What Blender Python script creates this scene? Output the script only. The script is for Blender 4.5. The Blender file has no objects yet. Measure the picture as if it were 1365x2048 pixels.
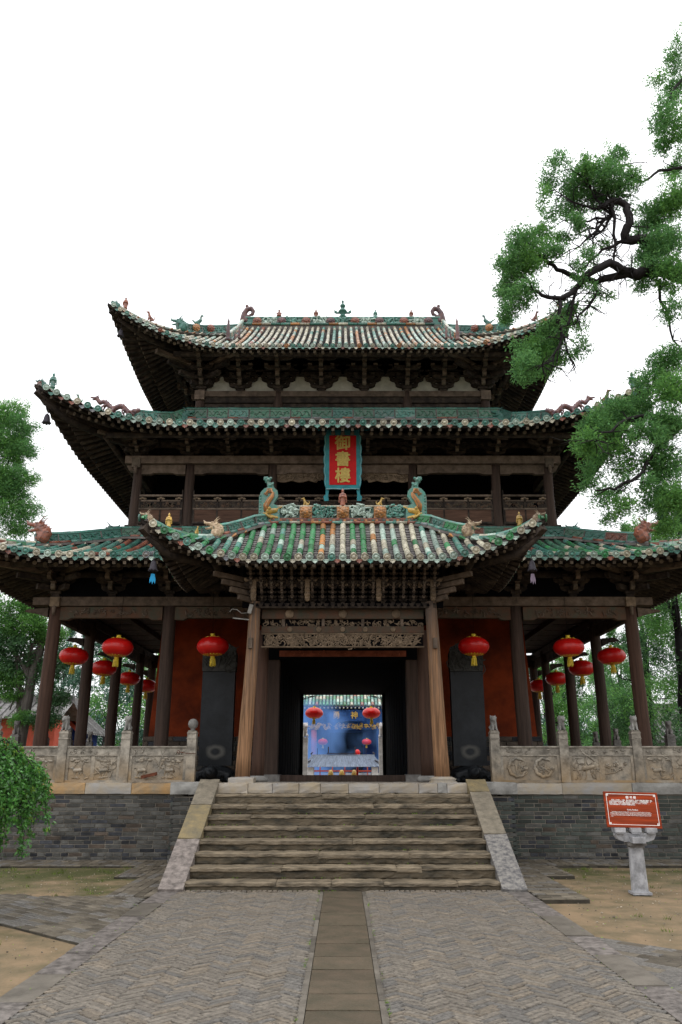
import bpy, bmesh, math, random
import numpy as np
from mathutils import Vector, Matrix, noise

R = math.radians
sc = bpy.context.scene
COL = sc.collection

# ------------------------------------------------------------------ camera
TILT = R(17.57)
cd = bpy.data.cameras.new('camera')
cam = bpy.data.objects.new('camera', cd)
COL.objects.link(cam)
cam.location = (0, 0, 1.6)
cam.rotation_euler = (R(90) + TILT, 0, 0)
cd.sensor_fit = 'VERTICAL'
cd.sensor_height = 36.0
cd.lens = 36.0 * 1620 / 2048
cd.shift_x = -3.5 / 2048
cd.clip_start = 0.05
cd.clip_end = 2000
sc.camera = cam

# ------------------------------------------------------------------ overcast sky
w = bpy.data.worlds.new("World")
sc.world = w
w.use_nodes = True
nt = w.node_tree
bg = nt.nodes['Background']
sky = nt.nodes.new('ShaderNodeTexSky')
sky.sky_type = 'NISHITA'
sky.sun_disc = False
SUN_EL, SUN_AZ = R(72), R(200)
sky.sun_elevation = SUN_EL
sky.sun_rotation = SUN_AZ
mx = nt.nodes.new('ShaderNodeMix')
mx.data_type = 'RGBA'
mx.inputs[0].default_value = 0.93
nt.links.new(sky.outputs[0], mx.inputs[6])
# the cloud cover: an overcast sky is brightest overhead
wtc = nt.nodes.new('ShaderNodeTexCoord'); wsx = nt.nodes.new('ShaderNodeSeparateXYZ'); nt.links.new(wtc.outputs['Generated'], wsx.inputs[0])
wmr = nt.nodes.new('ShaderNodeMapRange'); nt.links.new(wsx.outputs[2], wmr.inputs[0])
wmr.inputs[3].default_value = 10.4; wmr.inputs[4].default_value = 19.5
wcv = nt.nodes.new('ShaderNodeVectorMath'); wcv.operation = 'SCALE'; wcv.inputs[0].default_value = (1.0, 1.005, 1.02)
nt.links.new(wmr.outputs[0], wcv.inputs['Scale']); nt.links.new(wcv.outputs[0], mx.inputs[7])
nt.links.new(mx.outputs[2], bg.inputs[0])
bg.inputs[1].default_value = 0.1

sl = bpy.data.lights.new('sun', 'SUN')
sl.energy = 0.55
sl.angle = R(25)
sl.color = (1.0, 0.97, 0.93)
sun = bpy.data.objects.new('sun', sl)
COL.objects.link(sun)
sd = Vector((math.sin(SUN_AZ) * math.cos(SUN_EL), math.cos(SUN_AZ) * math.cos(SUN_EL), math.sin(SUN_EL)))
sun.rotation_euler = (-sd).to_track_quat('-Z', 'Y').to_euler()
sc.view_settings.view_transform = 'Standard'
sc.view_settings.look = 'None'
sc.view_settings.exposure = 0.25
sc.view_settings.gamma = 1.0
sc.view_settings.use_curve_mapping = False
sc.cycles.max_bounces = 5
sc.cycles.diffuse_bounces = 3
sc.cycles.volume_bounces = 1
sc.cycles.volume_step_rate = 2.0

rnd = random.Random(7)

# ------------------------------------------------------------------ materials
def mat(name, col, rough=.75, var=.3, ns=6.0, bump=.3, bs=30.0, col2=None, fac2=.5, stretch=(1, 1, 1),
        rv=.2, spec=.18, metal=0.0, coat=0.0, sharp=(.35, .65), zstain_shade=None, trans=0.0, detail=5, coords='Object'):
    m = bpy.data.materials.new(name)
    m.use_nodes = True
    n, l = m.node_tree.nodes, m.node_tree.links
    b = n['Principled BSDF']
    tc = n.new('ShaderNodeTexCoord')
    oi = n.new('ShaderNodeObjectInfo')
    ge = n.new('ShaderNodeNewGeometry')
    mp = n.new('ShaderNodeMapping')
    mp.inputs['Scale'].default_value = stretch
    l.new(tc.outputs[coords], mp.inputs[0])
    ad = n.new('ShaderNodeMath'); ad.operation = 'ADD'
    l.new(oi.outputs['Random'], ad.inputs[0]); l.new(ge.outputs['Random Per Island'], ad.inputs[1])
    fr = n.new('ShaderNodeMath'); fr.operation = 'FRACT'
    l.new(ad.outputs[0], fr.inputs[0])
    off = n.new('ShaderNodeVectorMath'); off.operation = 'SCALE'; off.inputs[0].default_value = (37, 23, 11)
    l.new(fr.outputs[0], off.inputs['Scale'])
    va = n.new('ShaderNodeVectorMath'); va.operation = 'ADD'
    l.new(mp.outputs[0], va.inputs[0]); l.new(off.outputs[0], va.inputs[1])
    n1 = n.new('ShaderNodeTexNoise'); n1.inputs['Scale'].default_value = ns; n1.inputs['Detail'].default_value = detail
    n1.inputs['Roughness'].default_value = .65
    l.new(va.outputs[0], n1.inputs['Vector'])
    rp = n.new('ShaderNodeMapRange'); rp.inputs[1].default_value = sharp[0]; rp.inputs[2].default_value = sharp[1]
    l.new(n1.outputs[0], rp.inputs[0])
    c = Vector(col)
    c2 = Vector(col2) if col2 else c * (1 - var)
    c1 = c if col2 else c * (1 + var * .6)
    mix = n.new('ShaderNodeMix'); mix.data_type = 'RGBA'
    l.new(rp.outputs[0], mix.inputs[0])
    mix.inputs[6].default_value = (*c2, 1); mix.inputs[7].default_value = (*c1, 1)
    outc = mix.outputs[2]
    if zstain_shade:                       # (z0, z1, colour): stain, or shade painted in, running up or down a piece
        sx = n.new('ShaderNodeSeparateXYZ'); l.new(tc.outputs[coords], sx.inputs[0])
        mr = n.new('ShaderNodeMapRange'); mr.inputs[1].default_value = zstain_shade[0]; mr.inputs[2].default_value = zstain_shade[1]
        l.new(sx.outputs[2], mr.inputs[0])
        n3 = n.new('ShaderNodeTexNoise'); n3.inputs['Scale'].default_value = 2.5; n3.inputs['Detail'].default_value = 6
        l.new(va.outputs[0], n3.inputs['Vector'])
        mu = n.new('ShaderNodeMath'); mu.operation = 'MULTIPLY'; l.new(mr.outputs[0], mu.inputs[0])
        m3 = n.new('ShaderNodeMapRange'); m3.inputs[1].default_value = .35; m3.inputs[2].default_value = .6
        l.new(n3.outputs[0], m3.inputs[0]); l.new(m3.outputs[0], mu.inputs[1])
        mx2 = n.new('ShaderNodeMix'); mx2.data_type = 'RGBA'
        l.new(mu.outputs[0], mx2.inputs[0]); l.new(outc, mx2.inputs[6]); mx2.inputs[7].default_value = (*zstain_shade[2], 1)
        outc = mx2.outputs[2]
    hv = n.new('ShaderNodeHueSaturation')
    vr = n.new('ShaderNodeMapRange'); vr.inputs[3].default_value = 1 - rv; vr.inputs[4].default_value = 1 + rv
    l.new(fr.outputs[0], vr.inputs[0]); l.new(vr.outputs[0], hv.inputs['Value']); l.new(outc, hv.inputs['Color'])
    l.new(hv.outputs[0], b.inputs['Base Color'])
    rr = n.new('ShaderNodeMapRange'); rr.inputs[3].default_value = max(.05, rough - .12); rr.inputs[4].default_value = min(1, rough + .12)
    l.new(n1.outputs[0], rr.inputs[0]); l.new(rr.outputs[0], b.inputs['Roughness'])
    b.inputs['Specular IOR Level'].default_value = spec
    b.inputs['Metallic'].default_value = metal
    b.inputs['Coat Weight'].default_value = coat
    b.inputs['Coat Roughness'].default_value = .15
    if bump:
        n2 = n.new('ShaderNodeTexNoise'); n2.inputs['Scale'].default_value = bs; n2.inputs['Detail'].default_value = 4
        l.new(va.outputs[0], n2.inputs['Vector'])
        bp = n.new('ShaderNodeBump'); bp.inputs['Strength'].default_value = bump; bp.inputs['Distance'].default_value = .01
        l.new(n2.outputs[0], bp.inputs['Height']); l.new(bp.outputs[0], b.inputs['Normal'])
    if trans:
        tr = n.new('ShaderNodeBsdfTranslucent'); l.new(hv.outputs[0], tr.inputs[0])
        ms = n.new('ShaderNodeMixShader'); ms.inputs[0].default_value = trans
        l.new(b.outputs[0], ms.inputs[1]); l.new(tr.outputs[0], ms.inputs[2])
        l.new(ms.outputs[0], n['Material Output'].inputs[0])
    return m

M = {}
# timber
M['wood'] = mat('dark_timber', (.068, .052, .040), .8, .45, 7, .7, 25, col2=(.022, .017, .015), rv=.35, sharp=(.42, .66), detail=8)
M['woodlit'] = mat('lit_weathered_timber', (.13, .098, .075), .85, .45, 6, .6, 30, rv=.25)  # paler copy of the dark timber: weathering plus light painted onto front pieces
M['woodend'] = mat('bleached_timber_ends', (.12, .097, .074), .85, .4, 9, .4, 30, rv=.45)
M['column'] = mat('dark_column_timber', (.055, .036, .028), .75, .4, 3, .9, 14, stretch=(6, 6, .35), rv=.1)
M['columnred'] = mat('brown_column_timber', (.075, .042, .030), .75, .35, 3, .7, 14, stretch=(6, 6, .35), rv=.1)
M['porchcol'] = mat('bare_pine_timber', (.27, .15, .08), .8, .5, 3, 1.0, 12, stretch=(13, 13, .35), sharp=(.38, .6), rv=.05, zstain_shade=(2.4, 4.4, (.13, .105, .09)))  # upper shaft darkened: shade under the porch eave put into the colour
M['boards'] = mat('brown_boards', (.10, .055, .038), .8, .4, 4, .5, 20, stretch=(.4, 1, 4), rv=.2)
M['carve'] = mat('carved_timber', (.19, .14, .095), .85, .4, 8, .3, 40, rv=.25)
M['oldpaint'] = mat('flaked_paint_timber', (.12, .062, .04), .8, .5, 5, .4, 30, col2=(.07, .07, .052), rv=.15)
M['black'] = mat('shade_black_timber', (.005, .005, .006), .9, .2, 5, .2, 20, rv=.1, spec=.02)  # near-black: deep shade of the interior and backings put into the colour
M['plaster'] = mat('grey_plaster', (.42, .42, .37), .9, .25, 3, .3, 20, rv=.1)
M['redwall'] = mat('vermilion_plaster', (.19, .030, .007), .85, .5, 1.6, .25, 14, rv=.03)
M['redboard'] = mat('red_brown_board', (.22, .06, .03), .8, .4, 5, .3, 30)
# glazes
def glz(n, c, v=.3, c2=None): return mat(n, c, .42, v, 17, .5, 50, col2=c2, rv=.34, spec=.4, coat=.15, sharp=(.36, .56), detail=9)
M['gG'] = glz('green_glaze', (.018, .19, .055), c2=(.10, .17, .12))
M['gT'] = glz('teal_glaze', (.045, .19, .15), c2=(.15, .20, .17))
M['gM'] = glz('muted_green_glaze', (.035, .15, .085), c2=(.10, .14, .11))
M['gB'] = glz('buff_and_brown_glaze', (.40, .30, .19), c2=(.17, .095, .055))
M['gD'] = glz('dark_green_glaze', (.022, .12, .085), c2=(.05, .12, .11))
M['gC'] = glz('cream_glaze', (.46, .43, .33), c2=(.20, .18, .14))
M['gO'] = glz('amber_glaze', (.40, .155, .035), c2=(.24, .17, .10))
M['gS'] = glz('bare_grey_tile', (.13, .15, .17), c2=(.2, .17, .15))
M['gW'] = glz('pale_aqua_glaze', (.36, .45, .39), c2=(.16, .24, .20))
M['rust'] = glz('rust_red_glaze', (.24, .075, .04), c2=(.12, .06, .05))
M['brownz'] = glz('brown_purple_glaze', (.13, .055, .045), c2=(.07, .05, .07))
M['goldz'] = glz('yellow_glaze', (.5, .31, .06), c2=(.3, .2, .06))
M['pan'] = mat('wet_grey_pan_tile', (.13, .125, .13), .45, .4, 8, .4, 30, rv=.35)
M['mortar'] = mat('roof_mortar', (.17, .155, .145), .9, .4, 5, .5, 25)
# stone and brick
M['stone'] = mat('weathered_limestone', (.31, .28, .235), .8, .55, 5, .7, 22, rv=.12, zstain_shade=(.55, -.05, (.27, .18, .09)))
M['stoneg'] = mat('grey_limestone', (.27, .262, .245), .8, .35, 4, .6, 24, rv=.12)
M['stoned'] = mat('dark_weathered_stone', (.17, .16, .15), .8, .4, 6, .6, 24, rv=.12)
M['coping'] = mat('coping_stone', (.33, .27, .19), .8, .4, 2.2, .7, 18, col2=(.30, .29, .28), rv=.15)
M['copingo'] = mat('ochre_coping_stone', (.38, .23, .10), .8, .4, 3, .7, 18, col2=(.25, .20, .14), rv=.15)
M['riser'] = mat('dark_riser_stone', (.12, .094, .062), .6, .5, 4, 1.0, 22, col2=(.03, .028, .021), rv=.15, sharp=(.36, .62), stretch=(.7, 1, 2), detail=9)  # riser stone in a darker tone than the tread slabs
M['step'] = mat('worn_step_stone', (.20, .16, .11), .55, .5, 6, 1.0, 22, col2=(.045, .038, .028), rv=.14, sharp=(.34, .58), stretch=(.5, 1, 2.0), detail=9)
M['cheek'] = mat('cheek_stone', (.24, .205, .155), .7, .4, 9, 1.0, 30, detail=10, col2=(.13, .115, .088), rv=.1)
M['cheeky'] = mat('lichened_cheek_stone', (.24, .185, .095), .7, .4, 7, 1.0, 30, detail=10, col2=(.14, .12, .08), rv=.1)
M['cheekd'] = mat('mottled_cheek_stone', (.23, .215, .195), .7, .5, 15, .9, 30, col2=(.085, .082, .085), rv=.1, sharp=(.38, .6), detail=8)
M['cheekp'] = mat('purplish_cheek_stone', (.185, .158, .142), .65, .5, 12, 1.0, 34, detail=10, rv=.1)
M['brickA'] = mat('grey_brick', (.085, .083, .076), .75, .4, 5, .6, 30, rv=.38)
M['brickB'] = mat('green_grey_brick', (.068, .078, .068), .75, .5, 4, .6, 30, rv=.3, col2=(.042, .047, .042))
M['brickC'] = mat('blue_black_brick', (.042, .044, .050), .7, .5, 5, .6, 30, rv=.4)
M['brickD'] = mat('brown_brick', (.09, .070, .055), .8, .4, 5, .6, 30, rv=.3)
M['joint'] = mat('lime_mortar', (.20, .18, .15), .9, .5, 2.0, .5, 30, rv=.02)
M['pathA'] = mat('wet_path_brick', (.165, .143, .116), .5, .5, 30, 1.0, 90, rv=.13, detail=8, spec=.35)
M['pathB'] = mat('blue_path_brick', (.138, .127, .113), .45, .5, 30, 1.0, 90, rv=.13, detail=8, spec=.35)
M['pathC'] = mat('tan_path_brick', (.175, .145, .110), .55, .5, 30, 1.0, 90, rv=.13, detail=8, spec=.35)
M['bed'] = mat('damp_path_joint', (.05, .044, .034), .9, .5, 5, .5, 30)
M['kerb'] = mat('kerb_granite', (.155, .137, .125), .45, .55, 12, .5, 55, rv=.12)
M['slab'] = mat('centre_slab_stone', (.105, .08, .055), .5, .4, 4, .8, 50, col2=(.072, .062, .042), rv=.14, detail=9)
M['slabg'] = mat('centre_edging_stone', (.13, .115, .095), .5, .3, 4, .5, 50, rv=.2)
M['apron'] = mat('apron_brick', (.115, .098, .074), .5, .4, 4, .6, 30, rv=.28)
M['stele'] = mat('black_stele_stone', (.024, .027, .031), .45, .5, 1.6, .25, 20, rv=.03, sharp=(.4, .75))
# the rubbed_ring low on each slab, polished pale by hands
def ring_mark(m):
    n, l = m.node_tree.nodes, m.node_tree.links
    tc = n.new('ShaderNodeTexCoord'); d = n.new('ShaderNodeVectorMath'); d.operation = 'SUBTRACT'; d.inputs[1].default_value = (0, -.11, .58); l.new(tc.outputs['Object'], d.inputs[0])
    sc2 = n.new('ShaderNodeVectorMath'); sc2.operation = 'MULTIPLY'; sc2.inputs[1].default_value = (1, 1, 1.35); l.new(d.outputs[0], sc2.inputs[0])
    ns = n.new('ShaderNodeTexNoise'); ns.inputs['Scale'].default_value = 7; l.new(tc.outputs['Object'], ns.inputs['Vector'])
    le = n.new('ShaderNodeVectorMath'); le.operation = 'LENGTH'; l.new(sc2.outputs[0], le.inputs[0])
    ad = n.new('ShaderNodeMath'); ad.operation = 'MULTIPLY_ADD'; ad.inputs[1].default_value = .09; l.new(ns.outputs[0], ad.inputs[0]); l.new(le.outputs['Value'], ad.inputs[2])
    cr = n.new('ShaderNodeValToRGB'); l.new(ad.outputs[0], cr.inputs[0]); e = cr.color_ramp.elements
    e[0].position = .11; e[0].color = (0, 0, 0, 1); e[1].position = .27; e[1].color = (0, 0, 0, 1); q = e.new(.18); q.color = (.7, .7, .7, 1)
    hv = [x for x in n if x.type == 'HUE_SAT'][0]; b = n['Principled BSDF']
    mx2 = n.new('ShaderNodeMix'); mx2.data_type = 'RGBA'; l.new(cr.outputs[0], mx2.inputs[0]); l.new(hv.outputs[0], mx2.inputs[6]); mx2.inputs[7].default_value = (.13, .125, .11, 1)
    l.new(mx2.outputs[2], b.inputs['Base Color'])
ring_mark(M['stele'])
M['steletop'] = mat('carved_stele_stone', (.05, .05, .046), .7, .4, 8, .8, 14, rv=.03)
M['paved'] = mat('platform_paving', (.25, .21, .17), .6, .3, 5, .4, 30, rv=.15)
# foliage
M['leafR'] = mat('cypress_foliage', (.155, .33, .085), .7, .4, .9, 0, rv=.35, col2=(.095, .235, .10), trans=.45)
M['leafB'] = mat('bright_cypress_foliage', (.18, .39, .075), .7, .4, .8, 0, rv=.35, col2=(.10, .24, .09), trans=.45)
M['leafD'] = mat('dark_cypress_foliage', (.09, .19, .07), .7, .4, .8, 0, rv=.4, col2=(.06, .14, .07), trans=.2)
M['leafF'] = mat('misty_distant_foliage', (.10, .20, .12), .8, .3, .3, 0, rv=.4, col2=(.07, .15, .12), trans=.2)
M['leafO'] = mat('glossy_locust_leaf', (.10, .27, .04), .38, .4, 1.2, 0, rv=.5, col2=(.05, .17, .04), trans=.35, spec=.6)
M['leafY'] = mat('young_yellow_leaf', (.20, .33, .05), .5, .3, 1.2, 0, rv=.3, trans=.35)
M['bark'] = mat('wet_dark_bark', (.018, .015, .016), .7, .4, 8, .8, 22, stretch=(3, 3, .6))
M['barkg'] = mat('grey_bark', (.12, .105, .095), .85, .4, 6, .9, 18, stretch=(3, 3, .4))
# paint, cloth
M['lred'] = mat('red_silk', (.72, .010, .008), .32, .15, 3, .15, 60, rv=.08, spec=.6, trans=.25)
M['lgold'] = mat('gold_fringe', (.68, .50, .03), .5, .3, 30, .3, 60, rv=.1, spec=.5)
M['plq'] = mat('plaque_red_paint', (.56, .012, .014), .55, .15, 3, .2, 30, rv=0)
M['plqt'] = mat('plaque_teal_paint', (.045, .27, .31), .5, .25, 6, .2, 30, rv=0)
M['plqe'] = mat('plaque_pale_edge', (.30, .52, .55), .5, .2, 6, .2, 30, rv=0)
M['gilt'] = mat('gilt_lettering', (.62, .46, .13), .45, .25, 20, .2, 40, rv=0)
M['iron'] = mat('old_iron', (.05, .045, .055), .6, .3, 12, .4, 40, metal=.3)
M['rustiron'] = mat('rusty_iron', (.13, .045, .025), .85, .4, 14, .6, 40)
M['bluef'] = mat('blue_plastic', (.02, .32, .62), .5, .1, 6, 0)
M['purf'] = mat('faded_purple_plate', (.28, .22, .30), .6, .1, 6, 0)
M['signw'] = mat('varnished_sign_board', (.25, .032, .005), .5, .45, 3, .15, 40, stretch=(.5, 1, 8), rv=0, coat=0, spec=.15)
M['white'] = mat('white_lettering', (.8, .78, .75), .6, .05, 6, 0, rv=0)
M['concrete'] = mat('painted_concrete', (.34, .34, .35), .75, .4, 9, .4, 40, rv=.05)
M['bluep'] = mat('blue_painted_beam', (.015, .06, .20), .6, .4, 6, .2, 30, rv=.25)
M['bluew'] = mat('smoky_blue_wall', (.012, .035, .16), .8, .3, 3, .2, 30, rv=.1)
M['marble'] = mat('white_marble', (.58, .57, .56), .6, .25, 6, .5, 30, rv=.05)
M['greyroof'] = mat('grey_tile_roof', (.17, .165, .16), .8, .4, 6, .6, 20, rv=.35)
M['farred'] = mat('red_painted_brick', (.50, .10, .06), .8, .2, 4, .3, 20, rv=.1)
M['canopy'] = mat('blue_grey_metal_tile', (.22, .26, .33), .5, .3, 6, .3, 30, rv=.2)
M['moss'] = mat('moss', (.09, .13, .02), .9, .4, 10, .5, 40, rv=.3)
M['pebble'] = mat('pebble', (.26, .22, .17), .8, .4, 10, .3, 40, rv=.6)

# ------------------------------------------------------------------ object helpers
def tag(o, label=None, cat=None, group=None, kind=None):
    if label: o['label'] = label
    if cat: o['category'] = cat
    if group: o['group'] = group
    if kind: o['kind'] = kind
    return o

def empty(name, loc=(0, 0, 0), rz=0.0, label=None, cat=None, group=None):
    o = bpy.data.objects.new(name, None)
    o.empty_display_size = .2
    o.location = loc
    o.rotation_euler = (0, 0, rz)
    COL.objects.link(o)
    return tag(o, label, cat, group)

def link(name, me, parent=None, M4=None):
    o = bpy.data.objects.new(name, me)
    COL.objects.link(o)
    if parent is not None: o.parent = parent
    if M4 is not None: o.matrix_local = M4
    return o

def kids(o): return [c for c in o.children]

def copy_tree(o, parent=None):
    c = o.copy(); COL.objects.link(c); c.parent = parent
    for ch in kids(o): copy_tree(ch, c)
    return c

class MB:
    def __init__(s): s.v = []; s.f = []; s.m = []; s.sm = []
    def add(s, vs, fs, m=0, smooth=False):
        b = len(s.v)
        s.v.extend([tuple(p) for p in vs])
        for f in fs:
            s.f.append([b + i for i in f]); s.m.append(m); s.sm.append(smooth)
    def quad(s, a, b, c, d, m=0): s.add([a, b, c, d], [(0, 1, 2, 3)], m)
    def box(s, c, d, m=0, X=None, taper=0.0):
        hx, hy, hz = d[0] / 2, d[1] / 2, d[2] / 2
        vs = []
        for z in (-1, 1):
            k = 1 - taper if z > 0 else 1
            for (x, y) in ((-1, -1), (1, -1), (1, 1), (-1, 1)):
                p = Vector((x * hx * k, y * hy * k, z * hz))
                if X is not None: p = X @ p
                vs.append((p.x + c[0], p.y + c[1], p.z + c[2]))
        s.add(vs, [(0, 3, 2, 1), (4, 5, 6, 7), (0, 1, 5, 4), (1, 2, 6, 5), (2, 3, 7, 6), (3, 0, 4, 7)], m)
    def b2(s, x0, x1, y0, y1, z0, z1, m=0):
        s.box(((x0 + x1) / 2, (y0 + y1) / 2, (z0 + z1) / 2), (abs(x1 - x0), abs(y1 - y0), abs(z1 - z0)), m)
    def beam(s, p0, p1, w_, h, m=0, up=(0, 0, 1), w1=None, h1=None):
        p0, p1 = Vector(p0), Vector(p1)
        d = (p1 - p0).normalized(); u = Vector(up)
        sd_ = d.cross(u)
        if sd_.length < 1e-5: sd_ = Vector((1, 0, 0))
        sd_.normalize(); u = sd_.cross(d)
        vs = []
        for p, ww, hh in ((p0, w_, h), (p1, w1 or w_, h1 or h)):
            for a, b in ((-1, -1), (1, -1), (1, 1), (-1, 1)):
                vs.append(p + sd_ * (a * ww / 2) + u * (b * hh / 2))
        s.add(vs, [(0, 1, 2, 3), (7, 6, 5, 4), (0, 4, 5, 1), (1, 5, 6, 2), (2, 6, 7, 3), (3, 7, 4, 0)], m)
    def tube(s, pts, rad, n=8, m=0, caps=True, smooth=True, flat=1.0):
        pts = [Vector(p) for p in pts]
        if not hasattr(rad, '__len__'): rad = [rad] * len(pts)
        vs = []; prev = None
        for i, p in enumerate(pts):
            a = pts[max(0, i - 1)]; b = pts[min(len(pts) - 1, i + 1)]
            d = (b - a)
            if d.length < 1e-9: d = Vector((0, 0, 1))
            d.normalize()
            if prev is None:
                prev = d.orthogonal().normalized()
            sd_ = prev - d * prev.dot(d)
            if sd_.length < 1e-6: sd_ = d.orthogonal()
            sd_.normalize(); prev = sd_
            up = d.cross(sd_)
            for k in range(n):
                t = 2 * math.pi * k / n
                vs.append(p + (sd_ * math.cos(t) + up * math.sin(t) * flat) * rad[i])
        fs = []
        for i in range(len(pts) - 1):
            for k in range(n):
                fs.append((i * n + k, i * n + (k + 1) % n, (i + 1) * n + (k + 1) % n, (i + 1) * n + k))
        s.add(vs, fs, m, smooth)
        if caps:
            b = len(s.v) - len(vs)
            s.f.append([b + k for k in range(n)][::-1]); s.m.append(m); s.sm.append(False)
            s.f.append([b + (len(pts) - 1) * n + k for k in range(n)]); s.m.append(m); s.sm.append(False)
    def lathe(s, prof, n=16, m=0, o=(0, 0, 0), smooth=True, sx=1, sy=1, wob=None):
        vs = []
        for (r, z) in prof:
            for k in range(n):
                t = 2 * math.pi * k / n
                rr = r * (wob(t) if wob else 1)
                vs.append((o[0] + rr * math.cos(t) * sx, o[1] + rr * math.sin(t) * sy, o[2] + z))
        fs = []
        for i in range(len(prof) - 1):
            for k in range(n):
                fs.append((i * n + k, i * n + (k + 1) % n, (i + 1) * n + (k + 1) % n, (i + 1) * n + k))
        fs.append(tuple(range(n))[::-1]); fs.append(tuple((len(prof) - 1) * n + k for k in range(n)))
        s.add(vs, fs, m, smooth)
    def ell(s, c, r, m=0, n=10, k=6):
        prof = []
        vs = []; fs = []
        for i in range(k + 1):
            a = math.pi * i / k - math.pi / 2
            for j in range(n):
                t = 2 * math.pi * j / n
                vs.append((c[0] + r[0] * math.cos(a) * math.cos(t), c[1] + r[1] * math.cos(a) * math.sin(t), c[2] + r[2] * math.sin(a)))
        for i in range(k):
            for j in range(n):
                fs.append((i * n + j, i * n + (j + 1) % n, (i + 1) * n + (j + 1) % n, (i + 1) * n + j))
        s.add(vs, fs, m, True)
    def cap(s, p0, p1, r0, r1, m=0, n=8):        # rounded limb
        p0, p1 = Vector(p0), Vector(p1); d = (p1 - p0)
        L = max(d.length, 1e-4); d.normalize()
        pts = []; rr = []
        for a in (0.08, .5, .86):
            pts.append(p0 - d * r0 * math.cos(a * math.pi / 2)); rr.append(r0 * math.sin(a * math.pi / 2))
        pts.append(p0); rr.append(r0); pts.append(p1); rr.append(r1)
        for a in (.86, .5, .08):
            pts.append(p1 + d * r1 * math.cos(a * math.pi / 2)); rr.append(r1 * math.sin(a * math.pi / 2))
        s.tube(pts, rr, n, m)
    def prism(s, poly, y0, y1, m=0, X=None):      # polygon in the XZ plane, thick along Y
        n = len(poly)
        vs = [(x, y0, z) for x, z in poly] + [(x, y1, z) for x, z in poly]
        if X is not None: vs = [X @ Vector(v) for v in vs]
        fs = [tuple(range(n)), tuple(range(2 * n - 1, n - 1, -1))]
        for i in range(n): fs.append((i, n + i, n + (i + 1) % n, (i + 1) % n))
        s.add(vs, fs, m)
    def xf(s, X, start=0):
        for i in range(start, len(s.v)):
            p = X @ Vector(s.v[i]); s.v[i] = (p.x, p.y, p.z)
    def mesh(s, name, mats):
        me = bpy.data.meshes.new(name)
        me.from_pydata(s.v, [], s.f)
        for m in (mats if isinstance(mats, (list, tuple)) else [mats]): me.materials.append(m)
        me.polygons.foreach_set('material_index', s.m)
        me.polygons.foreach_set('use_smooth', s.sm)
        me.update()
        return me
    def build(s, name, mats, parent=None, kind=None):
        o = link(name, s.mesh(name, mats), parent)
        if kind: o['kind'] = kind
        return o

def bake_mods(me, mods):
    o = bpy.data.objects.new('tmp', me); COL.objects.link(o)
    for typ, kw in mods:
        md = o.modifiers.new('m', typ)
        for k, v in kw.items(): setattr(md, k, v)
    bpy.context.view_layer.update()
    out = bpy.data.meshes.new_from_object(o.evaluated_get(bpy.context.evaluated_depsgraph_get()))
    bpy.data.objects.remove(o)
    return out

def fuse(mb, name, m, vox=.02, ratio=None):     # limbs and lumps grown together into one carved figure
    me = mb.mesh(name + '_src', [m])
    out = bake_mods(me, [('REMESH', dict(mode='VOXEL', voxel_size=vox, use_smooth_shade=True))] +
                    ([('DECIMATE', dict(ratio=ratio))] if ratio else []))
    out.name = name
    out.materials.clear(); out.materials.append(m)
    return out

def rough_block(x0, x1, y0, y1, z0, z1, amp=.012, cut=3, seed=0, m=0, mb=None, cx=None, fr=5.0):
    """stone block with worn, uneven faces and softened edges"""
    nx = cx or max(2, int((x1 - x0) / .12)); ny = cut; nz = cut
    own = mb or MB()
    idx = {}; vs = []; fs = []
    def V(i, j, k):
        key = (i, j, k)
        if key not in idx:
            x = x0 + (x1 - x0) * i / nx; y = y0 + (y1 - y0) * j / ny; z = z0 + (z1 - z0) * k / nz
            p = Vector((x * fr + seed * 3.1, y * fr, z * fr))
            d = noise.noise_vector(p) * amp * .7 + noise.noise_vector(p * 3.3) * amp * .5 + noise.noise_vector(p * 9) * amp * .3
            if i in (0, nx): d.x *= .25
            ed = (i in (0, nx)) + (j in (0, ny)) + (k in (0, nz))
            q = Vector((x, y, z)) + d
            if ed >= 2:
                c = Vector(((x0 + x1) / 2, (y0 + y1) / 2, (z0 + z1) / 2))
                for a in (1, 2):
                    if (i, j, k)[a] in (0, (nx, ny, nz)[a]):
                        q[a] += math.copysign(amp * .8, c[a] - q[a])
            idx[key] = len(vs); vs.append(q)
        return idx[key]
    for i in range(nx):
        for j in range(ny):
            fs.append((V(i, j, 0), V(i, j + 1, 0), V(i + 1, j + 1, 0), V(i + 1, j, 0)))
            fs.append((V(i, j, nz), V(i + 1, j, nz), V(i + 1, j + 1, nz), V(i, j + 1, nz)))
    for i in range(nx):
        for k in range(nz):
            fs.append((V(i, 0, k), V(i + 1, 0, k), V(i + 1, 0, k + 1), V(i, 0, k + 1)))
            fs.append((V(i, ny, k), V(i, ny, k + 1), V(i + 1, ny, k + 1), V(i + 1, ny, k)))
    for j in range(ny):
        for k in range(nz):
            fs.append((V(0, j, k), V(0, j, k + 1), V(0, j + 1, k + 1), V(0, j + 1, k)))
            fs.append((V(nx, j, k), V(nx, j + 1, k), V(nx, j + 1, k + 1), V(nx, j, k + 1)))
    own.add(vs, fs, m)
    return own

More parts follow.
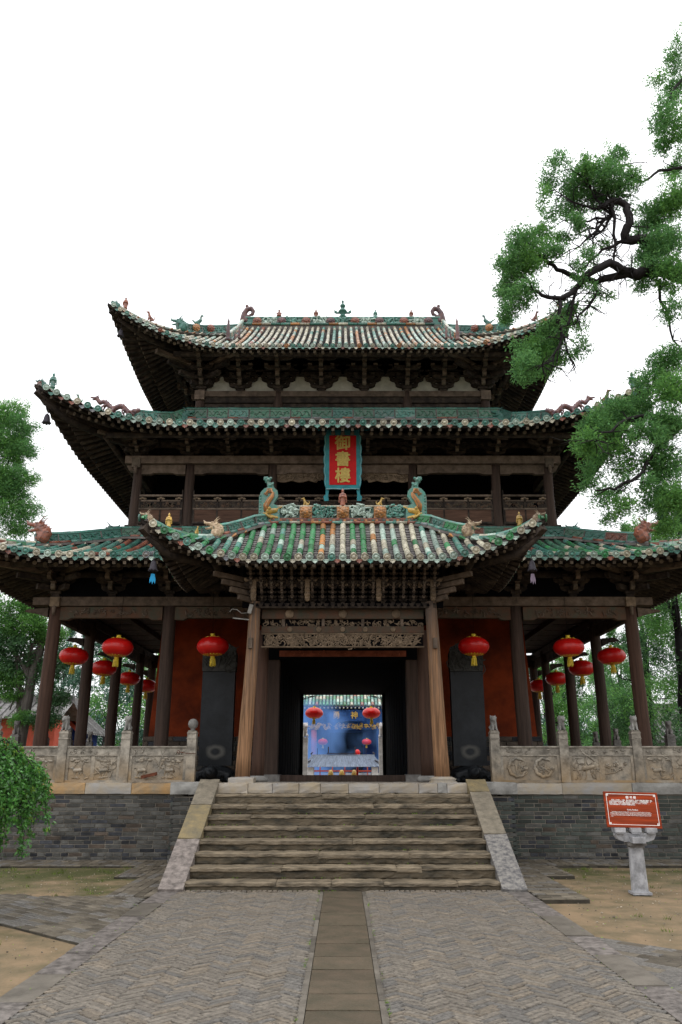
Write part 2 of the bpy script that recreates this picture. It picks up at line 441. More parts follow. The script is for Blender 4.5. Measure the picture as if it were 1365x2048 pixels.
def carve(mb, w_, h, n, rg, th=.012, m=0, y=0.0, ox=0.0, oz=0.0, X=None, flower=0.25, fr=1.0):
    """scrolls, leaves and rosettes in relief, in the XZ plane facing -Y, centred on (ox, oz)"""
    st = len(mb.v)
    for i in range(n):
        px_ = ox + rg.uniform(-.5, .5) * w_; pz = oz + rg.uniform(-.42, .42) * h
        r = min(h * .42, rg.uniform(.25, .6) * h * fr)
        k = rg.random()
        if k < flower:
            for q in range(6):
                a = q * math.pi / 3 + rg.random()
                mb.ell((px_ + math.cos(a) * r * .45, y - th * .6, pz + math.sin(a) * r * .45), (r * .3, th, r * .3), m, 6, 3)
            mb.ell((px_, y - th, pz), (r * .25, th * 1.3, r * .25), m, 6, 3)
        elif k < .75:
            a0 = rg.uniform(0, 6.28); dr = rg.choice((-1, 1)); pts = []; rr = []
            for q in range(7):
                t = q / 6; rad = r * (.95 - .75 * t); a = a0 + dr * t * 5.0
                pts.append((px_ + math.cos(a) * rad, y - th * (.5 + .6 * t), pz + math.sin(a) * rad)); rr.append(th * (1.1 - .4 * t))
            mb.tube(pts, rr, 4, m, False, True)
        else:
            a = rg.uniform(0, 6.28); c = math.cos(a); s_ = math.sin(a); l = r * 1.1
            mb.tube([(px_ - c * l, y - th * .2, pz - s_ * l), (px_, y - th * 1.2, pz + .15 * r), (px_ + c * l, y - th * .2, pz + s_ * l)],
                    [th * .3, th * 1.6, th * .3], 4, m, False, True)
    if X is not None: mb.xf(X, st)

def T(x, y, z, rz=0.0, rx=0.0, ry=0.0, s=1.0):
    if not hasattr(s, '__len__'): s = (s, s, s)
    return Matrix.Translation((x, y, z)) @ Matrix.Rotation(rz, 4, 'Z') @ Matrix.Rotation(ry, 4, 'Y') @ Matrix.Rotation(rx, 4, 'X') @ Matrix.Diagonal((*s, 1))

def text_mesh(body, size, m, name='lettering', depth=.002, offset=0.0, align='CENTER', space=1.0, line=1.0, bold=0.0):
    t = bpy.data.curves.new(name, 'FONT'); t.body = body; t.size = size; t.extrude = depth; t.offset = offset
    t.align_x = align; t.align_y = 'CENTER' if align == 'CENTER' else 'TOP'; t.space_character = space; t.space_line = line
    t.resolution_u = 2
    o = bpy.data.objects.new('tmp', t); COL.objects.link(o)
    bpy.context.view_layer.update()
    me = bpy.data.meshes.new_from_object(o.evaluated_get(bpy.context.evaluated_depsgraph_get()))
    bpy.data.objects.remove(o)
    if bold:
        n = len(me.vertices); co = np.empty(n * 3, np.float32); me.vertices.foreach_get('co', co); co = co.reshape(-1, 3)
        fs = [tuple(p.vertices) for p in me.polygons]; V = []; F = []
        for i, (dx, dy) in enumerate(((0, 0), (1, 0), (-1, 0), (0, 1), (0, -1), (.7, .7), (-.7, .7), (.7, -.7), (-.7, -.7))):
            V.append(co + np.array([dx * bold, dy * bold, -i * .00025 * size / .36])); F += [tuple(v + i * n for v in f) for f in fs]
        me = bpy.data.meshes.new(name); me.from_pydata(np.concatenate(V).tolist(), [], F)
    me.materials.clear(); me.materials.append(m); me.name = name
    return me
# ------------------------------------------------------------------ laid pieces (bricks, paving, tiles)
def unit_brick():
    mb = MB(); a = .5
    vs = []
    for z, k in ((0, 1.0), (.86, 1.0), (1.0, .93)):
        for x, y in ((-a, -a), (a, -a), (a, a), (-a, a)):
            vs.append((x - math.copysign((1 - k) * .25, x), y - math.copysign((1 - k) * 1.1, y), z))
    fs = [(8, 9, 10, 11)]
    for i in range(2):
        for k in range(4): fs.append((i * 4 + k, i * 4 + (k + 1) % 4, i * 4 + 4 + (k + 1) % 4, i * 4 + 4 + k))
    mb.add(vs, fs)
    return mb

UB = unit_brick()

def lay(parent, name, pieces, mats, limit=300, rest='joined_bricks', unit=UB, inview=lambda p: True, smooth=False):
    """pieces: (matrix, material index). The pieces nearest the camera are objects, the others one joined part."""
    def size(p):
        c = p[0].translation
        return (0 if inview(c) else 1, (c - Vector((0, 0, 1.6))).length)
    order = sorted(pieces, key=size)
    meshes = {}
    for M4, mi in order[:limit]:
        lo, ro, s_ = M4.decompose(); q = (round(s_.x / .02) * .02 or .02, round(s_.y, 3), round(s_.z, 3)); key = (mi, q)
        if key not in meshes:
            meshes[key] = unit.mesh(name, [mats[mi]]); meshes[key].transform(Matrix.Diagonal((*q, 1)))
        link(name, meshes[key], parent, Matrix.Translation(lo) @ ro.to_matrix().to_4x4() @ Matrix.Diagonal((s_.x / q[0], 1, 1, 1)))
    if len(order) > limit:
        mb = MB()
        V = [Vector(v) for v in unit.v]
        for M4, mi in order[limit:]:
            mb.add([M4 @ v for v in V], unit.f, mi, False)
        mb.sm = [unit.sm[0]] * len(mb.sm)
        mb.build(rest, mats, parent, 'stuff')

# ------------------------------------------------------------------ ground
def ground():
    m = mat('damp_earth', (.22, .155, .092), .75, .3, 2.6, 1.0, 26, rv=0, col2=(.125, .10, .058), sharp=(.35, .62), detail=12)
    n, l = m.node_tree.nodes, m.node_tree.links
    hv = [x for x in n if x.type == 'HUE_SAT'][0]
    b = n['Principled BSDF']
    tc = n.new('ShaderNodeTexCoord'); ns = n.new('ShaderNodeTexNoise'); ns.inputs['Scale'].default_value = 1.1; ns.inputs['Detail'].default_value = 12
    ns.inputs['Roughness'].default_value = .62
    l.new(tc.outputs['Object'], ns.inputs['Vector'])
    sx = n.new('ShaderNodeSeparateXYZ'); l.new(tc.outputs['Object'], sx.inputs[0])
    # moss grows by the wall foot and in the shade of the shrub on the left
    a = n.new('ShaderNodeMapRange'); a.inputs[1].default_value = 11.6; a.inputs[2].default_value = 14.2; a.inputs[3].default_value = 0; a.inputs[4].default_value = .20
    l.new(sx.outputs[1], a.inputs[0])
    c = n.new('ShaderNodeMapRange'); c.inputs[1].default_value = -2.4; c.inputs[2].default_value = -3.6; c.inputs[3].default_value = 0; c.inputs[4].default_value = .10
    l.new(sx.outputs[0], c.inputs[0])
    s1 = n.new('ShaderNodeMath'); s1.operation = 'ADD'; l.new(a.outputs[0], s1.inputs[0]); l.new(c.outputs[0], s1.inputs[1])
    s2 = n.new('ShaderNodeMath'); s2.operation = 'ADD'; l.new(s1.outputs[0], s2.inputs[0]); l.new(ns.outputs[0], s2.inputs[1])
    mr = n.new('ShaderNodeMapRange'); mr.inputs[1].default_value = .56; mr.inputs[2].default_value = .80
    l.new(s2.outputs[0], mr.inputs[0])
    mx_ = n.new('ShaderNodeMix'); mx_.data_type = 'RGBA'
    l.new(mr.outputs[0], mx_.inputs[0]); l.new(hv.outputs[0], mx_.inputs[6]); mx_.inputs[7].default_value = (.060, .062, .022, 1)
    l.new(mx_.outputs[2], b.inputs['Base Color'])
    mb = MB()
    N = 90
    def co(i): 
        t = i / N * 2 - 1
        return math.copysign(abs(t) ** 3 * 600 + abs(t) * 14, t)
    vs = []
    for j in range(N + 1):
        for i in range(N + 1):
            x = co(i); y = 12 + co(j)
            h = noise.noise(Vector((x * .8, y * .8, 0))) * .012 if abs(x) < 12 and 0 < y < 16 else 0
            far = max(0, y - 27.5)
            z = -.014 + h
            vs.append((x, y, z))
    mb.add(vs, [(j * (N + 1) + i, j * (N + 1) + i + 1, (j + 1) * (N + 1) + i + 1, (j + 1) * (N + 1) + i) for j in range(N) for i in range(N)], 0, True)
    mb.build('ground', [m], None, 'structure')
    rg = random.Random(5)
    pb = MB()
    for i in range(1300):
        x = rg.choice((-1, 1)) * rg.uniform(2.6, 5.6); y = rg.uniform(6.4, 14.6)
        if (x > 0 and y < 8.6) or (x < 0 and 9 < y < 11.6): continue
        r = rg.uniform(.004, .012) * (1.6 if rg.random() < .06 else 1)
        pb.ell((x, y, r * .4), (r, r * rg.uniform(.6, 1), r * .6), 0, 5, 3)
    pb.build('scattered_pebbles', [M['pebble']], None, 'stuff')
    wd = MB()
    for i in range(130):
        x = rg.choice((-1, 1)) * rg.uniform(2.5, 6.5); y = rg.choice((rg.uniform(13.2, 14.9), rg.uniform(14.0, 14.9), rg.uniform(6.5, 14.5)))
        if (x > 0 and y < 8.8) or (x < 0 and 8.4 < y < 11.7 and rg.random() < .8) or abs(x) < 3.1 and y > 11: continue
        for b_ in range(9):
            a = rg.random() * 6.28; h = rg.uniform(.012, .05); r = h * .8; ox, oy = rg.gauss(0, .03), rg.gauss(0, .03)
            wd.add([(x + ox - .004, y + oy, -.012), (x + ox + .004, y + oy, -.012), (x + ox + math.cos(a) * r, y + oy + math.sin(a) * r, h)], [(0, 1, 2)])
    wd.build('weed_tufts', [M['moss']], None, 'stuff')
    lf = MB()
    for i in range(420):
        x = rg.choice((-1, 1)) * rg.uniform(2.2, 5.6); y = rg.uniform(6.4, 14.6)
        a_ = rg.random() * 6.28; s_ = rg.uniform(.006, .016); c_, d_ = math.cos(a_) * s_, math.sin(a_) * s_
        z = .012 if abs(x) > 2.5 else .05
        lf.add([(x - c_, y - d_, z), (x + d_ * .5, y - c_ * .5, z + .004), (x + c_, y + d_, z + .003), (x - d_ * .5, y + c_ * .5, z + .006)], [(0, 1, 2, 3)])
    lf.build('fallen_leaves', [M['leafY']], None, 'stuff')

ground()

# ------------------------------------------------------------------ herringbone path
FX = 2.17; CX = .31; YP0, YP1 = 3.2, 11.86
def herring(x0, x1, y0, y1, L, W, parent, name, mats, wts, rg, limit=300):
    k = int(round(L / W)); c45 = math.cos(math.pi / 4)
    ca, sa = c45, c45
    ox, oy = (x0 + x1) / 2, (y0 + y1) / 2
    R_ = max(x1 - x0, y1 - y0) * .8
    n = int(R_ / W) + 2 * k
    out = []
    for i in range(-n, n):
        for m_ in range(-n // (2 * k) - 2, n // (2 * k) + 2):
            for hv in (0, 1):
                if hv == 0: cx, cy, dx, dy = i + 2 * k * m_ + k / 2, i + .5, k, 1
                else: cx, cy, dx, dy = i + 2 * k * m_ + k + .5, i + 1 - k / 2, 1, k
                u, v = cx * W, cy * W
                x = ox + u * ca - v * sa; y = oy + u * sa + v * ca
                if not (x0 - .02 < x < x1 + .02 and y0 < y < y1 - .02): continue
                # clip to the strip by shortening pieces that would cross the kerb
                ang = math.pi / 4 + (0 if hv == 0 else math.pi / 2) + rg.gauss(0, .018)
                hl = L / 2 * c45
                l = L * rg.uniform(.94, .985)
                ov = max(0, (x + hl) - x1, x0 - (x - hl))
                if ov > 0:
                    if hl * 2 - ov < .05: continue
                    l -= ov / c45
                    sgn = -1 if x + hl > x1 else 1
                    d = Vector((math.cos(ang), math.sin(ang)))
                    if d.x * sgn < 0: d = -d
                    x += d.x * ov / c45 / 2; y += d.y * ov / c45 / 2
                lean = rg.gauss(0, .03)
                z = -.012 + rg.uniform(0, .008) + noise.noise(Vector((x * .9, y * .9, 3))) * .008
                big = noise.noise(Vector((x * 1.1, y * .8, 7)))
                r = rg.random()
                mi = 0 if r < .55 + big * .2 else (1 if r < .78 else 2)
                out.append((T(x, y, z, ang, lean, 0, (l, W * rg.uniform(.80, .88), .053)), mi))
    return out
def path():
    pth = MB()
    pth.b2(-FX, FX, YP0, YP1 + .01, -.04, .012, 0)
    p = pth.build('paved_path', [M['bed']], None, 'structure')
    rg = random.Random(3)
    pcs = herring(-FX, -CX, YP0, YP1 - .08, .23, .0575, p, 'brick', None, None, rg) + herring(CX, FX, YP0, YP1 - .08, .23, .0575, p, 'brick', None, None, rg)
    x = -FX + .04
    while x < FX - .02:                           # header course against the lowest step
        if abs(x) > CX + .02:
            pcs.append((T(x, YP1 - .045, -.01 + rg.uniform(0, .006), math.pi / 2 + rg.gauss(0, .05), 0, 0, (.085, .058, .055)), rg.choice((0, 2, 2))))
        x += .068
    mats = [M['pathA'], M['pathB'], M['pathC']]
    lay(p, 'brick', pcs, mats, 300, 'laid_bricks', inview=lambda c: 6.0 < c.y)
    # centre slabs
    y = YP0; i = 0
    lens = [.42, .5, .37, .45, .6, .38, .33, .42, .40, .36, .47, .55, .9, .8, 1.1, .9, .8]
    while y < YP1 - .06:
        d = min(lens[i % len(lens)], YP1 - .02 - y); i += 1
        mb = rough_block(-.25, .25, y + .004, y + d - .004, -.03, .040 + rg.uniform(-.002, .003), .004, 2, i, cx=5, fr=3)
        mb.build('centre_slab', [M['slab'] if i != 6 else M['pathB']], p)
        y += d
    for sx in (-1, 1):
        y = YP0
        while y < YP1 - .1:
            d = min(rg.uniform(.55, .9), YP1 - .02 - y)
            a, b = sorted((sx * .256, sx * .305))
            rough_block(a, b, y + .003, y + d - .003, -.03, .036, .003, 2, i, cx=2, fr=3).build('edging_stone', [M['slabg']], p); y += d; i += 1
        y = YP0
        while y < 11.74:
            d = min(rg.uniform(.75, 1.15), 11.76 - y)
            a, b = sorted((sx * (FX + .012), sx * (FX + .285)))
            rough_block(a, b, y + .003, y + d - .003, -.05, .046 + rg.uniform(-.003, .004), .005, 2, i, cx=3, fr=3).build('kerb_slab', [M['kerb'] if rg.random() < .75 else M['slabg']], p); y += d; i += 1
    g = MB()                                      # grass and moss in the joints
    for sx in (-1, 1):
        for q in range(330):
            y = rg.uniform(5.5, 11.8)
            if noise.noise(Vector((sx * 5, y * 2.3, 0))) < .08: continue
            x = sx * (CX + .004) + rg.gauss(0, .006)
            for b_ in range(3):
                a = rg.random() * 6.28; h = rg.uniform(.008, .028); r = h * .6
                g.add([(x - .003, y, .03), (x + .003, y + .002, .03), (x + math.cos(a) * r, y + math.sin(a) * r, .03 + h)], [(0, 1, 2)], 0)
        for q in range(50):
            y = rg.uniform(6, 11.7); x = sx * (FX + .004) + rg.gauss(0, .005); a = rg.random() * 6.28; h = rg.uniform(.006, .018)
            g.add([(x - .004, y, .03), (x + .004, y + .003, .03), (x + math.cos(a) * h, y + math.sin(a) * h, .035 + h)], [(0, 1, 2)], 0)
    for q in range(500):                          # tufts on the treads and at the riser feet
        k = rg.choice((0, 0, 1, 1, 2, 3, 4, 5, 6)); x = rg.uniform(-2.1, 2.1)
        if noise.noise(Vector((x * 2.3, k * 9.1, 2))) < .1: continue
        y = 11.87 + k * .341 - .012; z = k * .15 + (.03 if k == 0 else 0)
        for b_ in range(4):
            a = rg.random() * 6.28; h = rg.uniform(.01, .03); r = h * .7
            g.add([(x - .004, y, z), (x + .004, y, z), (x + math.cos(a) * r, y - abs(math.sin(a)) * r, z + h)], [(0, 1, 2)], 0)
    g.build('joint_grass', [M['leafY']], None, 'stuff')
path()

def pave(name, cond, x0, x1, y0, y1, bw, bh, ang, mats, z, seed, limit=300, gap=.008, bedm='bed'):
    """brick apron: pieces of a regular bond cut to the outline cond(x, y)"""
    rg = random.Random(seed)
    cx, cy = (x0 + x1) / 2, (y0 + y1) / 2; R_ = math.hypot(x1 - x0, y1 - y0) / 2
    ca, sa = math.cos(ang), math.sin(ang)
    out = []; j = 0; v = -R_
    bed = MB()
    while v < R_:
        u = -R_ + (bw / 2 if j % 2 else 0)
        while u < R_:
            x = cx + u * ca - v * sa; y = cy + u * sa + v * ca
            if cond is None:                          # square-set apron: cut the pieces to its straight edges
                hw, hh = (bw / 2, bh / 2) if abs(math.cos(ang)) > .5 else (bh / 2, bw / 2)
                ax, bx, ay, by = max(x - hw, x0), min(x + hw, x1), max(y - hh, y0), min(y + hh, y1)
                if bx - ax > .03 and by - ay > .03:
                    out.append((T((ax + bx) / 2, (ay + by) / 2, z - .045 + rg.uniform(-.003, .003), 0, rg.gauss(0, .008), 0, (bx - ax - gap, by - ay - gap, .045)), 0 if rg.random() < .7 else 1))
                    bed.box(((ax + bx) / 2, (ay + by) / 2, z - .034), (bx - ax, by - ay, .045), 0)
            elif x0 < x < x1 and y0 < y < y1 and cond(x, y):
                out.append((T(x, y, z - .045 + rg.uniform(-.003, .003), ang + rg.gauss(0, .006), rg.gauss(0, .008), 0, (bw - gap, bh - gap, .045)), 0 if rg.random() < .7 else 1))
                bed.box((x, y, z - .034), (bw * 1.02, bh * 1.02, .045), 0, Matrix.Rotation(ang, 3, 'Z'))
            u += bw
        v += bh; j += 1
    p = bed.build(name, [M[bedm]], None, 'structure')
    lay(p, 'paving_brick', out, mats, limit, 'laid_paving_bricks', inview=lambda c: abs(c.x) < .42 * c.y + .4)
    return p
ap = [M['apron'], M['pathB']]
pave('left_pavement', lambda x, y: y > 8.5 - (x + 2.47) * .89 and y < 11.62 + noise.noise(Vector((x * 2, 0, 0))) * .1, -10, -2.47, 8.4, 12, .27, .135, -.7275, ap, .016, 21)
pave('left_wall_apron', None, -8, -2.95, 14.95, 15.88, .27, .135, R(90), ap, .025, 22)
pave('left_stair_apron', None, -3.08, -2.46, 11.5, 14.94, .30, .125, R(90), ap, .027, 23)
pave('left_corner_apron', None, -3.5, -3.085, 13.5, 14.94, .30, .1383, R(90), ap, .026, 27)
pave('right_wall_apron', None, 2.98, 8, 14.95, 15.88, .27, .135, R(90), ap, .036, 24)
pave('right_stair_apron', None, 2.47, 3.09, 11.12, 14.94, .30, .155, 0, ap, .045, 25)
pave('right_corner_apron', None, 3.095, 3.55, 13.5, 14.94, .30, .155, 0, ap, .040, 28)
pave('right_pavement', lambda x, y: y < 8.98 - (x - 2.43) * 1.02, 2.48, 9, 4.0, 9.0, .28, .14, -.80, [M['pathB'], M['apron']], .022, 26)

# ------------------------------------------------------------------ stone stairs
def stairs():
    t = empty('stone_stairs', (0, 11.87, 0), 0, 'broad flight of eight worn stone steps between sloping cheek stones', 'stairs')
    t_inv = Matrix.Translation((0, -11.87, 0))
    rg = random.Random(11)
    cuts = {0: [-.9, -.15, .55, 1.55], 1: [-.85, .75, 1.1], 2: [-.35, .95], 3: [.15], 4: [-.7, .9], 5: [-1.45, .35], 6: [-1.55, -.95, .5], 7: [-.35, .1, .9]}
    for k in range(8):
        y0 = 11.87 + k * .341; xs = [-2.14] + cuts[k] + [2.14]
        for a, b in zip(xs[:-1], xs[1:]):
            j = rg.uniform(-.012, .012)
            mb = rough_block(a + .002, b - .002, y0 + j, y0 + .42, k * .15 + rg.uniform(.055, .095), (k + 1) * .15 - abs(j) * .3, .012, 4, k * 7 + a, cx=max(3, int((b - a) / .055)), fr=7)
            mb.xf(t_inv); mb.build('step_slab', [M['step']], t)
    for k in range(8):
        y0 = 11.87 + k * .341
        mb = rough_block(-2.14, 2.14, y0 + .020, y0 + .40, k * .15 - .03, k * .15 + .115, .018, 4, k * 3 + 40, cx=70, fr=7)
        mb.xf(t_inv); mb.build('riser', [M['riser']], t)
    xs = [-2.13, -1.62, -1.2, -.75, -.38, .1, .62, 1.3, 1.62, 1.78, 2.13]
    for i, (a, b) in enumerate(zip(xs[:-1], xs[1:])):
        mb = rough_block(a + .004, b - .004, 14.6 + rg.uniform(-.015, .01), 15.05, 1.19, 1.368 + rg.uniform(-.008, .006), .014, 3, 90 + i, fr=6)
        mb.xf(t_inv); mb.build('landing_slab', [M['coping'] if i != 8 else M['stoneg']], t)
    # cheek stones lie on the slope
    L = math.hypot(14.72 - 11.74, 1.36); a = math.atan2(1.36, 14.72 - 11.74)
    for sx, seg in ((-1, ((0, .40, 'cheekp'), (.40, .72, 'cheeky'), (.72, 1.0, 'cheek'))), (1, ((0, .44, 'cheekd'), (.44, .86, 'cheek'), (.86, 1.0, 'cheeky')))):
        for i, (u0, u1, mm) in enumerate(seg):
            x0, x1 = sorted((sx * 2.12, sx * 2.455))
            mb = rough_block(x0, x1, u0 * L + .003, u1 * L - .003, -.16, 0, .011, 3, 50 + i + sx, cx=4, fr=5)
            mb.xf(T(0, 11.74, .075, 0, a)); mb.xf(t_inv)
            mb.build('cheek_slab', [M[mm]], t)
    for sx in (-1, 1):
        mb = MB()
        mb.prism([(11.9, 0), (14.7, 0), (14.7, 1.22)], sx * 2.15, sx * 2.42, 0, Matrix(((0, 1, 0), (1, 0, 0), (0, 0, 1))))
        mb.xf(t_inv); mb.build('stair_side_wall', [M['brickA']], t)
stairs()

# ------------------------------------------------------------------ brick platform
PX = 7.1
def platform():
    t = empty('stone_platform', (0, 21.9, 0), 0, 'raised grey brick platform with a limestone coping that carries the whole pavilion', 'platform')
    off = Matrix.Translation((0, -21.9, 0))
    mb = MB()
    mb.b2(-PX + .06, PX - .06, 15.913, 27.9, 0, 1.14); mb.b2(-2.885, 2.885, 14.733, 16.2, 0, 1.14)
    mb.xf(off); mb.build('core', [M['joint']], t)
    mb = MB(); mb.b2(-PX + .3, PX - .3, 16.15, 27.8, 1.14, 1.335); mb.b2(-2.7, 2.7, 15.0, 16.3, 1.14, 1.335)
    mb.xf(off); mb.build('paving', [M['paved']], t)
    rg = random.Random(9)
    pcs = []
    def wall(xa, xb, Y, seed, rowh=.0705, z0=.0, z1=1.13, batter=.0):
        z = z0; r = 0
        while z < z1 - .02:
            header = (r % 3 == 1) and rg.random() < .8
            x = xa + (0 if r % 2 else -.14)
            while x < xb:
                l = rg.choice((.14, .15)) if header and rg.random() < .75 else rg.uniform(.25, .30)
                a, b = max(x, xa), min(x + l, xb)
                if b - a > .04:
                    g = noise.noise(Vector((a * .7, z * 1.4, seed))) ; q = rg.random()
                    if seed > 0: mi = 1 if q < .5 + g else (2 if q < .72 else (0 if q < .975 else 3))
                    else: mi = 2 if q < .28 + g * .8 else (0 if q < .9 else 3)
                    pcs.append((T((a + b) / 2 + 0, Y - 21.9 + rg.uniform(-.004, .006) + batter * z, z + rowh / 2, 0, R(90), 0, (b - a - rg.uniform(.008, .016), rowh - rg.uniform(.009, .015), .07)), mi))
                x += l
            z += rowh; r += 1
    wall(-PX, -2.9, 15.97, -3); wall(2.96, PX, 15.97, 4)
    wall(-2.92, -2.0, 14.79, -8); wall(2.0, 2.95, 14.79, 9)
    def side(sx, Y0, Y1, X):
        z = 0; r = 0
        while z < 1.11:
            y = Y0 - (0 if r % 2 else .14)
            while y < Y1:
                a, b = max(y, Y0), min(y + .28, Y1)
                if b - a > .04:
                    pcs.append((Matrix.Translation((X, (a + b) / 2 - 21.9, z + .035)) @ Matrix.Rotation(R(90) * sx, 4, 'Z') @ Matrix.Rotation(R(90), 4, 'X') @ Matrix.Diagonal((b - a - .01, .06, .06, 1)), rg.choice((0, 0, 1, 2))))
                y += .28
            z += .0705; r += 1
    side(-1, 14.79, 15.95, -2.90); side(1, 14.79, 15.95, 2.90)
    for p in pcs: pass
    lay(t, 'brick', pcs, [M['brickA'], M['brickB'], M['brickC'], M['brickD']], 300, 'laid_bricks', inview=lambda c: abs(c.x) < 6.3)
    # coping
    def cope(xa, xb, Y0, Y1, z0, z1, ms, lens, seed):
        x = xa; i = 0
        while x < xb - .02:
            l = min(lens[i % len(lens)], xb - x)
            b = rough_block(x + .004, x + l - .004, Y0 + rg.uniform(-.01, .01), Y1, z0, z1 + rg.uniform(-.004, .004), .011, 3, seed + i, fr=4)
            b.xf(off); b.build('coping_slab', [M[ms[i % len(ms)]]], t); x += l; i += 1
    cope(-PX, -3.0, 15.86, 16.3, 1.145, 1.345, ['copingo', 'copingo', 'coping'], [1.22, 1.1, .86, 1.05], 1)
    cope(3.02, PX, 15.86, 16.3, 1.135, 1.345, ['coping', 'coping', 'stoneg'], [1.05, 1.3, .95], 31)
    cope(-2.96, -2.14, 14.66, 15.1, 1.17, 1.375, ['stoneg', 'coping'], [.62, .3], 51)
    cope(2.14, 3.0, 14.66, 15.1, 1.17, 1.375, ['stoneg'], [.9], 61)
    for sx in (-1, 1):
        a, b = sorted((sx * 2.98, sx * 2.64))
        q = rough_block(a, b, 15.1, 16.25, 1.16, 1.365, .01, 3, 70 + sx, fr=4); q.xf(off); q.build('coping_slab', [M['stoneg']], t)
        y = 16.3
        while y < 27.8:
            a, b = sorted((sx * PX, sx * (PX - .35)))
            q = rough_block(a, b, y, y + 1.3, 1.14, 1.345, .01, 2, y, fr=4); q.xf(off); q.build('coping_slab', [M['coping']], t); y += 1.305
    q = MB(); q.b2(-PX, PX, 27.8, 28.1, 1.14, 1.345); q.xf(off); q.build('rear_coping', [M['coping']], t)
    # landing paving inside the projecting bay
    y = 15.06; i = 0
    for yy in (15.06, 15.5, 15.95):
        x = -2.1
        while x < 2.05:
            l = rg.uniform(.45, .75); l = min(l, 2.1 - x)
            q = rough_block(x + .004, x + l - .004, yy, yy + .44, 1.25, 1.36, .005, 2, i, fr=4); q.xf(off); q.build('paving_slab', [M['coping' if rg.random() < .5 else 'paved']], t)
            x += l; i += 1
platform()

# ------------------------------------------------------------------ carved figures, shared meshes
def lion_mesh(name, m, variant=0):
    b = MB()
    b.ell((0, .03, .075), (.065, .075, .075))
    b.cap((0, .02, .08), (0, -.03, .175), .06, .055)
    hx = (.0, .02, -.02, .03)[variant % 4]
    b.ell((hx * .5, -.035, .215), (.062, .058, .062)); b.ell((hx, -.085, .205), (.034, .035, .028)); b.ell((hx, -.095, .185), (.026, .025, .014))
    for s in (-1, 1):
        b.cap((s * .035, -.04, .15), (s * .036, -.065, .02), .021, .018); b.ell((s * .036, -.08, .012), (.02, .03, .014))
        b.cap((s * .05, .05, .06), (s * .058, -.01, .02), .034, .02); b.ell((s * .056, -.03, .012), (.019, .03, .013))
        b.cap((s * .04 + hx * .5, -.02, .262), (s * .05 + hx * .5, -.015, .285), .015, .007)
        b.ell((s * .022 + hx, -.078, .228), (.011, .012, .011))
        for q in range(4): b.ell((s * (.055 - q * .004), -.005 + q * .008, .245 - q * .028), (.018, .018, .018), 0, 6, 4)
    b.cap((0, .10, .06), (.01, .095, .16), .018, .024)
    if variant % 2: b.ell((.04, -.085, .03), (.028, .028, .028))
    if variant == 2: b.cap((-.03, -.07, .04), (-.03, -.08, .08), .02, .018)
    return fuse(b, name, m, .0085)

def person_fig(name, m, seated=False):
    b = MB()
    if seated:
        b.cap((0, .02, .05), (0, .0, .16), .055, .05); b.ell((0, -.05, .05), (.08, .07, .045))
        b.cap((.05, 0, .17), (.075, -.05, .11), .022, .018); b.cap((-.05, 0, .17), (-.07, -.06, .12), .022, .018)
        b.cap((.075, -.05, .11), (.0, -.08, .10), .018, .015); b.cap((-.07, -.06, .12), (0, -.08, .10), .018, .015)
        b.cap((0, 0, .17), (0, -.01, .215), .022, .02); b.ell((0, -.015, .24), (.034, .036, .04)); b.cap((0, 0, .27), (0, .005, .30), .022, .008)
    else:
        b.cap((0, 0, .02), (0, 0, .15), .055, .045); b.cap((0, 0, .15), (0, 0, .24), .043, .048)
        b.cap((0, 0, .25), (0, 0, .30), .02, .018); b.ell((0, -.005, .315), (.03, .032, .037)); b.cap((0, 0, .34), (0, .005, .375), .02, .007)
        for s in (-1, 1):
            b.cap((s * .045, 0, .25), (s * .066, -.02, .18), .02, .017); b.cap((s * .066, -.02, .18), (s * .01, -.055, .19), .017, .013)
            b.cap((s * .066, -.01, .18), (s * .075, .0, .08), .018, .012)
        b.ell((0, 0, .015), (.07, .06, .02))
    return fuse(b, name, m, .009)

def beast_fig(name, m):
    b = MB()
    b.ell((0, .04, .08), (.04, .06, .06)); b.cap((0, .02, .09), (0, -.04, .17), .045, .035); b.cap((0, -.04, .17), (0, -.06, .235), .03, .024)
    b.ell((0, -.075, .25), (.028, .045, .028)); b.cap((0, -.10, .245), (0, -.14, .235), .02, .012)
    for s in (-1, 1):
        b.cap((s * .03, -.03, .14), (s * .032, -.06, .01), .018, .015); b.cap((s * .03, .05, .06), (s * .036, .0, .02), .028, .016)
        b.cap((s * .015, -.06, .27), (s * .022, -.04, .305), .01, .004)
    b.cap((0, .10, .06), (0, .14, .15), .018, .012); b.cap((0, .14, .15), (0, .11, .20), .014, .006)
    for q in range(4): b.ell((0, -.035 + q * .02, .235 - q * .04), (.012, .02, .022))
    return fuse(b, name, m, .009)

def bird_fig(name, m):
    b = MB()
    b.cap((0, .03, .05), (0, -.03, .11), .045, .035); b.cap((0, -.03, .11), (0, -.04, .19), .025, .018); b.ell((0, -.055, .205), (.02, .03, .02))
    b.cap((0, -.075, .205), (0, -.105, .195), .01, .004); b.cap((0, .06, .06), (0, .12, .12), .025, .012); b.cap((0, .0, .05), (0, 0, .0), .03, .03)
    return fuse(b, name, m, .009)

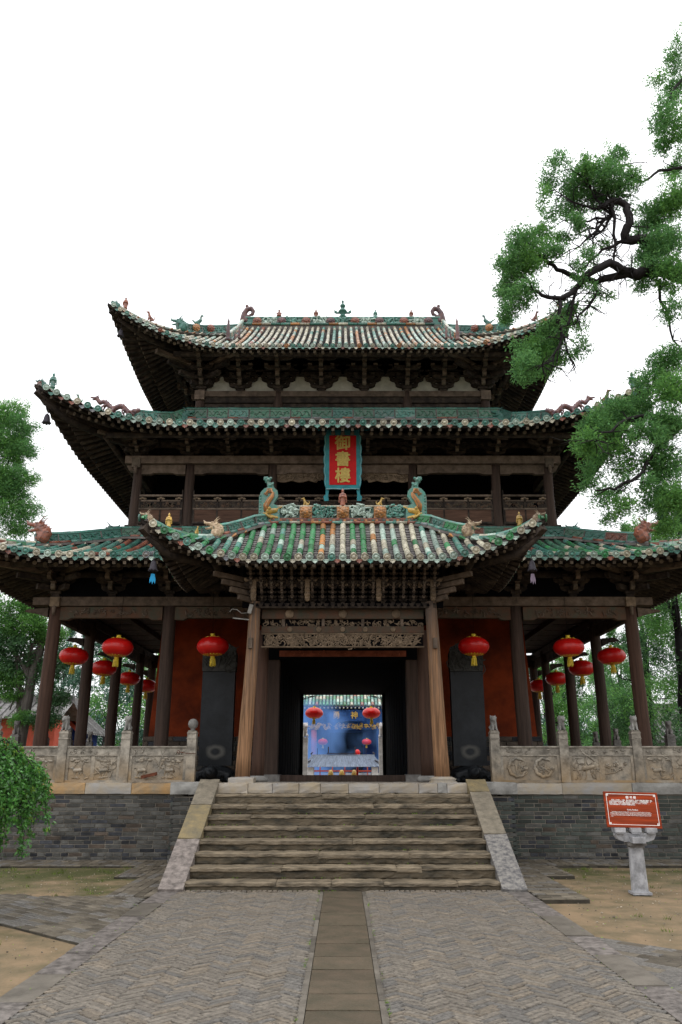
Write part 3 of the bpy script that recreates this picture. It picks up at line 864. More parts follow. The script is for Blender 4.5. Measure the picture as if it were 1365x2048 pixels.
def dragon_head(name, m, s=1.0, jaw=True):
    """beast head that ends a ridge: faces -X, open jaws, mane, horn and curled crest"""
    b = MB()
    b.cap((.16, 0, .10), (.02, 0, .20), .10, .085); b.ell((.0, 0, .25), (.10, .075, .075))
    b.cap((-.06, 0, .27), (-.21, 0, .30), .05, .03); b.cap((-.20, 0, .31), (-.24, 0, .36), .025, .014)
    b.cap((-.03, 0, .18), (-.17, 0, .155), .038, .024); b.cap((-.17, 0, .155), (-.20, 0, .185), .02, .01)
    for s_ in (-1, 1):
        b.ell((-.03, s_ * .055, .30), (.026, .022, .026)); b.cap((.02, s_ * .05, .31), (.10, s_ * .07, .42), .02, .009); b.cap((.10, s_ * .07, .42), (.16, s_ * .06, .43), .011, .005)
        for q in range(4):
            b.cap((.06 + q * .02, s_ * .06, .24 - q * .045), (.14 + q * .03, s_ * .09, .27 - q * .05), .028, .007)
        for q in range(3): b.cap((-.08 - q * .045, s_ * .028, .255), (-.08 - q * .045, s_ * .028, .225), .010, .004)
    for q in range(5): b.cap((.03 + q * .035, 0, .33 - q * .03), (.08 + q * .045, 0, .385 - q * .045), .02, .006)
    b.cap((.1, 0, .02), (.14, 0, .12), .12, .11); b.cap((.02, 0, .02), (.02, 0, .1), .08, .07)
    if s != 1.0: b.v = [(x * s, y * s, z * s) for x, y, z in b.v]
    return fuse(b, name, m, .013 * s)

def crawling_dragon(name, m):
    """the long dragons in high relief at the ends of the middle roof's ridge; head at -X end, raised"""
    b = MB(); pts = []; rr = []
    N = 16
    for i in range(N):
        t = i / (N - 1)
        pts.append(Vector((-.42 + .95 * t, .02 * math.sin(t * 9), .26 * (1 - t) ** 1.2 + .07 + .06 * math.sin(t * 14)))); rr.append(.05 + .02 * math.sin(t * 3.1))
    for i in range(N - 1): b.cap(pts[i], pts[i + 1], rr[i], rr[i + 1])
    b.cap((-.42, 0, .33), (-.50, 0, .42), .06, .05); b.ell((-.52, 0, .45), (.07, .055, .05)); b.cap((-.56, 0, .46), (-.66, 0, .475), .035, .02); b.cap((-.55, 0, .42), (-.63, 0, .40), .025, .012)
    for s in (-1, 1): b.cap((-.5, s * .03, .49), (-.42, s * .05, .54), .016, .006)
    for i in range(1, N, 1):
        p = pts[i]; b.cap(p + Vector((0, 0, .04)), p + Vector((.03, 0, .10)), .018, .005)
    for x, z in ((-.3, .2), (-.05, .12), (.2, .1), (.42, .08)):
        for s in (-1, 1): b.cap((x, s * .03, z + .05), (x - .05, s * .08, z - .02), .03, .02); b.cap((x - .05, s * .08, z - .02), (x - .02, s * .07, .0), .022, .02)
    rg = random.Random(4)
    for i in range(26):
        x = rg.uniform(-.45, .5); z = rg.uniform(0, .10); r = rg.uniform(.03, .05)
        b.ell((x, rg.uniform(-.06, .06), z), (r, r, r * .9), 0, 6, 4)
    return fuse(b, name, m, .016)

LIONS = [lion_mesh('stone_lion', M['stoneg'], v) for v in range(4)]
LIONSD = [lion_mesh('stone_lion', M['stoned'], v) for v in range(2)]

# ------------------------------------------------------------------ balustrade
def post_mesh(h, m, ball=False):
    b = MB(); w_ = .17
    b.add(*(lambda q: (q.v, q.f))(rough_block(-w_ / 2, w_ / 2, -w_ / 2, w_ / 2, 0, h, .004, 3, h, cx=2, fr=4)))
    b.sm = [False] * len(b.f); b.m = [0] * len(b.f)
    b.box((0, 0, h - .13), (w_ + .014, w_ + .014, .018)); b.box((0, 0, h - .03), (w_ + .014, w_ + .014, .02)); b.box((0, 0, h + .008), (w_ - .02, w_ - .02, .02))
    if ball:
        b.prism([(-.05, h - .12), (.05, h - .12), (0, h - .2)], -w_ / 2 - .008, -w_ / 2 + .01)
    return b.mesh('post', [m])

def relief_panel(w_, h, m, seed, kind='scene'):
    b = MB(); rg = random.Random(seed); d = .06
    q = rough_block(-w_ / 2, w_ / 2, -.035, d, 0, h, .004, 3, seed, cx=8, fr=4); b.add(q.v, q.f)
    f = -.035
    b.prism([(-w_ / 2, h - .015), (w_ / 2, h - .015), (w_ / 2, h + .01), (-w_ / 2, h + .01)], f - .03, d + .02)
    b.b2(-w_ / 2, w_ / 2, f - .018, f + .01, h - .17, h - .15); b.b2(-w_ / 2, w_ / 2, f - .018, f + .01, 0, .045)
    for s in (-1, 1): b.b2(s * w_ / 2, s * (w_ / 2 - .05), f - .017, f + .01, .045, h - .15)
    carve(b, w_ * .85, .10, 9, rg, .009, 0, f - .004, 0, h - .085, flower=.05)
    c = (h - .15 + .045) / 2; hh = h - .2
    if kind == 'rings':
        for sx in (-.22, .22):
            pts = []; n = 26
            for i in range(n):
                a = i / n * 5.6 + .8; r = hh * .36 + .012 * math.sin(i * 1.9); pts.append((sx * w_ + math.cos(a) * r, f - .012 - .008 * math.sin(i), c + math.sin(a) * r))
            b.tube(pts, [.012 + .022 * math.sin(math.pi * (i + 1) / (n + 1)) for i in range(n)], 6)
            b.ell((pts[-1][0], f - .02, pts[-1][2]), (.045, .025, .035)); carve(b, hh * .5, hh * .5, 7, rg, .011, 0, f, sx * w_, c, flower=0)
    elif kind == 'flowers':
        b.b2(-.05, .05, f - .008, f, .05, h - .16)
        for (x, z, r) in ((.09, .03, .04), (.2, .06, .045), (.27, -.02, .035), (.33, .07, .03), (.16, -.05, .035)):
            for q_ in range(5):
                a = q_ * 1.2566; b.ell((x * w_ * 1.1 + math.cos(a) * r * .8, f - .008, c + z + math.sin(a) * r * .8), (r * .48, .014, r * .48), 0, 8, 4)
            b.ell((x * w_ * 1.1, f - .014, c + z), (r * .4, .014, r * .4), 0, 8, 4)
        b.tube([(.04 * w_, f - .006, c - .12), (.2 * w_, f - .012, c - .09), (.36 * w_, f - .006, c + .02)], [.008, .012, .006], 5)
        b.cap((-.28 * w_, f, c - .02), (-.12 * w_, f - .005, c + .02), .05, .03); b.cap((-.12 * w_, f, c + .03), (-.1 * w_, f, c + .08), .022, .018)
        for x in (-.3, -.24, -.16, -.12): b.cap((x * w_, f, c - .03), (x * w_ - .01, f, c - .13), .016, .010)
        carve(b, w_ * .34, hh, 12, rg, .010, 0, f, -.25 * w_, c, flower=.1)
    else:
        if kind == 'trees': b.b2(-.035, .035, f - .010, f, .05, h - .16)
        for sx in (-.24, .24):
            x0 = sx * w_
            for q_ in range(9):           # tree canopy lobes
                x = x0 + rg.uniform(-.16, .16) * w_; z = c + hh * (.28 + rg.uniform(-.06, .1))
                b.ell((x, f - .004, z), (rg.uniform(.035, .065), .02, rg.uniform(.014, .025)), 0, 7, 4)
            b.tube([(x0 + .06, f - .004, c - hh * .2), (x0 + .04, f - .01, c + .02), (x0 + .08, f - .004, c + hh * .3)], [.014, .010, .008], 5)
            # animal under the tree
            ax = x0 - .03; az = c - hh * .12
            b.cap((ax - .06, f, az), (ax + .05, f - .004, az + .01), .036, .032); b.cap((ax - .07, f, az + .01), (ax - .105, f, az + .05), .024, .018); b.cap((ax - .105, f, az + .05), (ax - .14, f, az + .035), .018, .010)
            for lx in (-.07, -.04, .03, .06): b.cap((ax + lx, f, az - .02), (ax + lx + rg.uniform(-.03, .02), f, az - .085), .012, .007)
            b.cap((ax + .08, f, az + .01), (ax + .11, f, az - .02), .01, .005)
            for q_ in range(6): b.ell((x0 + rg.uniform(-.15, .15), f - .002, c - hh * .42 + rg.uniform(-.01, .02)), (.04, .016, .014), 0, 7, 4)
        carve(b, w_ * .8, hh * .9, 10, rg, .008, 0, f, 0, c, flower=0)
    return b

def balustrade():
    PH = .93; Z0 = 1.345; YB = 16.05
    pm = post_mesh(PH, M['stone']); pmb = post_mesh(PH, M['stone'], True)
    for side_, xs, lab, kinds in ((-1, [-2.87, -4.12, -5.31, -6.62], 'carved limestone balustrade left of the stairs, ending in a ball-topped post', ['scene', 'trees', 'trees']),
                                  (1, [2.89, 4.19, 5.58, 6.92], 'carved limestone balustrade right of the stairs with two dragon rings on its first panel', ['rings', 'flowers', 'trees'])):
        t = empty('balustrade', (xs[0], YB, Z0), 0, lab, 'balustrade')
        o = Vector((xs[0], YB, Z0))
        for i, x in enumerate(xs):
            first = side_ < 0 and i == 0
            p = link('post', pmb if first else pm, t, T(x - o.x, 0, 0))
            if first:
                b = MB(); b.lathe([(.03, 0), (.055, .01), (.04, .03), (.05, .045), (.085, .075), (.098, .125), (.088, .175), (.05, .215), (.01, .225)], 18)
                link('ball', b.mesh('ball', [M['stoneg']]), p, T(0, 0, PH + .012))
            else:
                link('lion', LIONS[(i + (2 if side_ > 0 else 0)) % 4], p, T(0, 0, PH + .015, .12 * math.sin(i * 9 + side_)))
        for i, (a, b_) in enumerate(zip(xs[:-1], xs[1:])):
            lo, hi = min(a, b_) + .088, max(a, b_) - .088
            pb = relief_panel(hi - lo, .65, None, 5 + i + side_ * 10, kinds[i])
            pn = link('panel', pb.mesh('panel', [M['stone']]), t, T((lo + hi) / 2 - o.x, 0, 0))
    # side runs along the platform edges
    p2 = post_mesh(PH, M['stoned'])
    rl = MB(); rl.b2(-.05, .05, .1, 1.62, .0, .60); rl.b2(-.075, .075, .1, 1.62, .60, .66)
    rlm = rl.mesh('panel', [M['stone']])
    for sx in (-1, 1):
        t = empty('balustrade', (sx * 6.92, 17.78, Z0), 0, 'stone balustrade with lions running back along the %s platform edge' % ('left' if sx < 0 else 'right'), 'balustrade')
        for i in range(6):
            p = link('post', p2, t, T(0, i * 1.74, 0))
            link('lion', LIONSD[i % 2], p, T(0, 0, PH + .015, sx * (-.4)))
            link('panel', rlm, t, T(0, i * 1.74 - 1.74, 0))
balustrade()
b = MB(); b.box((0, 0, 0), (.30, .045, .045)); b.box((0, 0, .03), (.30, .05, .012)); b.lathe([(.014, -.03), (.014, .035)], 10, 0, (.12, 0, 0)) 
o = b.build('iron_bar', [M['rustiron']]); o.location = (-3.62, 15.93, 1.47); o.rotation_euler = (0, R(-13), 0)
tag(o, 'short rusty iron bar slanting against the foot of the left balustrade', 'iron bar')
b = MB(); b.tube([(-3.08, 15.945, 1.90), (-3.02, 15.93, 1.885), (-2.96, 15.935, 1.875), (-2.78, 15.94, 1.868)], .006, 6); b.tube([(-3.1 + .025 * math.cos(a), 15.94, 1.90 + .025 * math.sin(a)) for a in [i * .7 for i in range(10)]], .005, 5)
o = b.build('iron_cramp', [M['rustiron']]); tag(o, 'thin rusty iron rod joining the ball-topped post to its panel', 'iron rod')
# ================================================================== the pavilion
PAV = empty('pavilion', (0, 21.85, 1.35), 0, 'three-tiered dark timber gate pavilion with green, amber and cream tiled roofs', 'pavilion')
PINV = Matrix.Translation((0, -21.85, -1.35))
YC = 21.85
def wlink(name, me, M4=None):
    o = bpy.data.objects.new(name, me); COL.objects.link(o)
    o.parent = PAV; o.matrix_parent_inverse = PINV
    if M4 is not None: o.matrix_basis = M4
    return o
def wbuild(mb, name, mats, kind=None):
    o = wlink(name, mb.mesh(name, mats))
    if kind: o['kind'] = kind
    return o

GM = ['gM', 'gB', 'gG', 'gT', 'gD', 'gC', 'gO', 'gS', 'gW', 'rust', 'brownz', 'pan', 'mortar', 'wood', 'woodend']
GMATS = [M[k] for k in GM]
GI = {k: i for i, k in enumerate(GM)}

class Roof:
    def __init__(s, AX, AY, K, W, run, cap, ze, zt, rise, yc, g=.35, ex=2.1):
        s.AX, s.AY, s.K, s.W, s.run, s.cap, s.ze, s.zt, s.rise, s.yc, s.g, s.ex = AX, AY, K, W, run, cap, ze, zt, rise, yc, g, ex
    def P(s, side, u, t, dz=0.0):
        L, D = (s.AX, s.AY) if side in 'FB' else (s.AY, s.AX)
        c = min(1, max(0, (abs(u) - (L - s.W)) / s.W))
        d = D - s.K * (1 - c * c) * (1 - t) - s.run * t
        tt = max(t, -.05)
        z = s.ze + s.rise * c ** s.ex * max(0, 1 - tt) ** 1.3 + (s.zt - s.ze) * (tt * (1 - s.g) + s.g * tt * tt) + dz
        if side == 'F': return Vector((u, s.yc - d, z))
        if side == 'B': return Vector((u, s.yc + d, z))
        if side == 'R': return Vector((d, s.yc + u, z))
        return Vector((-d, s.yc + u, z))
    def tmax(s, side, u):
        L = s.AX if side in 'FB' else s.AY
        return min(1.0 if side in 'FB' else s.cap, (L - abs(u)) / s.run)
    def tm(s, side, u):
        if side in 'FB' and s.cap < 1:
            return 1.0 if abs(u) <= s.AX - s.run * s.cap + 1e-6 else (s.AX - abs(u)) / s.run
        return s.tmax(side, u)
    def hip(s, sx, t, dz=0.0, back=False):
        return s.P('B' if back else 'F', sx * (s.AX - s.run * t), t, dz)

def frame(p0, p1, up=Vector((0, 0, 1))):
    y = (p1 - p0).normalized(); x = y.cross(up).normalized(); z = x.cross(y)
    return x, y, z
def fm(p0, p1, sx=1, sz=1, ly=None):
    x, y, z = frame(p0, p1); L = ly if ly else (p1 - p0).length
    return Matrix(((x.x * sx, y.x * L, z.x * sz, p0.x), (x.y * sx, y.y * L, z.y * sz, p0.y), (x.z * sx, y.z * L, z.z * sz, p0.z), (0, 0, 0, 1)))

def unit_cover():
    mb = MB(); n = 7; vs = []
    for yy, r in ((0, 1.0), (.06, 1.0), (1.03, .90)):
        for k in range(n):
            a = math.pi * k / (n - 1); vs.append((math.cos(a) * r, yy, math.sin(a) * r))
    fs = []
    for i in range(2):
        for k in range(n - 1): fs.append((i * n + k, i * n + k + 1, (i + 1) * n + k + 1, (i + 1) * n + k))
    mb.add(vs, fs, 0, True); mb.add([vs[k] for k in range(n)], [tuple(range(n))[::-1]], 0)
    return mb
UC = unit_cover()
def unit_disc():
    mb = MB()
    mb.lathe([(.8, .0), (1.0, .0), (1.0, .35), (.82, .35), (.78, .22), (.45, .22), (.40, .42), (.12, .5)], 14, 0)
    for k in range(8):
        a = k * math.pi / 4; mb.ell((math.cos(a) * .6, math.sin(a) * .6, .25), (.12, .12, .12), 0, 5, 3)
    mb.xf(Matrix.Rotation(R(90), 4, 'X'))            # faces -Y
    return mb
UD = unit_disc()
def unit_drip():
    mb = MB(); n = 10; vs = []
    pts = []
    for k in range(n + 1):
        t = -1 + 2 * k / n; pts.append((t, .0 - .22 * (1 - t * t)))
    low = []
    for k in range(n + 1):
        t = 1 - 2 * k / n
        low.append((t * .92, -.22 * (1 - t * t) - (.2 + .75 * (1 - abs(t)) ** .8) + .07 * math.cos(k * math.pi)))
    mb.prism(pts + low, -.06, .06)
    for k in range(5): mb.ell((-.4 + .2 * k, -.09, -.5 - .08 * math.sin(k * 2)), (.1, .06, .14), 0, 5, 3)
    return mb
UDR = unit_drip()
U = {'cover': UC, 'disc': UD, 'drip': UDR}
UMESH = {}
def umesh(kind, name, mk):
    if (kind, mk) not in UMESH: UMESH[(kind, mk)] = U[kind].mesh(name, [M[mk]])
    return UMESH[(kind, mk)]
def slink(name, kind, mk, M4, root):
    lo, ro, s_ = M4.decompose(); q = (round(s_.x, 3), round(s_.y / .04) * .04 if kind == 'cover' else round(s_.y, 2), round(s_.z, 3)); key = (kind, mk, q)
    if key not in UMESH:
        UMESH[key] = U[kind].mesh(name, [M[mk]]); UMESH[key].transform(Matrix.Diagonal((*q, 1)))
    return link(name, UMESH[key], root, Matrix.Translation(lo) @ ro.to_matrix().to_4x4() @ Matrix.Diagonal((1, s_.y / q[1], 1, 1)))
def add_unit(mb, kind, M4, mi):
    u = U[kind]; b = len(mb.v)
    for v in u.v:
        p = M4 @ Vector(v); mb.v.append((p.x, p.y, p.z))
    for f, sm in zip(u.f, u.sm): mb.f.append([b + i for i in f]); mb.m.append(mi); mb.sm.append(sm)

def pick(rg, opts, row=None):
    if row is not None and rg.random() < .55: rg = random.Random(int(row * 1000) + 77)
    r = rg.random() * sum(w for _, w in opts)
    for k, w_ in opts:
        r -= w_
        if r <= 0: return k
    return opts[-1][0]

def make_roof(name, rf, sp, rad, colf, seed, sides='FLR', indiv=False, skip=lambda s, u: False, disc_ind=True, ncut=(0, 0),
              rsp=.2, fly=(.06, .24), rr=.05, tin=.5, pan_n=12, eavebelow=True):
    rg = random.Random(seed)
    deck = MB(); NU = 48; NT = 8
    for side in 'FBLR':
        L = rf.AX if side in 'FB' else rf.AY
        for lay_, dz in ((0, -.03), (1, -.10)):
            base = len(deck.v); vs = []
            for j in range(NT + 1):
                for i in range(NU + 1):
                    v = -1 + 2 * i / NU
                    t = j / NT * (1.0 if side in 'FB' else rf.cap)
                    if side in 'FB' and rf.cap < 1 and t > rf.cap: lim = rf.AX - rf.run * rf.cap
                    else: lim = L - rf.run * t
                    u = v * lim
                    vs.append(rf.P(side, u, t, dz))
            deck.add(vs, [(j * (NU + 1) + i, j * (NU + 1) + i + 1, (j + 1) * (NU + 1) + i + 1, (j + 1) * (NU + 1) + i) for j in range(NT) for i in range(NU)],
                     GI['mortar'] if lay_ == 0 else GI['wood'], True)
        n = 60
        for i in range(n):                            # fascia under the eave tiles
            u0, u1 = -L + 2 * L * i / n, -L + 2 * L * (i + 1) / n
            if skip(side, (u0 + u1) / 2): continue
            deck.quad(rf.P(side, u0, .005, -.03), rf.P(side, u1, .005, -.03), rf.P(side, u1, .005, -.11), rf.P(side, u0, .005, -.11), GI['wood'])
    root = wbuild(deck, name, GMATS)
    cov = MB(); pan = MB(); dd = MB()
    tiles = []
    for side in sides:
        L = rf.AX if side in 'FB' else rf.AY
        n = int(2 * L / sp); 
        for i in range(n + 1):
            u = (i - n / 2) * sp
            if side in 'LR' and u > ncut[1] and ncut[1]: continue
            tm = rf.tm(side, u)
            if tm < .02 or skip(side, u): continue
            pts0 = rf.P(side, u, 0); pts1 = rf.P(side, u, tm); length = (pts1 - pts0).length
            seg = max(1, int(round(length / .31)))
            for k in range(seg):
                t0, t1 = tm * k / seg, tm * (k + 1) / seg
                p0, p1 = rf.P(side, u, t0, .0), rf.P(side, u, t1, .0)
                jit = Vector((rg.gauss(0, .003), rg.gauss(0, .003), rg.uniform(-.003, .004)))
                mk = colf(side, u, (t0 + t1) / 2, rg)
                rr_ = rad * rg.choice((.95, .98, 1.0, 1.03))
                M4 = fm(p0 + jit, p1 + jit, rr_, rr_)
                if indiv and side == 'F': tiles.append((M4, mk))
                else: add_unit(cov, 'cover', M4, GI[mk])
            # eave disc
            p0, p1 = rf.P(side, u, 0), rf.P(side, u, .08)
            x, y, z = frame(p0, p1); yd = Vector((y.x, y.y, y.z * .5)).normalized()
            mk = colf(side, u, 0, rg)
            if rg.random() < .55: mk = rg.choice(('gT', 'gC', 'gW'))
            M4 = fm(p0 + z * rad * .25 - yd * .035, p0 + z * rad * .25 - yd * .035 + yd, rad * 1.22, rad * 1.22, rad)
            if disc_ind and side == 'F': slink('eave_disc', 'disc', mk, M4, root)
            else: add_unit(dd, 'disc', M4, GI[mk])
            # drip tile beside it
            um = u + sp / 2
            if not skip(side, um) and rf.tm(side, um) > 0:
                q0, q1 = rf.P(side, um, 0), rf.P(side, um, .08)
                x, y, z = frame(q0, q1); yd = Vector((y.x, y.y, 0)).normalized()
                w_ = sp * .44
                mk = pick(rg, (('gT', 3), ('gW', 4), ('gC', 1), ('rust', .8), ('gS', .8)))
                M4 = fm(q0 - yd * .005 - Vector((0, 0, .012)), q0 + yd, w_, rad * 1.5, w_ * .45) @ Matrix.Rotation(R(-12), 4, 'X')
                if disc_ind and side == 'F': slink('drip_tile', 'drip', mk, M4, root)
                else: add_unit(dd, 'drip', M4, GI[mk])
                # pan tiles, lips lapped down the channel
                if side == 'F' and pan_n:
                    tm2 = rf.tm(side, um); ln = (rf.P(side, um, tm2) - q0).length; kk = max(1, int(ln / .115))
                    for k in range(kk):
                        a, b = rf.P(side, um, tm2 * k / kk), rf.P(side, um, min(1, tm2 * (k + 1.25) / kk))
                        x, y, z = frame(a, b); vs = []
                        hw = sp * .5; lift = .016 + rg.uniform(-.003, .006)
                        for (pp, hz) in ((a, lift), (b, -.018)):
                            for m_ in range(5):
                                v = -1 + m_ / 2; vs.append(pp + x * (v * hw) + z * (hz - .028 * (1 - v * v)))
                        for m_ in range(5):
                            v = -1 + m_ / 2; vs.append(a + x * (v * hw) + z * (lift - .014 - .028 * (1 - v * v)))
                        pan.add(vs, [(m_, m_ + 1, m_ + 6, m_ + 5) for m_ in range(4)] + [(m_, m_ + 10, m_ + 11, m_ + 1) for m_ in range(4)], GI['pan'], False)
    if indiv:
        for M4, mk in tiles[:300]: slink('cover_tile', 'cover', mk, M4, root)
        for M4, mk in tiles[300:]: add_unit(cov, 'cover', M4, GI[mk])
    if cov.v: cov.build('laid_cover_tiles', GMATS, root, 'stuff')
    if pan.v: pan.build('laid_pan_tiles', GMATS, root, 'stuff')
    if dd.v: dd.build('side_eave_tiles', GMATS, root, 'stuff')
    # rafters: round ones below, square flying rafters above, fanning at the corners
    ra = MB()
    for side in 'FLRB':
        L = rf.AX if side in 'FB' else rf.AY
        Lp = L - rf.run * tin
        n = int(2 * (L - .12) / rsp)
        for i in range(n + 1):
            u = (i - n / 2) * rsp
            if skip(side, u): continue
            ui = math.copysign(min(abs(u), Lp + .0), u)
            tl = min(tin, (L - abs(u)) / rf.run + .0) if abs(u) < L - rf.run * .15 else .1
            def pt(t, dz):
                f = t / tin
                uu = u + (ui - u) * max(0, f) if abs(u) > Lp else u
                return rf.P(side, uu, t, dz)
            a = pt(.012, -.145); b = pt(.5 * tin, -.135)
            ra.beam(a, b, fly[0], fly[0], GI['wood'])
            d = (a - b).normalized(); ra.beam(a + d * .006, a - d * .01, fly[0] * 1.02, fly[0] * 1.02, GI['woodend'])
            a = pt(.25 * tin, -.225); b = pt(tin, -.20)
            ra.tube([a, b], rr, 7, GI['wood']); d = (a - b).normalized(); ra.tube([a + d * .006, a - d * .01], rr * .9, 7, GI['woodend'])
    ra.build('rafters', GMATS, root, 'stuff')
    for sx in (-1, 1):
        for bk in (False, True):
            hr = MB()
            pts = [rf.hip(sx, t, dz, bk) for t, dz in ((.02, -.12), (.07, -.17), (.2, -.24), (.45, -.30), (min(tin + .1, 1), -.34))]
            for a, b in zip(pts[:-1], pts[1:]): hr.beam(a, b, .15, .19, GI['wood'])
            hr.tube([rf.hip(sx, .05, -.26, bk), rf.hip(sx, .2, -.38, bk), rf.hip(sx, tin, -.5, bk)], [.05, .09, .1], 7, GI['wood'])
            hr.build('hip_beam', GMATS, root)
    return root

def band_panel_mesh(L, h, mk, mk2, seed, w_=.09):
    b = MB(); rg = random.Random(seed)
    b.box((0, 0, h / 2), (L, w_, h), 0)
    b.box((0, -w_ / 2 - .006, h - .012), (L, .02, .02), 0); b.box((0, -w_ / 2 - .006, .012), (L, .02, .02), 0)
    for s in (-1, 1): b.box((s * (L / 2 - .006), -w_ / 2 - .004, h / 2), (.012, .016, h), 1)
    pts = []
    for i in range(13):
        x = -L * .44 + L * .88 * i / 12; pts.append((x, -w_ / 2 - .008, h / 2 + h * .24 * math.sin(i * 1.25 + seed)))
    b.tube(pts, .009, 4, 0, False)
    for i in range(5):
        x = -L * .38 + L * .19 * i; z = h / 2 - h * .22 * math.sin(i * 2.9 + seed)
        b.tube([(x - .03, -w_ / 2, z), (x, -w_ / 2 - .014, z + .01), (x + .035, -w_ / 2, z - .012)], [.004, .013, .004], 4, 0, False)
    return b.mesh('ridge_panel', [M[mk], M[mk2]])
PANELS = {}
def ridge_band(parent, pts, h, cols, seed, L=.46, w_=.09, cap_r=.045, capcols=('gT', 'gD'), under=.05):
    """a ridge course laid along a polyline: relief panels, each its own piece, under half-round cap tiles"""
    rg = random.Random(seed)
    segs = []; 
    P = [Vector(p) for p in pts]
    tot = sum((b - a).length for a, b in zip(P[:-1], P[1:])); n = max(1, round(tot / L))
    def at(s):
        s = max(0, min(tot, s))
        for a, b in zip(P[:-1], P[1:]):
            l = (b - a).length
            if s <= l + 1e-6: return a + (b - a) * (s / l)
            s -= l
        return P[-1]
    cap_ = MB()
    for i in range(n):
        a, b = at(tot * i / n), at(tot * (i + 1) / n); l = (b - a).length
        mk = pick(rg, cols); key = (mk, round(h, 2), i % 3)
        if key not in PANELS: PANELS[key] = band_panel_mesh(1.0 * L, h, mk, 'mortar', i % 3, w_)
        d = (b - a).normalized(); up = Vector((0, 0, 1)); yv = up.cross(d).normalized(); zv = d.cross(yv)
        if yv.y < 0: d = -d; yv = -yv
        c = (a + b) / 2; k = l / L * .985
        M4 = Matrix(((d.x * k, yv.x, zv.x, c.x), (d.y * k, yv.y, zv.y, c.y), (d.z * k, yv.z, zv.z, c.z), (0, 0, 0, 1)))
        link('ridge_panel', PANELS[key], parent, M4)
        for q in range(2):
            a2, b2 = a + (b - a) * q / 2, a + (b - a) * (q + 1) / 2
            z1 = Vector((0, 0, h + .005))
            add_unit(cap_, 'cover', fm(a2 + z1, b2 + z1 - (b2 - a2) * .02, w_ * .62, cap_r), GI[pick(rg, [(c_, 1) for c_ in capcols])])
            for s in (-1, 1):
                off = yv * (s * (w_ / 2 + .03))
                cap_.tube([a2 + off - Vector((0, 0, .01)), b2 + off - Vector((0, 0, .01)) - (b2 - a2) * .04], .036, 7, GI[pick(rg, [(c_, 1) for c_ in ('gT', 'gD', 'gD', 'gS', 'rust')])])
        if under: cap_.beam(a - Vector((0, 0, under / 2 + .03)), b - Vector((0, 0, under / 2 + .03)), w_ + .14, under, GI['mortar'])
    cap_.build('ridge_caps', GMATS, parent)

def low_ridge(parent, pts, r, cols, seed, name='hip_tiles'):
    rg = random.Random(seed); mb = MB(); P = [Vector(p) for p in pts]
    for a, b in zip(P[:-1], P[1:]):
        n = max(1, round((b - a).length / .27))
        for i in range(n):
            p, q = a + (b - a) * i / n, a + (b - a) * (i + 1) / n
            add_unit(mb, 'cover', fm(p, q - (q - p) * .03, r, r), GI[pick(rg, cols)])
            mb.beam(p - Vector((0, 0, .045)), q - Vector((0, 0, .045)), r * 2.1, .09, GI[pick(rg, cols)])
            mb.beam(p - Vector((0, 0, .10)), q - Vector((0, 0, .10)), r * 3.2, .05, GI['mortar'])
    mb.build(name, GMATS, parent)

# ---- the four roofs
def col_low(side, u, t, rg):
    if u < 0: return pick(rg, (('gD', 2), ('gC', 2.0 if u < -4.9 else .8), ('gT', 2), ('gS', 1.6 if u > -5.2 else .3), ('gM', .9), ('rust', .7), ('gO', .15)), row=u)
    if u < 4.3: return pick(rg, (('gD', 3), ('gS', 2), ('gC', 1.0), ('rust', .9), ('gT', 1.5)), row=u)
    return pick(rg, (('gG', 3), ('gM', 1.5), ('gD', 1), ('gC', 1.5 + (2 if t < .15 else 0)), ('gT', 1)), row=u)
def col_mid(side, u, t, rg): return pick(rg, (('gT', 2), ('gC', 2.0), ('gD', 1), ('gW', 1), ('rust', .3)), row=u)
def col_top(side, u, t, rg): return pick(rg, (('gC', 4.2), ('gW', 1.2), ('gT', 1.1), ('gO', .7 if u < .8 else 1.5), ('rust', .15)), row=u)
def col_porch(side, u, t, rg):
    h = math.sin(u * 57.3) * .5 + .5
    if u < -.95: return pick(rg, (('gG', 5), ('gW', 1.0), ('gT', .8), ('gC', .2)), row=u)
    if u < .45:
        return pick(rg, (('gG', 3 * (1 - h) + .3), ('gO', 2.6 * h + .3), ('gC', 1.6), ('gW', .5)) if t > .12 else (('gC', 3), ('gW', 1)), row=u)
    if u < 1.3: return pick(rg, (('gC', 4), ('gO', 1.5 * h), ('gW', .6), ('gG', .4)), row=u)
    return pick(rg, (('gC', 3), ('gT', 1.2), ('gW', 1.6), ('gG', .7), ('gO', .3)), row=u)

RL = Roof(8.22, 6.70, .35, 3.2, 3.05, 1.0, 5.61, 6.66, .62, YC, .25, 2.4)
RM = Roof(6.95, 5.33, .35, 3.4, 2.88, 1.0, 9.04, 10.05, .86, YC, .1, 2.0)
RT = Roof(5.86, 4.20, .35, 3.1, 4.20, .67, 11.63, 14.42, 1.06, YC, .12, 1.9)
RP = Roof(3.55, 2.10, .33, 1.9, 2.05, 1.0, 5.16, 6.30, .66, 15.70, .3, 1.8)

lower = make_roof('lower_roof', RL, .215, .060, col_low, 1, 'FLR', skip=lambda s, u: s == 'F' and abs(u) < 2.75, tin=.56, rsp=.21)
middle = make_roof('middle_roof', RM, .230, .064, col_mid, 2, 'FLR', tin=.52, rsp=.22, pan_n=0)
upper = make_roof('upper_roof', RT, .165, .048, col_top, 3, 'FLR', tin=.40, rsp=.2)
porch = make_roof('porch_roof', RP, .196, .058, col_porch, 4, 'FLR', indiv=True, tin=.56, rsp=.17, ncut=(0, .5), fly=(.05, .2), rr=.036)

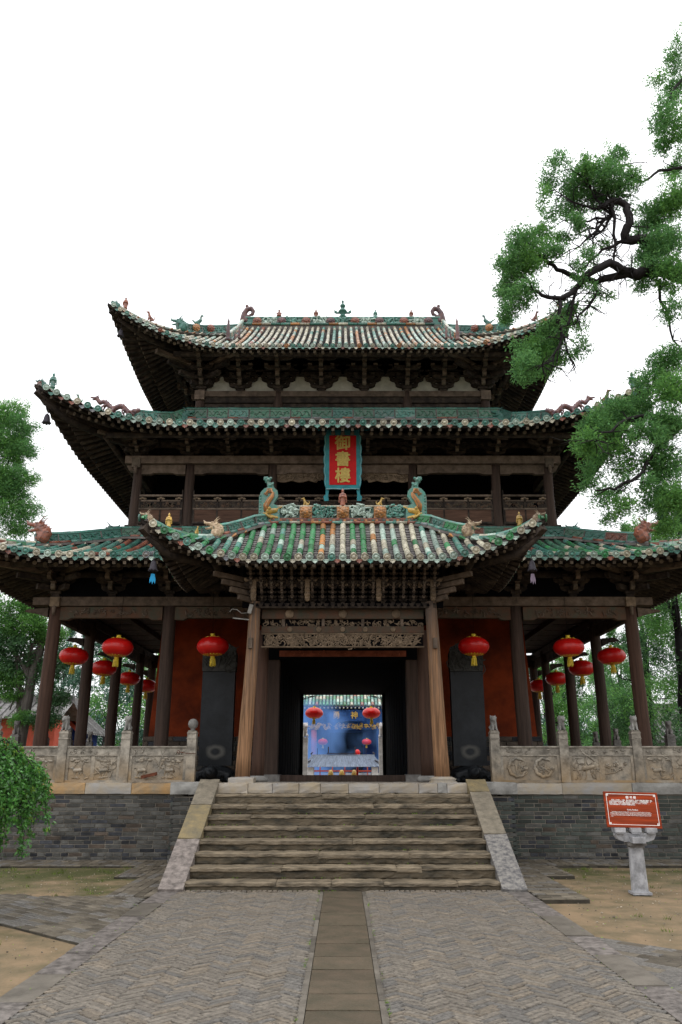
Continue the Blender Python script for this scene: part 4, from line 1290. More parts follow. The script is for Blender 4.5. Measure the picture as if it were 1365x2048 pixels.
# gable ends of the top roof
gx = 5.86 - 4.2 * .67
mb = MB()
for sx in (-1, 1):
    pf = [RT.P('F', sx * gx, t, -.02) for t in (.67, .8, .9, 1.0)]; pb = [RT.P('B', sx * gx, t, -.02) for t in (1.0, .9, .8, .67)]
    n = len(mb.v); mb.add([(p.x - sx * .25, p.y, p.z) for p in pf + pb], [tuple(range(8))], 0)
    for q in (pf, pb[::-1]):
        for a, b in zip(q[:-1], q[1:]): mb.beam(a + Vector((sx * .12, 0, -.12)), b + Vector((sx * .12, 0, -.12)), .05, .3, 1)
wbuild(mb, 'gable_ends', [M['rust'], M['wood']])

# ---- ridges
TG = (('gT', 3), ('gD', 3), ('gG', .8))
def hip_line(rf, sx, t0, t1, dz, n=8): return [rf.hip(sx, t0 + (t1 - t0) * i / n, dz) for i in range(n + 1)]
def ridge_root(name):
    return wlink(name, None) if False else None

# lower roof: band round the foot of the second storey, then down the hips
for nm, rf, roof, tb, h, cols in (('lower', RL, lower, .52, .20, (('gD', 4), ('gM', 2), ('rust', .9), ('gC', .2))), ('middle', RM, middle, .62, .27, (('gT', 1), ('gM', 2), ('gD', 3)))):
    BX, BY = rf.AX - rf.run, rf.AY - rf.run
    zt = rf.zt + (.10 if nm == 'lower' else .24)
    Yf = rf.yc - BY
    mb = MB(); mb.b2(-BX, BX, Yf - .02, Yf + .14, rf.zt - .12, zt + .0, GI['mortar']); mb.build('ridge_bed', GMATS, roof)
    ridge_band(roof, [(-BX, Yf, zt), (BX, Yf, zt)], h, cols if nm == 'lower' else (('gM', 4), ('gT', 1.6), ('gD', 1.6)), 5 + len(nm), .48 if nm == 'lower' else .54)
    for sx in (-1, 1):
        pts = [Vector((sx * BX, Yf, zt))] + [rf.hip(sx, t, .10) for t in (.9, .8, .7, .6, tb)]
        ridge_band(roof, pts, h, cols, 9 + sx, .48)
        low_ridge(roof, hip_line(rf, sx, tb, .02, .10, 10), .05, (('gC', 2), ('gT', 2), ('gG', 1), ('rust', .8), ('gW', 1)), 4 + sx)
        ridge_band(roof, [(sx * BX, Yf, zt), (sx * BX, YC + BY, zt)], h, cols, 12, .6)
# upper roof
zr = 14.42
mb = MB(); mb.b2(-gx, gx, YC - .09, YC + .09, zr - .12, zr + .05, GI['mortar'])
for i in range(20): mb.tube([(-gx + i * .292, YC - .11, zr + .06), (-gx + i * .292 + .28, YC - .11, zr + .06)], .04, 7, GI[('gT', 'gD', 'gC', 'gO')[(i * 7) % 4]])
mb.b2(-gx, gx, YC - .05, YC + .05, zr + .02, zr + .30, GI['gD']); mb.b2(-gx, gx, YC - .075, YC + .075, zr + .30, zr + .335, GI['gT'])
mb.build('ridge_wall', GMATS, upper)
for i in range(8):
    x = (-3.5 + i) * .745
    b = MB(); carve(b, .48, .26, 16, random.Random(i), .02, 0, 0, flower=.1)
    for q in range(5): b.ell((random.Random(i * 9 + q).uniform(-.2, .2), -.02, random.Random(i * 5 + q).uniform(-.08, .1)), (.05, .03, .05), 0, 6, 4)
    if i < 7: link('leaf_scroll', b.mesh('leaf_scroll', [M['gT' if i % 2 else 'gW']]), upper, T(x + .37, YC - .06, zr + .17))
def rosette(m, r=.12, seed=0, petals=9):
    b = MB()
    for ring, (rr, n, zz) in enumerate(((.72, petals, 0), (.45, petals - 2, .03), (.2, 5, .05))):
        for q in range(n):
            a = q * 2 * math.pi / n + ring; b.ell((math.cos(a) * r * rr, -.02 - zz, math.sin(a) * r * rr), (r * .3, .022, r * .3), 0, 7, 4)
    b.lathe([(r * .98, 0), (r * 1.0, .02), (r * .6, .03)], 14, 0, smooth=False)
    b.xf(Matrix.Identity(4))
    k = len(b.v) - 14 * 3
    for i in range(k, len(b.v)):
        x, y, z = b.v[i]; b.v[i] = (x, -z, y)
    b.ell((0, -.06, 0), (r * .2, .03, r * .2), 0, 7, 4)
    return b.mesh('rosette', [m])
ROS = {k: rosette(M[k]) for k in ('brownz', 'rust', 'gO')}
for i in range(8): link('rosette', ROS['brownz' if i % 2 else 'rust'], upper, T((-3.5 + i) * .745, YC - .07, zr + .17, s=1.15))
# vertical ridges down the gables and hips of the top roof
for sx in (-1, 1):
    pts = [RT.P('F', sx * gx, t, .08) for t in (1.0, .85, .7, .5, .30)]
    ridge_band(upper, pts, .17, (('gC', 1), ('gT', 1), ('gW', 1.3), ('gO', .5)), 31 + sx, .34, .08, .04, ('gC', 'gT', 'gW'))
    pts = [RT.hip(sx, t, .09) for t in (.67, .6, .5, .42, .34)]
    ridge_band(upper, pts, .22, (('gT', 2), ('gD', 1.5)), 35 + sx, .42)
    low_ridge(upper, hip_line(RT, sx, .34, .02, .09, 8), .045, (('gC', 3), ('gT', 1.5), ('gW', 1.5), ('rust', .3)), 14 + sx)
    for t in (.37, .44, .52): link('rosette', ROS['gO' if t < .5 else 'rust'], upper, Matrix.Translation(RT.hip(sx, t, .2) + Vector((0, -.09, 0))) @ Matrix.Diagonal((1.05, 1.05, 1.05, 1)))
# porch ridge
zr2 = 6.30; hx = 1.50
mb = MB(); mb.b2(-hx, hx, 15.62, 15.78, zr2 - .15, zr2 + .03, GI['mortar'])
mb.b2(-hx - .05, hx + .05, 15.60, 15.80, zr2 + .03, zr2 + .115, GI['rust'])
i = 0; x = -hx
while x < hx - .02:
    mb.tube([(x, 15.585, zr2 + .012), (x + .21, 15.585, zr2 + .012)], .032, 7, GI[('rust', 'gT', 'gC', 'rust', 'gO')[i % 5]])
    for q in range(3): mb.box((x + .035 + q * .07, 15.594, zr2 + .073 + (.015 if q % 2 else -.01)), (.045, .02, .03), GI[('gO', 'rust', 'gD')[q]])
    x += .215; i += 1
mb.b2(-hx, hx, 15.67, 15.73, zr2 + .115, zr2 + .37, GI['gD']); mb.b2(-hx, hx, 15.64, 15.76, zr2 + .37, zr2 + .395, GI['gC'])
mb.build('ridge_wall', GMATS, porch)
for k, (x, w_) in enumerate(((-1.06, .34), (-.385, .44), (.385, .44), (1.06, .34))):
    b = MB(); rg = random.Random(k + 3); carve(b, w_ * .9, .26, 20, rg, .022, 0, 0, flower=.0)
    for q in range(9):
        a = rg.uniform(0, 6.28); cx_, cz_ = rg.uniform(-.4, .4) * w_, rg.uniform(-.06, .13)
        for s in range(3): b.ell((cx_ + math.cos(a + s * .6) * .04, -.03 - s * .006, cz_ + math.sin(a + s * .6) * .04), (.034, .014, .02), 0, 6, 4)
    link('leaf_scroll', b.mesh('leaf_scroll', [M['gT' if k % 2 else 'gW']]), porch, T(x, 15.655, zr2 + .24))
for x in (-.745, .005, .755):
    b = MB(); b.box((0, 0, 0), (.25, .10, .24)); fo = link('rosette_block', b.mesh('rosette_block', [M['gO']]), porch, T(x, 15.66, zr2 + .235))
    link('rosette', ROS['gO' if x else 'rust'], porch, T(x, 15.60, zr2 + .235, s=1.02))
for sx in (-1, 1):
    pts = [Vector((sx * 1.5, 15.66, zr2 + .02))] + [RP.hip(sx, t, .09) for t in (.9, .8, .7, .6, .53)]
    ridge_band(porch, pts, .17, (('gT', 3), ('gG', 1), ('gO', 1.0 if sx > 0 else .1)), 41 + sx, .36, capcols=('gG', 'gT', 'gT'))
    low_ridge(porch, hip_line(RP, sx, .53, .02, .08, 8), .048, (('gT', 3), ('gG', 2), ('gC', 1.4), ('gW', 1)), 24 + sx)

# chiwen: the ridge-end beasts of the porch
def chiwen():
    t = {}
    b = MB()
    out = [(0, 0), (0, .50), (.03, .60), (.10, .68), (.20, .72), (.30, .70), (.37, .63), (.385, .52), (.33, .43), (.29, .36), (.36, .33), (.42, .26), (.43, .0)]
    b.prism(out, -.055, .055)
    for i in range(9): b.ell((.03, -.055, .05 + i * .06), (.02, .02, .028), 0, 6, 4)
    t['body'] = b.mesh('body', [M['gT']])
    b = MB()
    for r0, y0 in ((0, 0), (.035, .012), (-.035, .012)):
        b.tube([(.16 + r0, -.07 + y0, .20), (.15 + r0, -.08 + y0, .32), (.20 + r0 * .9, -.085 + y0, .42), (.26 + r0 * .8, -.085 + y0, .50), (.28 + r0 * .3, -.08 + y0, .58), (.24, -.08 + y0, .635 - r0), (.17, -.08 + y0, .63 - r0), (.13 - r0, -.075 + y0, .57), (.16, -.075 + y0, .53)], [.02, .024, .024, .022, .02, .018, .016, .013, .01], 5)
    t['curled_tail'] = b.mesh('curled_tail', [M['gO']])
    b = MB()
    b.cap((.20, -.04, .20), (.34, -.05, .22), .07, .05); b.cap((.34, -.04, .24), (.47, -.04, .30), .03, .012); b.cap((.24, -.04, .10), (.38, -.05, .07), .04, .025)
    b.ell((.22, -.10, .25), (.035, .03, .035)); b.cap((.16, -.05, .3), (.10, -.07, .36), .025, .008)
    for q in range(5): b.ell((.12 + q * .035, -.09, .14 - .02 * q), (.03, .03, .028))
    for q in range(4): b.cap((.28 + q * .04, -.06, .18), (.285 + q * .04, -.065, .14), .008, .003)
    t['dragon_mask'] = fuse(b, 'dragon_mask', M['goldz'], .010)
    b = MB(); rg = random.Random(3)
    for q in range(16):
        a = rg.uniform(-1, 2); b.ell((.17 + .10 * math.cos(a) - .08 * (q / 16), rg.uniform(-.03, .03), .76 + .09 * math.sin(a) + .04 * (q % 3)), (.035, .03, .03), 0, 6, 4)
    b.cap((.2, 0, .70), (.17, 0, .84), .04, .03)
    t['leaf_crest'] = fuse(b, 'leaf_crest', M['gT'], .012)
    b = MB()
    for q in range(6): a = q * 1.047; b.ell((.075 + math.cos(a) * .032, -.065, .45 + math.sin(a) * .032), (.02, .015, .02), 0, 6, 4)
    t['rosette'] = b.mesh('rosette', [M['gC']])
    return t
CW = chiwen()
for sx in (-1, 1):
    X = T(sx * 1.70, 15.655, zr2 + .05, s=(-sx * 1.0, 1.0, 1.02))
    bo = link('ridge_beast', CW['body'], porch, X)
    for k in ('curled_tail', 'dragon_mask', 'leaf_crest'): link(k, CW[k], porch, X)

# ---- roof figures
F_person = {k: person_fig('roof_figure', M[k]) for k in ('goldz', 'rust', 'gT', 'gC')}
F_sit = {k: person_fig('seated_figure', M[k], True) for k in ('goldz', 'rust', 'brownz')}
F_beast = {k: beast_fig('roof_beast', M[k]) for k in ('goldz', 'rust', 'gT', 'gC', 'gG')}
F_bird = {k: bird_fig('roof_bird', M[k]) for k in ('gT', 'gG')}
F_drag = {k: dragon_head('dragon_head', M[k]) for k in ('rust', 'gD', 'gT', 'gB')}
CRAWL = crawling_dragon('crawling_dragon', M['brownz'])
def put(roof, me, p, rz=0, s=1.0, flip=1):
    return link(me.name.split('.')[0], me, roof, Matrix.Translation(p) @ Matrix.Rotation(rz, 4, 'Z') @ Matrix.Diagonal((s * flip, s, s, 1)))
# tips (small dragon heads over the corner beams)
for rf, roof, s, mk in ((RL, lower, .75, 'gT'), (RM, middle, .55, 'gD'), (RT, upper, .52, 'gD'), (RP, porch, .5, 'gB')):
    for sx in (-1, 1): put(roof, F_drag[mk], rf.hip(sx, .035, -.02), 0, s, -sx)
for sx in (-1, 1):
    f = 1 if sx < 0 else -1
    # lower roof
    put(lower, F_drag['rust'], RL.hip(sx, .53, .14) + Vector((0, 0, .05)), 0, 1.15, f)
    put(lower, F_drag['gD'], Vector((sx * 5.42, YC - 3.66, 6.74)), 0, .85, -f)
    # middle roof
    put(middle, CRAWL, RM.hip(sx, .50, .16), 0, 1.0, f)
    put(middle, F_drag['gD'], Vector((sx * 4.05, YC - 2.52, 10.22)), 0, .8, -f)
    # ridge under the crawling dragon
    put(middle, F_beast['gG' if sx < 0 else 'rust'], RM.hip(sx, .26, .16), sx * .7, 1.1 if sx > 0 else .7)
    put(middle, F_person['gT'], RM.hip(sx, .10, .16), 0, 1.05)
    # top roof
    put(upper, F_drag['gD'], RT.hip(sx, .345, .14), 0, .95, f)
    put(upper, F_bird['gT'], RT.hip(sx, .45, .33), R(90) * -sx, 1.5)
    put(upper, F_beast['rust'], RT.hip(sx, .20, .14), sx * .8, .95)
    put(upper, F_person['rust'], RT.hip(sx, .08, .14), 0, .9)
    # porch
    put(porch, F_person['goldz'] if sx > 0 else F_person['goldz'], RP.hip(sx, .19 if sx < 0 else .17, .12), 0, .72)
    if sx < 0: put(porch, F_beast['goldz'], RP.hip(sx, .40, .12), .6, .5)
    put(porch, F_drag['gB'], RP.hip(sx, .53, .10), 0, .80, f)
    put(porch, F_beast['goldz'], Vector((sx * .76, 15.68, zr2 + .39)), sx * 1.2, .62)
put(porch, F_person['rust'], Vector((0, 15.68, zr2 + .39)), 0, 1.02)
for x, k, s in ((-1.95, F_sit['rust'], 1.0), (-.82, F_person['rust'], .85), (1.0, F_person['gT'], .8), (2.1, F_person['rust'], .8)):
    put(upper, k, Vector((x, YC, zr + .33)), 0, s)
b = MB()                                            # centre finial: stacked vase with two phoenix arms
b.lathe([(.10, 0), (.12, .04), (.06, .10), (.09, .16), (.14, .22), (.09, .29), (.04, .33), (.07, .37), (.09, .42), (.05, .48), (.02, .52), (.045, .56), (.01, .63)], 12)
for s in (-1, 1):
    b.cap((s * .05, 0, .18), (s * .20, 0, .17), .035, .03); b.cap((s * .20, 0, .17), (s * .26, 0, .27), .03, .015); b.ell((s * .22, 0, .21), (.05, .03, .05))
put(upper, fuse(b, 'vase_finial', M['gD'], .014), Vector((0, YC, zr + .33)), 0, 1.0)
b = MB()                                            # curled fish at the ridge ends
pts = [(.02, 0, 0), (-.02, 0, .12), (-.02, 0, .25), (.06, 0, .38), (.17, 0, .42), (.24, 0, .33), (.22, 0, .22), (.14, 0, .2)]
for a, c, r0, r1 in zip(pts[:-1], pts[1:], (.09, .085, .08, .075, .07, .06, .05), (.085, .08, .075, .07, .06, .05, .03)): b.cap(a, c, r0, r1)
b.ell((.05, 0, .10), (.13, .06, .12)); b.ell((.05, 0, .50), (.05, .04, .05)); b.cap((-.1, 0, 0), (-.08, 0, .22), .05, .03)
FISH = fuse(b, 'ridge_fish', M['brownz'], .016)
for sx in (-1, 1): put(upper, FISH, Vector((sx * 3.0, YC, zr + .22)), 0, 1.05, 1 if sx < 0 else -1)
b = MB(); b.lathe([(.06, 0), (.07, .05), (.045, .09), (.06, .14), (.05, .3), (.055, .42), (.03, .55), (.035, .6), (.005, .72)], 8)
SPIRE = b.mesh('spire_finial', [M['brownz']])
for sx in (-1, 1):
    p = RT.P('F', sx * gx, .28, .05); put(upper, SPIRE, p, 0, .95); put(upper, SPIRE, RT.P('F', sx * (gx - .22), .42, .05), 0, .55); put(upper, SPIRE, RT.P('F', sx * (gx - .14), .36, .05), 0, .4)

# ================================================================== timber frame
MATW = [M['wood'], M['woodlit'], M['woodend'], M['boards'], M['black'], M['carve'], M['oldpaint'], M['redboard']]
def gong(b, L, h, w_, z, y, m=0):                    # bow-shaped bracket arm, lateral
    a = L / 2; c = min(.3 * L, .16)
    b.prism([(-a, z + h), (-a, z + h * .55), (-a + c * .25, z + h * .25), (-a + c * .6, z + h * .06), (-a + c, z), (a - c, z), (a - c * .6, z + h * .06), (a - c * .25, z + h * .25), (a, z + h * .55), (a, z + h)], y - w_ / 2, y + w_ / 2, m)
def dou(b, x, y, z, s=.1, m=0):
    b.box((x, y, z + s * .2), (s * .72, s * .72, s * .4), m); b.box((x, y, z + s * .6), (s, s, s * .42), m)
def bracket_mesh(tiers=3, out=.2, s=1.0, big=False, name='bracket_set'):
    b = MB()
    dou(b, 0, 0, 0, .2); th = .17
    for i in range(tiers):
        z = .13 + i * th
        gong(b, .46 + .24 * i, .115, .085, z, 0)
        for sx in (-1, 1): dou(b, sx * (.20 + .12 * i), 0, z + .115 * .9, .09)
        yo = -out * (i + 1)
        b.beam((0, .12, z + .06), (0, yo + .02, z + .06), .085, .115, 0)
        # curved nose
        b.prism([(yo + .03, z + .118), (yo - .035, z + .118), (yo - .045, z + .06), (yo - .02, z + .015), (yo + .03, z - .0)], -.04, .04, 2 if i % 2 == 0 else 1, Matrix(((0, 1, 0), (1, 0, 0), (0, 0, 1))))
        dou(b, 0, yo, z + .11, .095, 1)
        if i < tiers:
            gong(b, .44 + .1 * i, .10, .075, z + th, yo)
            for sx in (-1, 1): dou(b, sx * (.18 + .05 * i), yo, z + th + .095, .085, 1 if i else 0)
    if big:
        for sx in (-1, 1):
            for i in range(tiers): b.beam((0, 0, .19 + i * th), (sx * out * (i + 1) * 1.2, -out * (i + 1) * 1.2, .19 + i * th), .09, .11, 1 if i == tiers - 1 else 0)
    b.v = [(x * s, y * s, z * s) for x, y, z in b.v]
    return b.mesh(name, MATW)

def beam_ends(b, x0, x1, y, z0, z1, th, m=1):        # plank with shaped lower corners next to the posts
    h = z1 - z0
    b.prism([(x0, z1), (x0, z0 - h * .18), (x0 + .22, z0 - h * .18), (x0 + .30, z0), (x1 - .30, z0), (x1 - .22, z0 - h * .18), (x1, z0 - h * .18), (x1, z1)], y - th / 2, y + th / 2, m)

def column(name, x, y, z0, z1, r, m, lean=0.0, r1=None, base=True):
    b = MB(); n = 14; rg = random.Random(int(x * 100 + y * 10))
    ph = rg.random() * 6
    pts = [(x + lean * t + .008 * math.sin(t * 5 + ph), y, z0 + (z1 - z0) * t) for t in (0, .12, .3, .5, .7, .88, 1)]
    r1 = r1 or r * .9
    b.tube(pts, [r + (r1 - r) * t + rg.uniform(-.004, .004) for t in (0, .12, .3, .5, .7, .88, 1)], n, 0)
    o = wbuild(b, name, [M[m]])
    if base:
        c = MB(); c.lathe([(r * 1.45, 0), (r * 1.6, .03), (r * 1.5, .07), (r * 1.15, .10)], 14, 0, (x, y, z0 - .06))
        cb = c.build('column_base', [M['stoneg']], o)
    return o

# ---- ground storey
Z0 = 1.35
for sx in (-1, 1):
    column('column', sx * 6.20, 17.2, Z0 + .04, 5.0, .145, 'columnred', -sx * .06)
    column('column', sx * 3.73, 17.2, Z0 + .04, 5.0, .15, 'column', -sx * .04)
    for y in (19.75, 22.3, 24.85, 26.5): column('column', sx * 6.18, y, Z0 + .04, 5.0, .14, 'column', -sx * .03)
    column('column', sx * 4.0, 26.5, Z0 + .04, 5.0, .14, 'column')
    column('column', sx * 1.5, 26.5, Z0 + .04, 5.0, .14, 'column')
    # porch posts of bare pine, leaning inwards, with hewn stone bases
    o = column('porch_column', sx * 1.77, 15.1, Z0 + .10, 4.60, .138, 'porchcol', -sx * .12, .105, base=False)
    c = MB(); r_ = random.Random(8 + sx)
    if sx > 0: c.lathe([(.24, 0), (.26, .03), (.22, .06), (.245, .085), (.19, .11), (.16, .125)], 16, 0, (sx * 1.77, 15.08, Z0 - .012), wob=lambda a: 1 + .03 * math.sin(a * 5))
    else: q = rough_block(-2.0, -1.56, 14.86, 15.3, Z0 - .03, Z0 + .11, .02, 4, 3, fr=5); c.add(q.v, q.f)
    c.build('column_base', [M['coping']], o)
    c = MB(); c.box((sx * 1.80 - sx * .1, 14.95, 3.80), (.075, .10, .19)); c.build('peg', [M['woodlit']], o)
    column('porch_column', sx * 1.60, 16.05, Z0 + .08, 4.2, .125, 'columnred', -sx * .03)
    mb = MB(); mb.b2(sx * 1.31, sx * 1.60, 16.95, 17.25, Z0 + .1, 4.2); wbuild(mb, 'door_post', [M['column']])
    q = MB(); q.box((sx * 1.45, 16.95, Z0 + .06), (.42, .5, .15)); wbuild(q, 'door_stone', [M['stoned']])
mb = MB()
for (xa, xb) in ((-6.2, -3.73), (-3.73, -1.5), (1.5, 3.73), (3.73, 6.2)):
    mb.b2(xa + .0, xb, 17.06, 17.34, 4.91, 5.10, 1); beam_ends(mb, xa + .12, xb - .12, 17.2, 4.66, 4.895, .14, 6)
    rg = random.Random(int(xa * 10)); carve(mb, xb - xa - .7, .16, 26, rg, .012, 1, 17.125, (xa + xb) / 2, 4.79, flower=.1)
for sx in (-1, 1):
    mb.b2(sx * 6.25, sx * 6.62, 17.07, 17.33, 4.93, 5.09, 1)
    mb.prism([(sx * 6.3, 4.88), (sx * 6.75, 4.84), (sx * 6.80, 4.80), (sx * 6.55, 4.76), (sx * 6.3, 4.68)], 17.14, 17.26, 1)
    mb.box((sx * 6.12, 17.02, 4.98), (.20, .10, .2), 5); mb.cap((sx * 6.12, 16.98, 4.85), (sx * 6.12, 16.98, 4.72), .045, .03, 1)
    for (ya, yb) in ((17.2, 19.75), (19.75, 22.3), (22.3, 24.85), (24.85, 26.5)):
        mb.b2(sx * 6.07, sx * 6.33, ya, yb, 4.91, 5.10, 0); mb.b2(sx * 6.14, sx * 6.26, ya + .1, yb - .1, 4.66, 4.90, 0)
        mb.prism([(sx * 6.3, 4.62), (sx * 6.62, 4.64), (sx * 6.72, 4.56), (sx * 6.5, 4.52), (sx * 6.3, 4.42)], yb - .05, yb + .05, 0)
mb.b2(-6.2, 6.2, 26.4, 26.6, 4.7, 5.1, 0)
wbuild(mb, 'ground_storey_beams', MATW)
mb = MB()
for i in range(30): mb.b2(-6.3, 6.3, 17.3 + i * .31, 17.3 + i * .31 + .3, 5.17 + .006 * (i % 3), 5.20, 0)
for x in (-5.2, -4.2, -3.2, 3.2, 4.2, 5.2): mb.b2(x - .06, x + .06, 17.3, 26.4, 5.03, 5.17, 0)
wbuild(mb, 'ceiling_boards', MATW)
BR1 = bracket_mesh(3, .24, 1.12); BR1B = bracket_mesh(3, .24, 1.12, True)
for sx in (-1, 1):
    for x in (6.17, 4.95, 3.72, 2.75): wlink('bracket_set', BR1B if x > 6 else BR1, T(sx * x, 17.2, 5.10, s=(1, 1, .9)))
    for y in (18.5, 19.75, 21, 22.3, 23.6, 24.85, 26.3): wlink('bracket_set', BR1, T(sx * 6.2, y, 5.10, sx * R(90), s=(1, 1, .9)))
mb = MB()
for z, yo in ((5.68, .78), (5.62, .02)):
    mb.tube([(-6.9, 17.2 - yo, z), (6.9, 17.2 - yo, z)], .085, 8, 0)
    for sx in (-1, 1): mb.tube([(sx * (6.2 + yo), 16.4, z), (sx * (6.2 + yo), 27.3, z)], .085, 8, 0)
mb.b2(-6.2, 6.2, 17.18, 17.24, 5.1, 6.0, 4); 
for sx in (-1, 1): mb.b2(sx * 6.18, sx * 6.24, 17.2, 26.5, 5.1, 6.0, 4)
wbuild(mb, 'ground_storey_purlins', MATW)

# ---- brick-footed red core with the passage through it
WALLB = 2.30
for sx in (-1, 1):
    mb = MB()
    a, bx_ = 1.34, 4.47
    vs = []
    for z, k in ((WALLB, 0), (5.2, .17)):
        for (x, y) in ((a, 19.3 + k * .4), (bx_ - k, 19.3 + k * .4), (bx_ - k, 25.2), (a, 25.2)): vs.append((sx * x, y, z))
    mb.add(vs, [(0, 1, 2, 3), (4, 5, 6, 7), (0, 1, 5, 4), (1, 2, 6, 5), (2, 3, 7, 6), (3, 0, 4, 7)])
    wbuild(mb, 'red_wall', [M['redwall']])
    mb = MB(); mb.b2(sx * 1.34, sx * 4.52, 19.27, 25.25, Z0 - .05, WALLB - .006, 0); wall_ = wbuild(mb, 'wall_plinth', [M['joint']])
    rg = random.Random(4 + sx); pcs = []
    for r in range(9):
        x = 1.36 - (.15 if r % 2 else 0)
        while x < 4.55:
            p, q = max(1.36, x), min(x + .36, 4.56)
            if q - p > .05: pcs.append((T(sx * (p + q) / 2, 19.275, Z0 + r * .105 + .052, 0, R(90), 0, (q - p - .014, .092, .05)), rg.choice((0, 0, 2, 3))))
            x += .36
    lay(wall_, 'brick', pcs, [M['brickD'], M['brickA'], M['brickC'], M['brickA']], 120)
mb = MB()
for sx in (-1, 1):
    for i in range(27): mb.b2(sx * (1.30 + .004 * (i % 3)), sx * 1.36, 17.26 + i * .32, 17.26 + i * .32 + .312, Z0, 3.95, 0)
    mb.b2(sx * 1.22, sx * 1.34, 25.6, 25.9, Z0, 3.95, 0)
    for q in range(14):                              # fretwork in the upper corners of the rear opening
        a_ = q * .7; mb.tube([(sx * (1.22 - .03 * q + .03 * math.cos(a_)), 25.7, 3.80 - .012 * (14 - q) * .5 - .02), (sx * (1.19 - .03 * q), 25.7, 3.75 - .008 * (14 - q))], .014, 4, 0)
mb.b2(-1.4, 1.4, 17.26, 26.0, 3.80, 3.95, 0)
mb.b2(-1.7, 1.7, 16.9, 17.3, 3.75, 4.9, 0)
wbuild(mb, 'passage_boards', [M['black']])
mb = MB(); mb.b2(-1.55, 1.55, 16.86, 17.02, Z0 + .0, Z0 + .125); wbuild(mb, 'threshold', [M['column']])
mb = MB(); mb.b2(-1.3, 1.3, 17.0, 26.2, Z0, Z0 + .012); wbuild(mb, 'passage_floor', [M['stoned']])

# ---- porch front: stacked carved beams
Yb = 15.28
xin = 1.53
mb = MB(); mb.b2(-xin, xin, Yb - .07, Yb + .09, 4.30, 4.475, 0)
for k in range(3):
    xc = (k - 1) * .72 * 1.4; mb.lathe([(.075, 0), (.085, .012), (.07, .02)], 14, 1, (0, 0, 0))
    for i in range(len(mb.v) - 42, len(mb.v)):
        x, y, z = mb.v[i]; mb.v[i] = (xc + x, Yb - .07 - z, 4.39 + y)
wbuild(mb, 'painted_beam', [M['oldpaint'], M['carve']])
xs = [-xin, -1.12, -.37, .38, 1.12, xin]
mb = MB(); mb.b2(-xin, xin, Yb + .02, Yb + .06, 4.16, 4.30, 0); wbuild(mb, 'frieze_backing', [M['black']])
for i, (a, c) in enumerate(zip(xs[:-1], xs[1:])):
    b = MB(); carve(b, c - a - .09, .125, int(34 * (c - a)), random.Random(i + 50), .012, 0, 0, flower=.3)
    wlink('carved_panel', b.mesh('carved_panel', [M['carve']]), T((a + c) / 2, Yb + .015, 4.23))
for x in xs[1:-1]:
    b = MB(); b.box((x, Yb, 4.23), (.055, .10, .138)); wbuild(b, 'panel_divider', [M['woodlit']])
mb = MB(); mb.b2(-xin, xin, Yb - .06, Yb + .09, 4.035, 4.158, 0)
for x in (-1.0, -.45, .0, .42, .95):
    n0 = len(mb.v); mb.lathe([(.045, 0), (.052, .01), (.035, .014)], 12, 1)
    for i in range(n0, len(mb.v)):
        q = mb.v[i]; mb.v[i] = (x + q[0], Yb - .06 - q[2], 4.097 + q[1])
wbuild(mb, 'painted_beam', [M['oldpaint'], M['carve']])
mb = MB(); mb.b2(-xin + .02, xin - .02, Yb - .01, Yb + .03, 3.785, 4.025, 1)
carve(mb, 2 * xin - .1, .25, 300, random.Random(77), .014, 0, Yb - .012, 0, 3.905, flower=.22, fr=.62)
mb.b2(-xin, xin, Yb - .045, Yb + .05, 4.008, 4.03, 0); mb.b2(-xin, xin, Yb - .045, Yb + .05, 3.765, 3.787, 0)
wbuild(mb, 'openwork_panel', [M['carve'], M['black']])
mb = MB(); mb.b2(-1.24, 1.24, 15.95, 16.02, 3.69, 3.80, 0); carve(mb, 2.3, .08, 36, random.Random(5), .008, 0, 15.945, 0, 3.745, flower=0); wbuild(mb, 'door_head_board', [M['redboard']])
mb = MB(); mb.b2(-1.75, 1.75, 15.0, 15.4, 4.47, 4.555, 0)
for i in range(27):
    x = -1.6 + i * .123
    mb.prism([(x - .03, 4.50), (x + .03, 4.50), (x, 4.56)], 14.97, 15.0, 1)
wbuild(mb, 'dogtooth_beam', [M['wood'], M['black']])
# dense bracket grid under the porch eave
b = MB()
dou(b, 0, 0, 0, .10, 0); gong(b, .17, .05, .05, .05, 0, 0)
for i in range(4):
    z = .07 + i * .075; b.beam((0, .1, z), (0, -.12 - i * .07, z), .035, .05, 1 if i > 1 else 0); dou(b, 0, -.12 - i * .07, z + .02, .06, 2 if i == 3 else 1)
    gong(b, .17, .045, .04, z + .03, -.06 - i * .07, 0)
SB = b.mesh('small_bracket', MATW)
for i in range(19):
    x = -1.71 + i * .19; wlink('small_bracket', SB, T(x, 15.1, 4.56, s=(1, 1, 1.0))); wlink('small_bracket', SB, T(x, 14.85, 4.86, s=(1, 1, 1.0)))
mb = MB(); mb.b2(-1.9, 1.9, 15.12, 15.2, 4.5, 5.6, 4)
mb.tube([(-2.3, 14.45, 5.22), (2.3, 14.45, 5.22)], .07, 8, 0)
for sx in (-1, 1):
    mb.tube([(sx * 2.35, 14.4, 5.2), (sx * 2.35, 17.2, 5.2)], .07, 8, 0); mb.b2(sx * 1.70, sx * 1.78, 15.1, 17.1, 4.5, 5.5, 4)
    for i in range(4): mb.beam((sx * 1.7, 15.1 + .0, 4.62 + i * .12), (sx * (1.95 + i * .14), 14.9 - i * .12, 4.66 + i * .12), .07, .09, 1)
    for i in range(10): wlink('small_bracket', SB, T(sx * 1.74, 15.35 + i * .19, 4.56, sx * R(90)))
wbuild(mb, 'porch_beams', MATW)
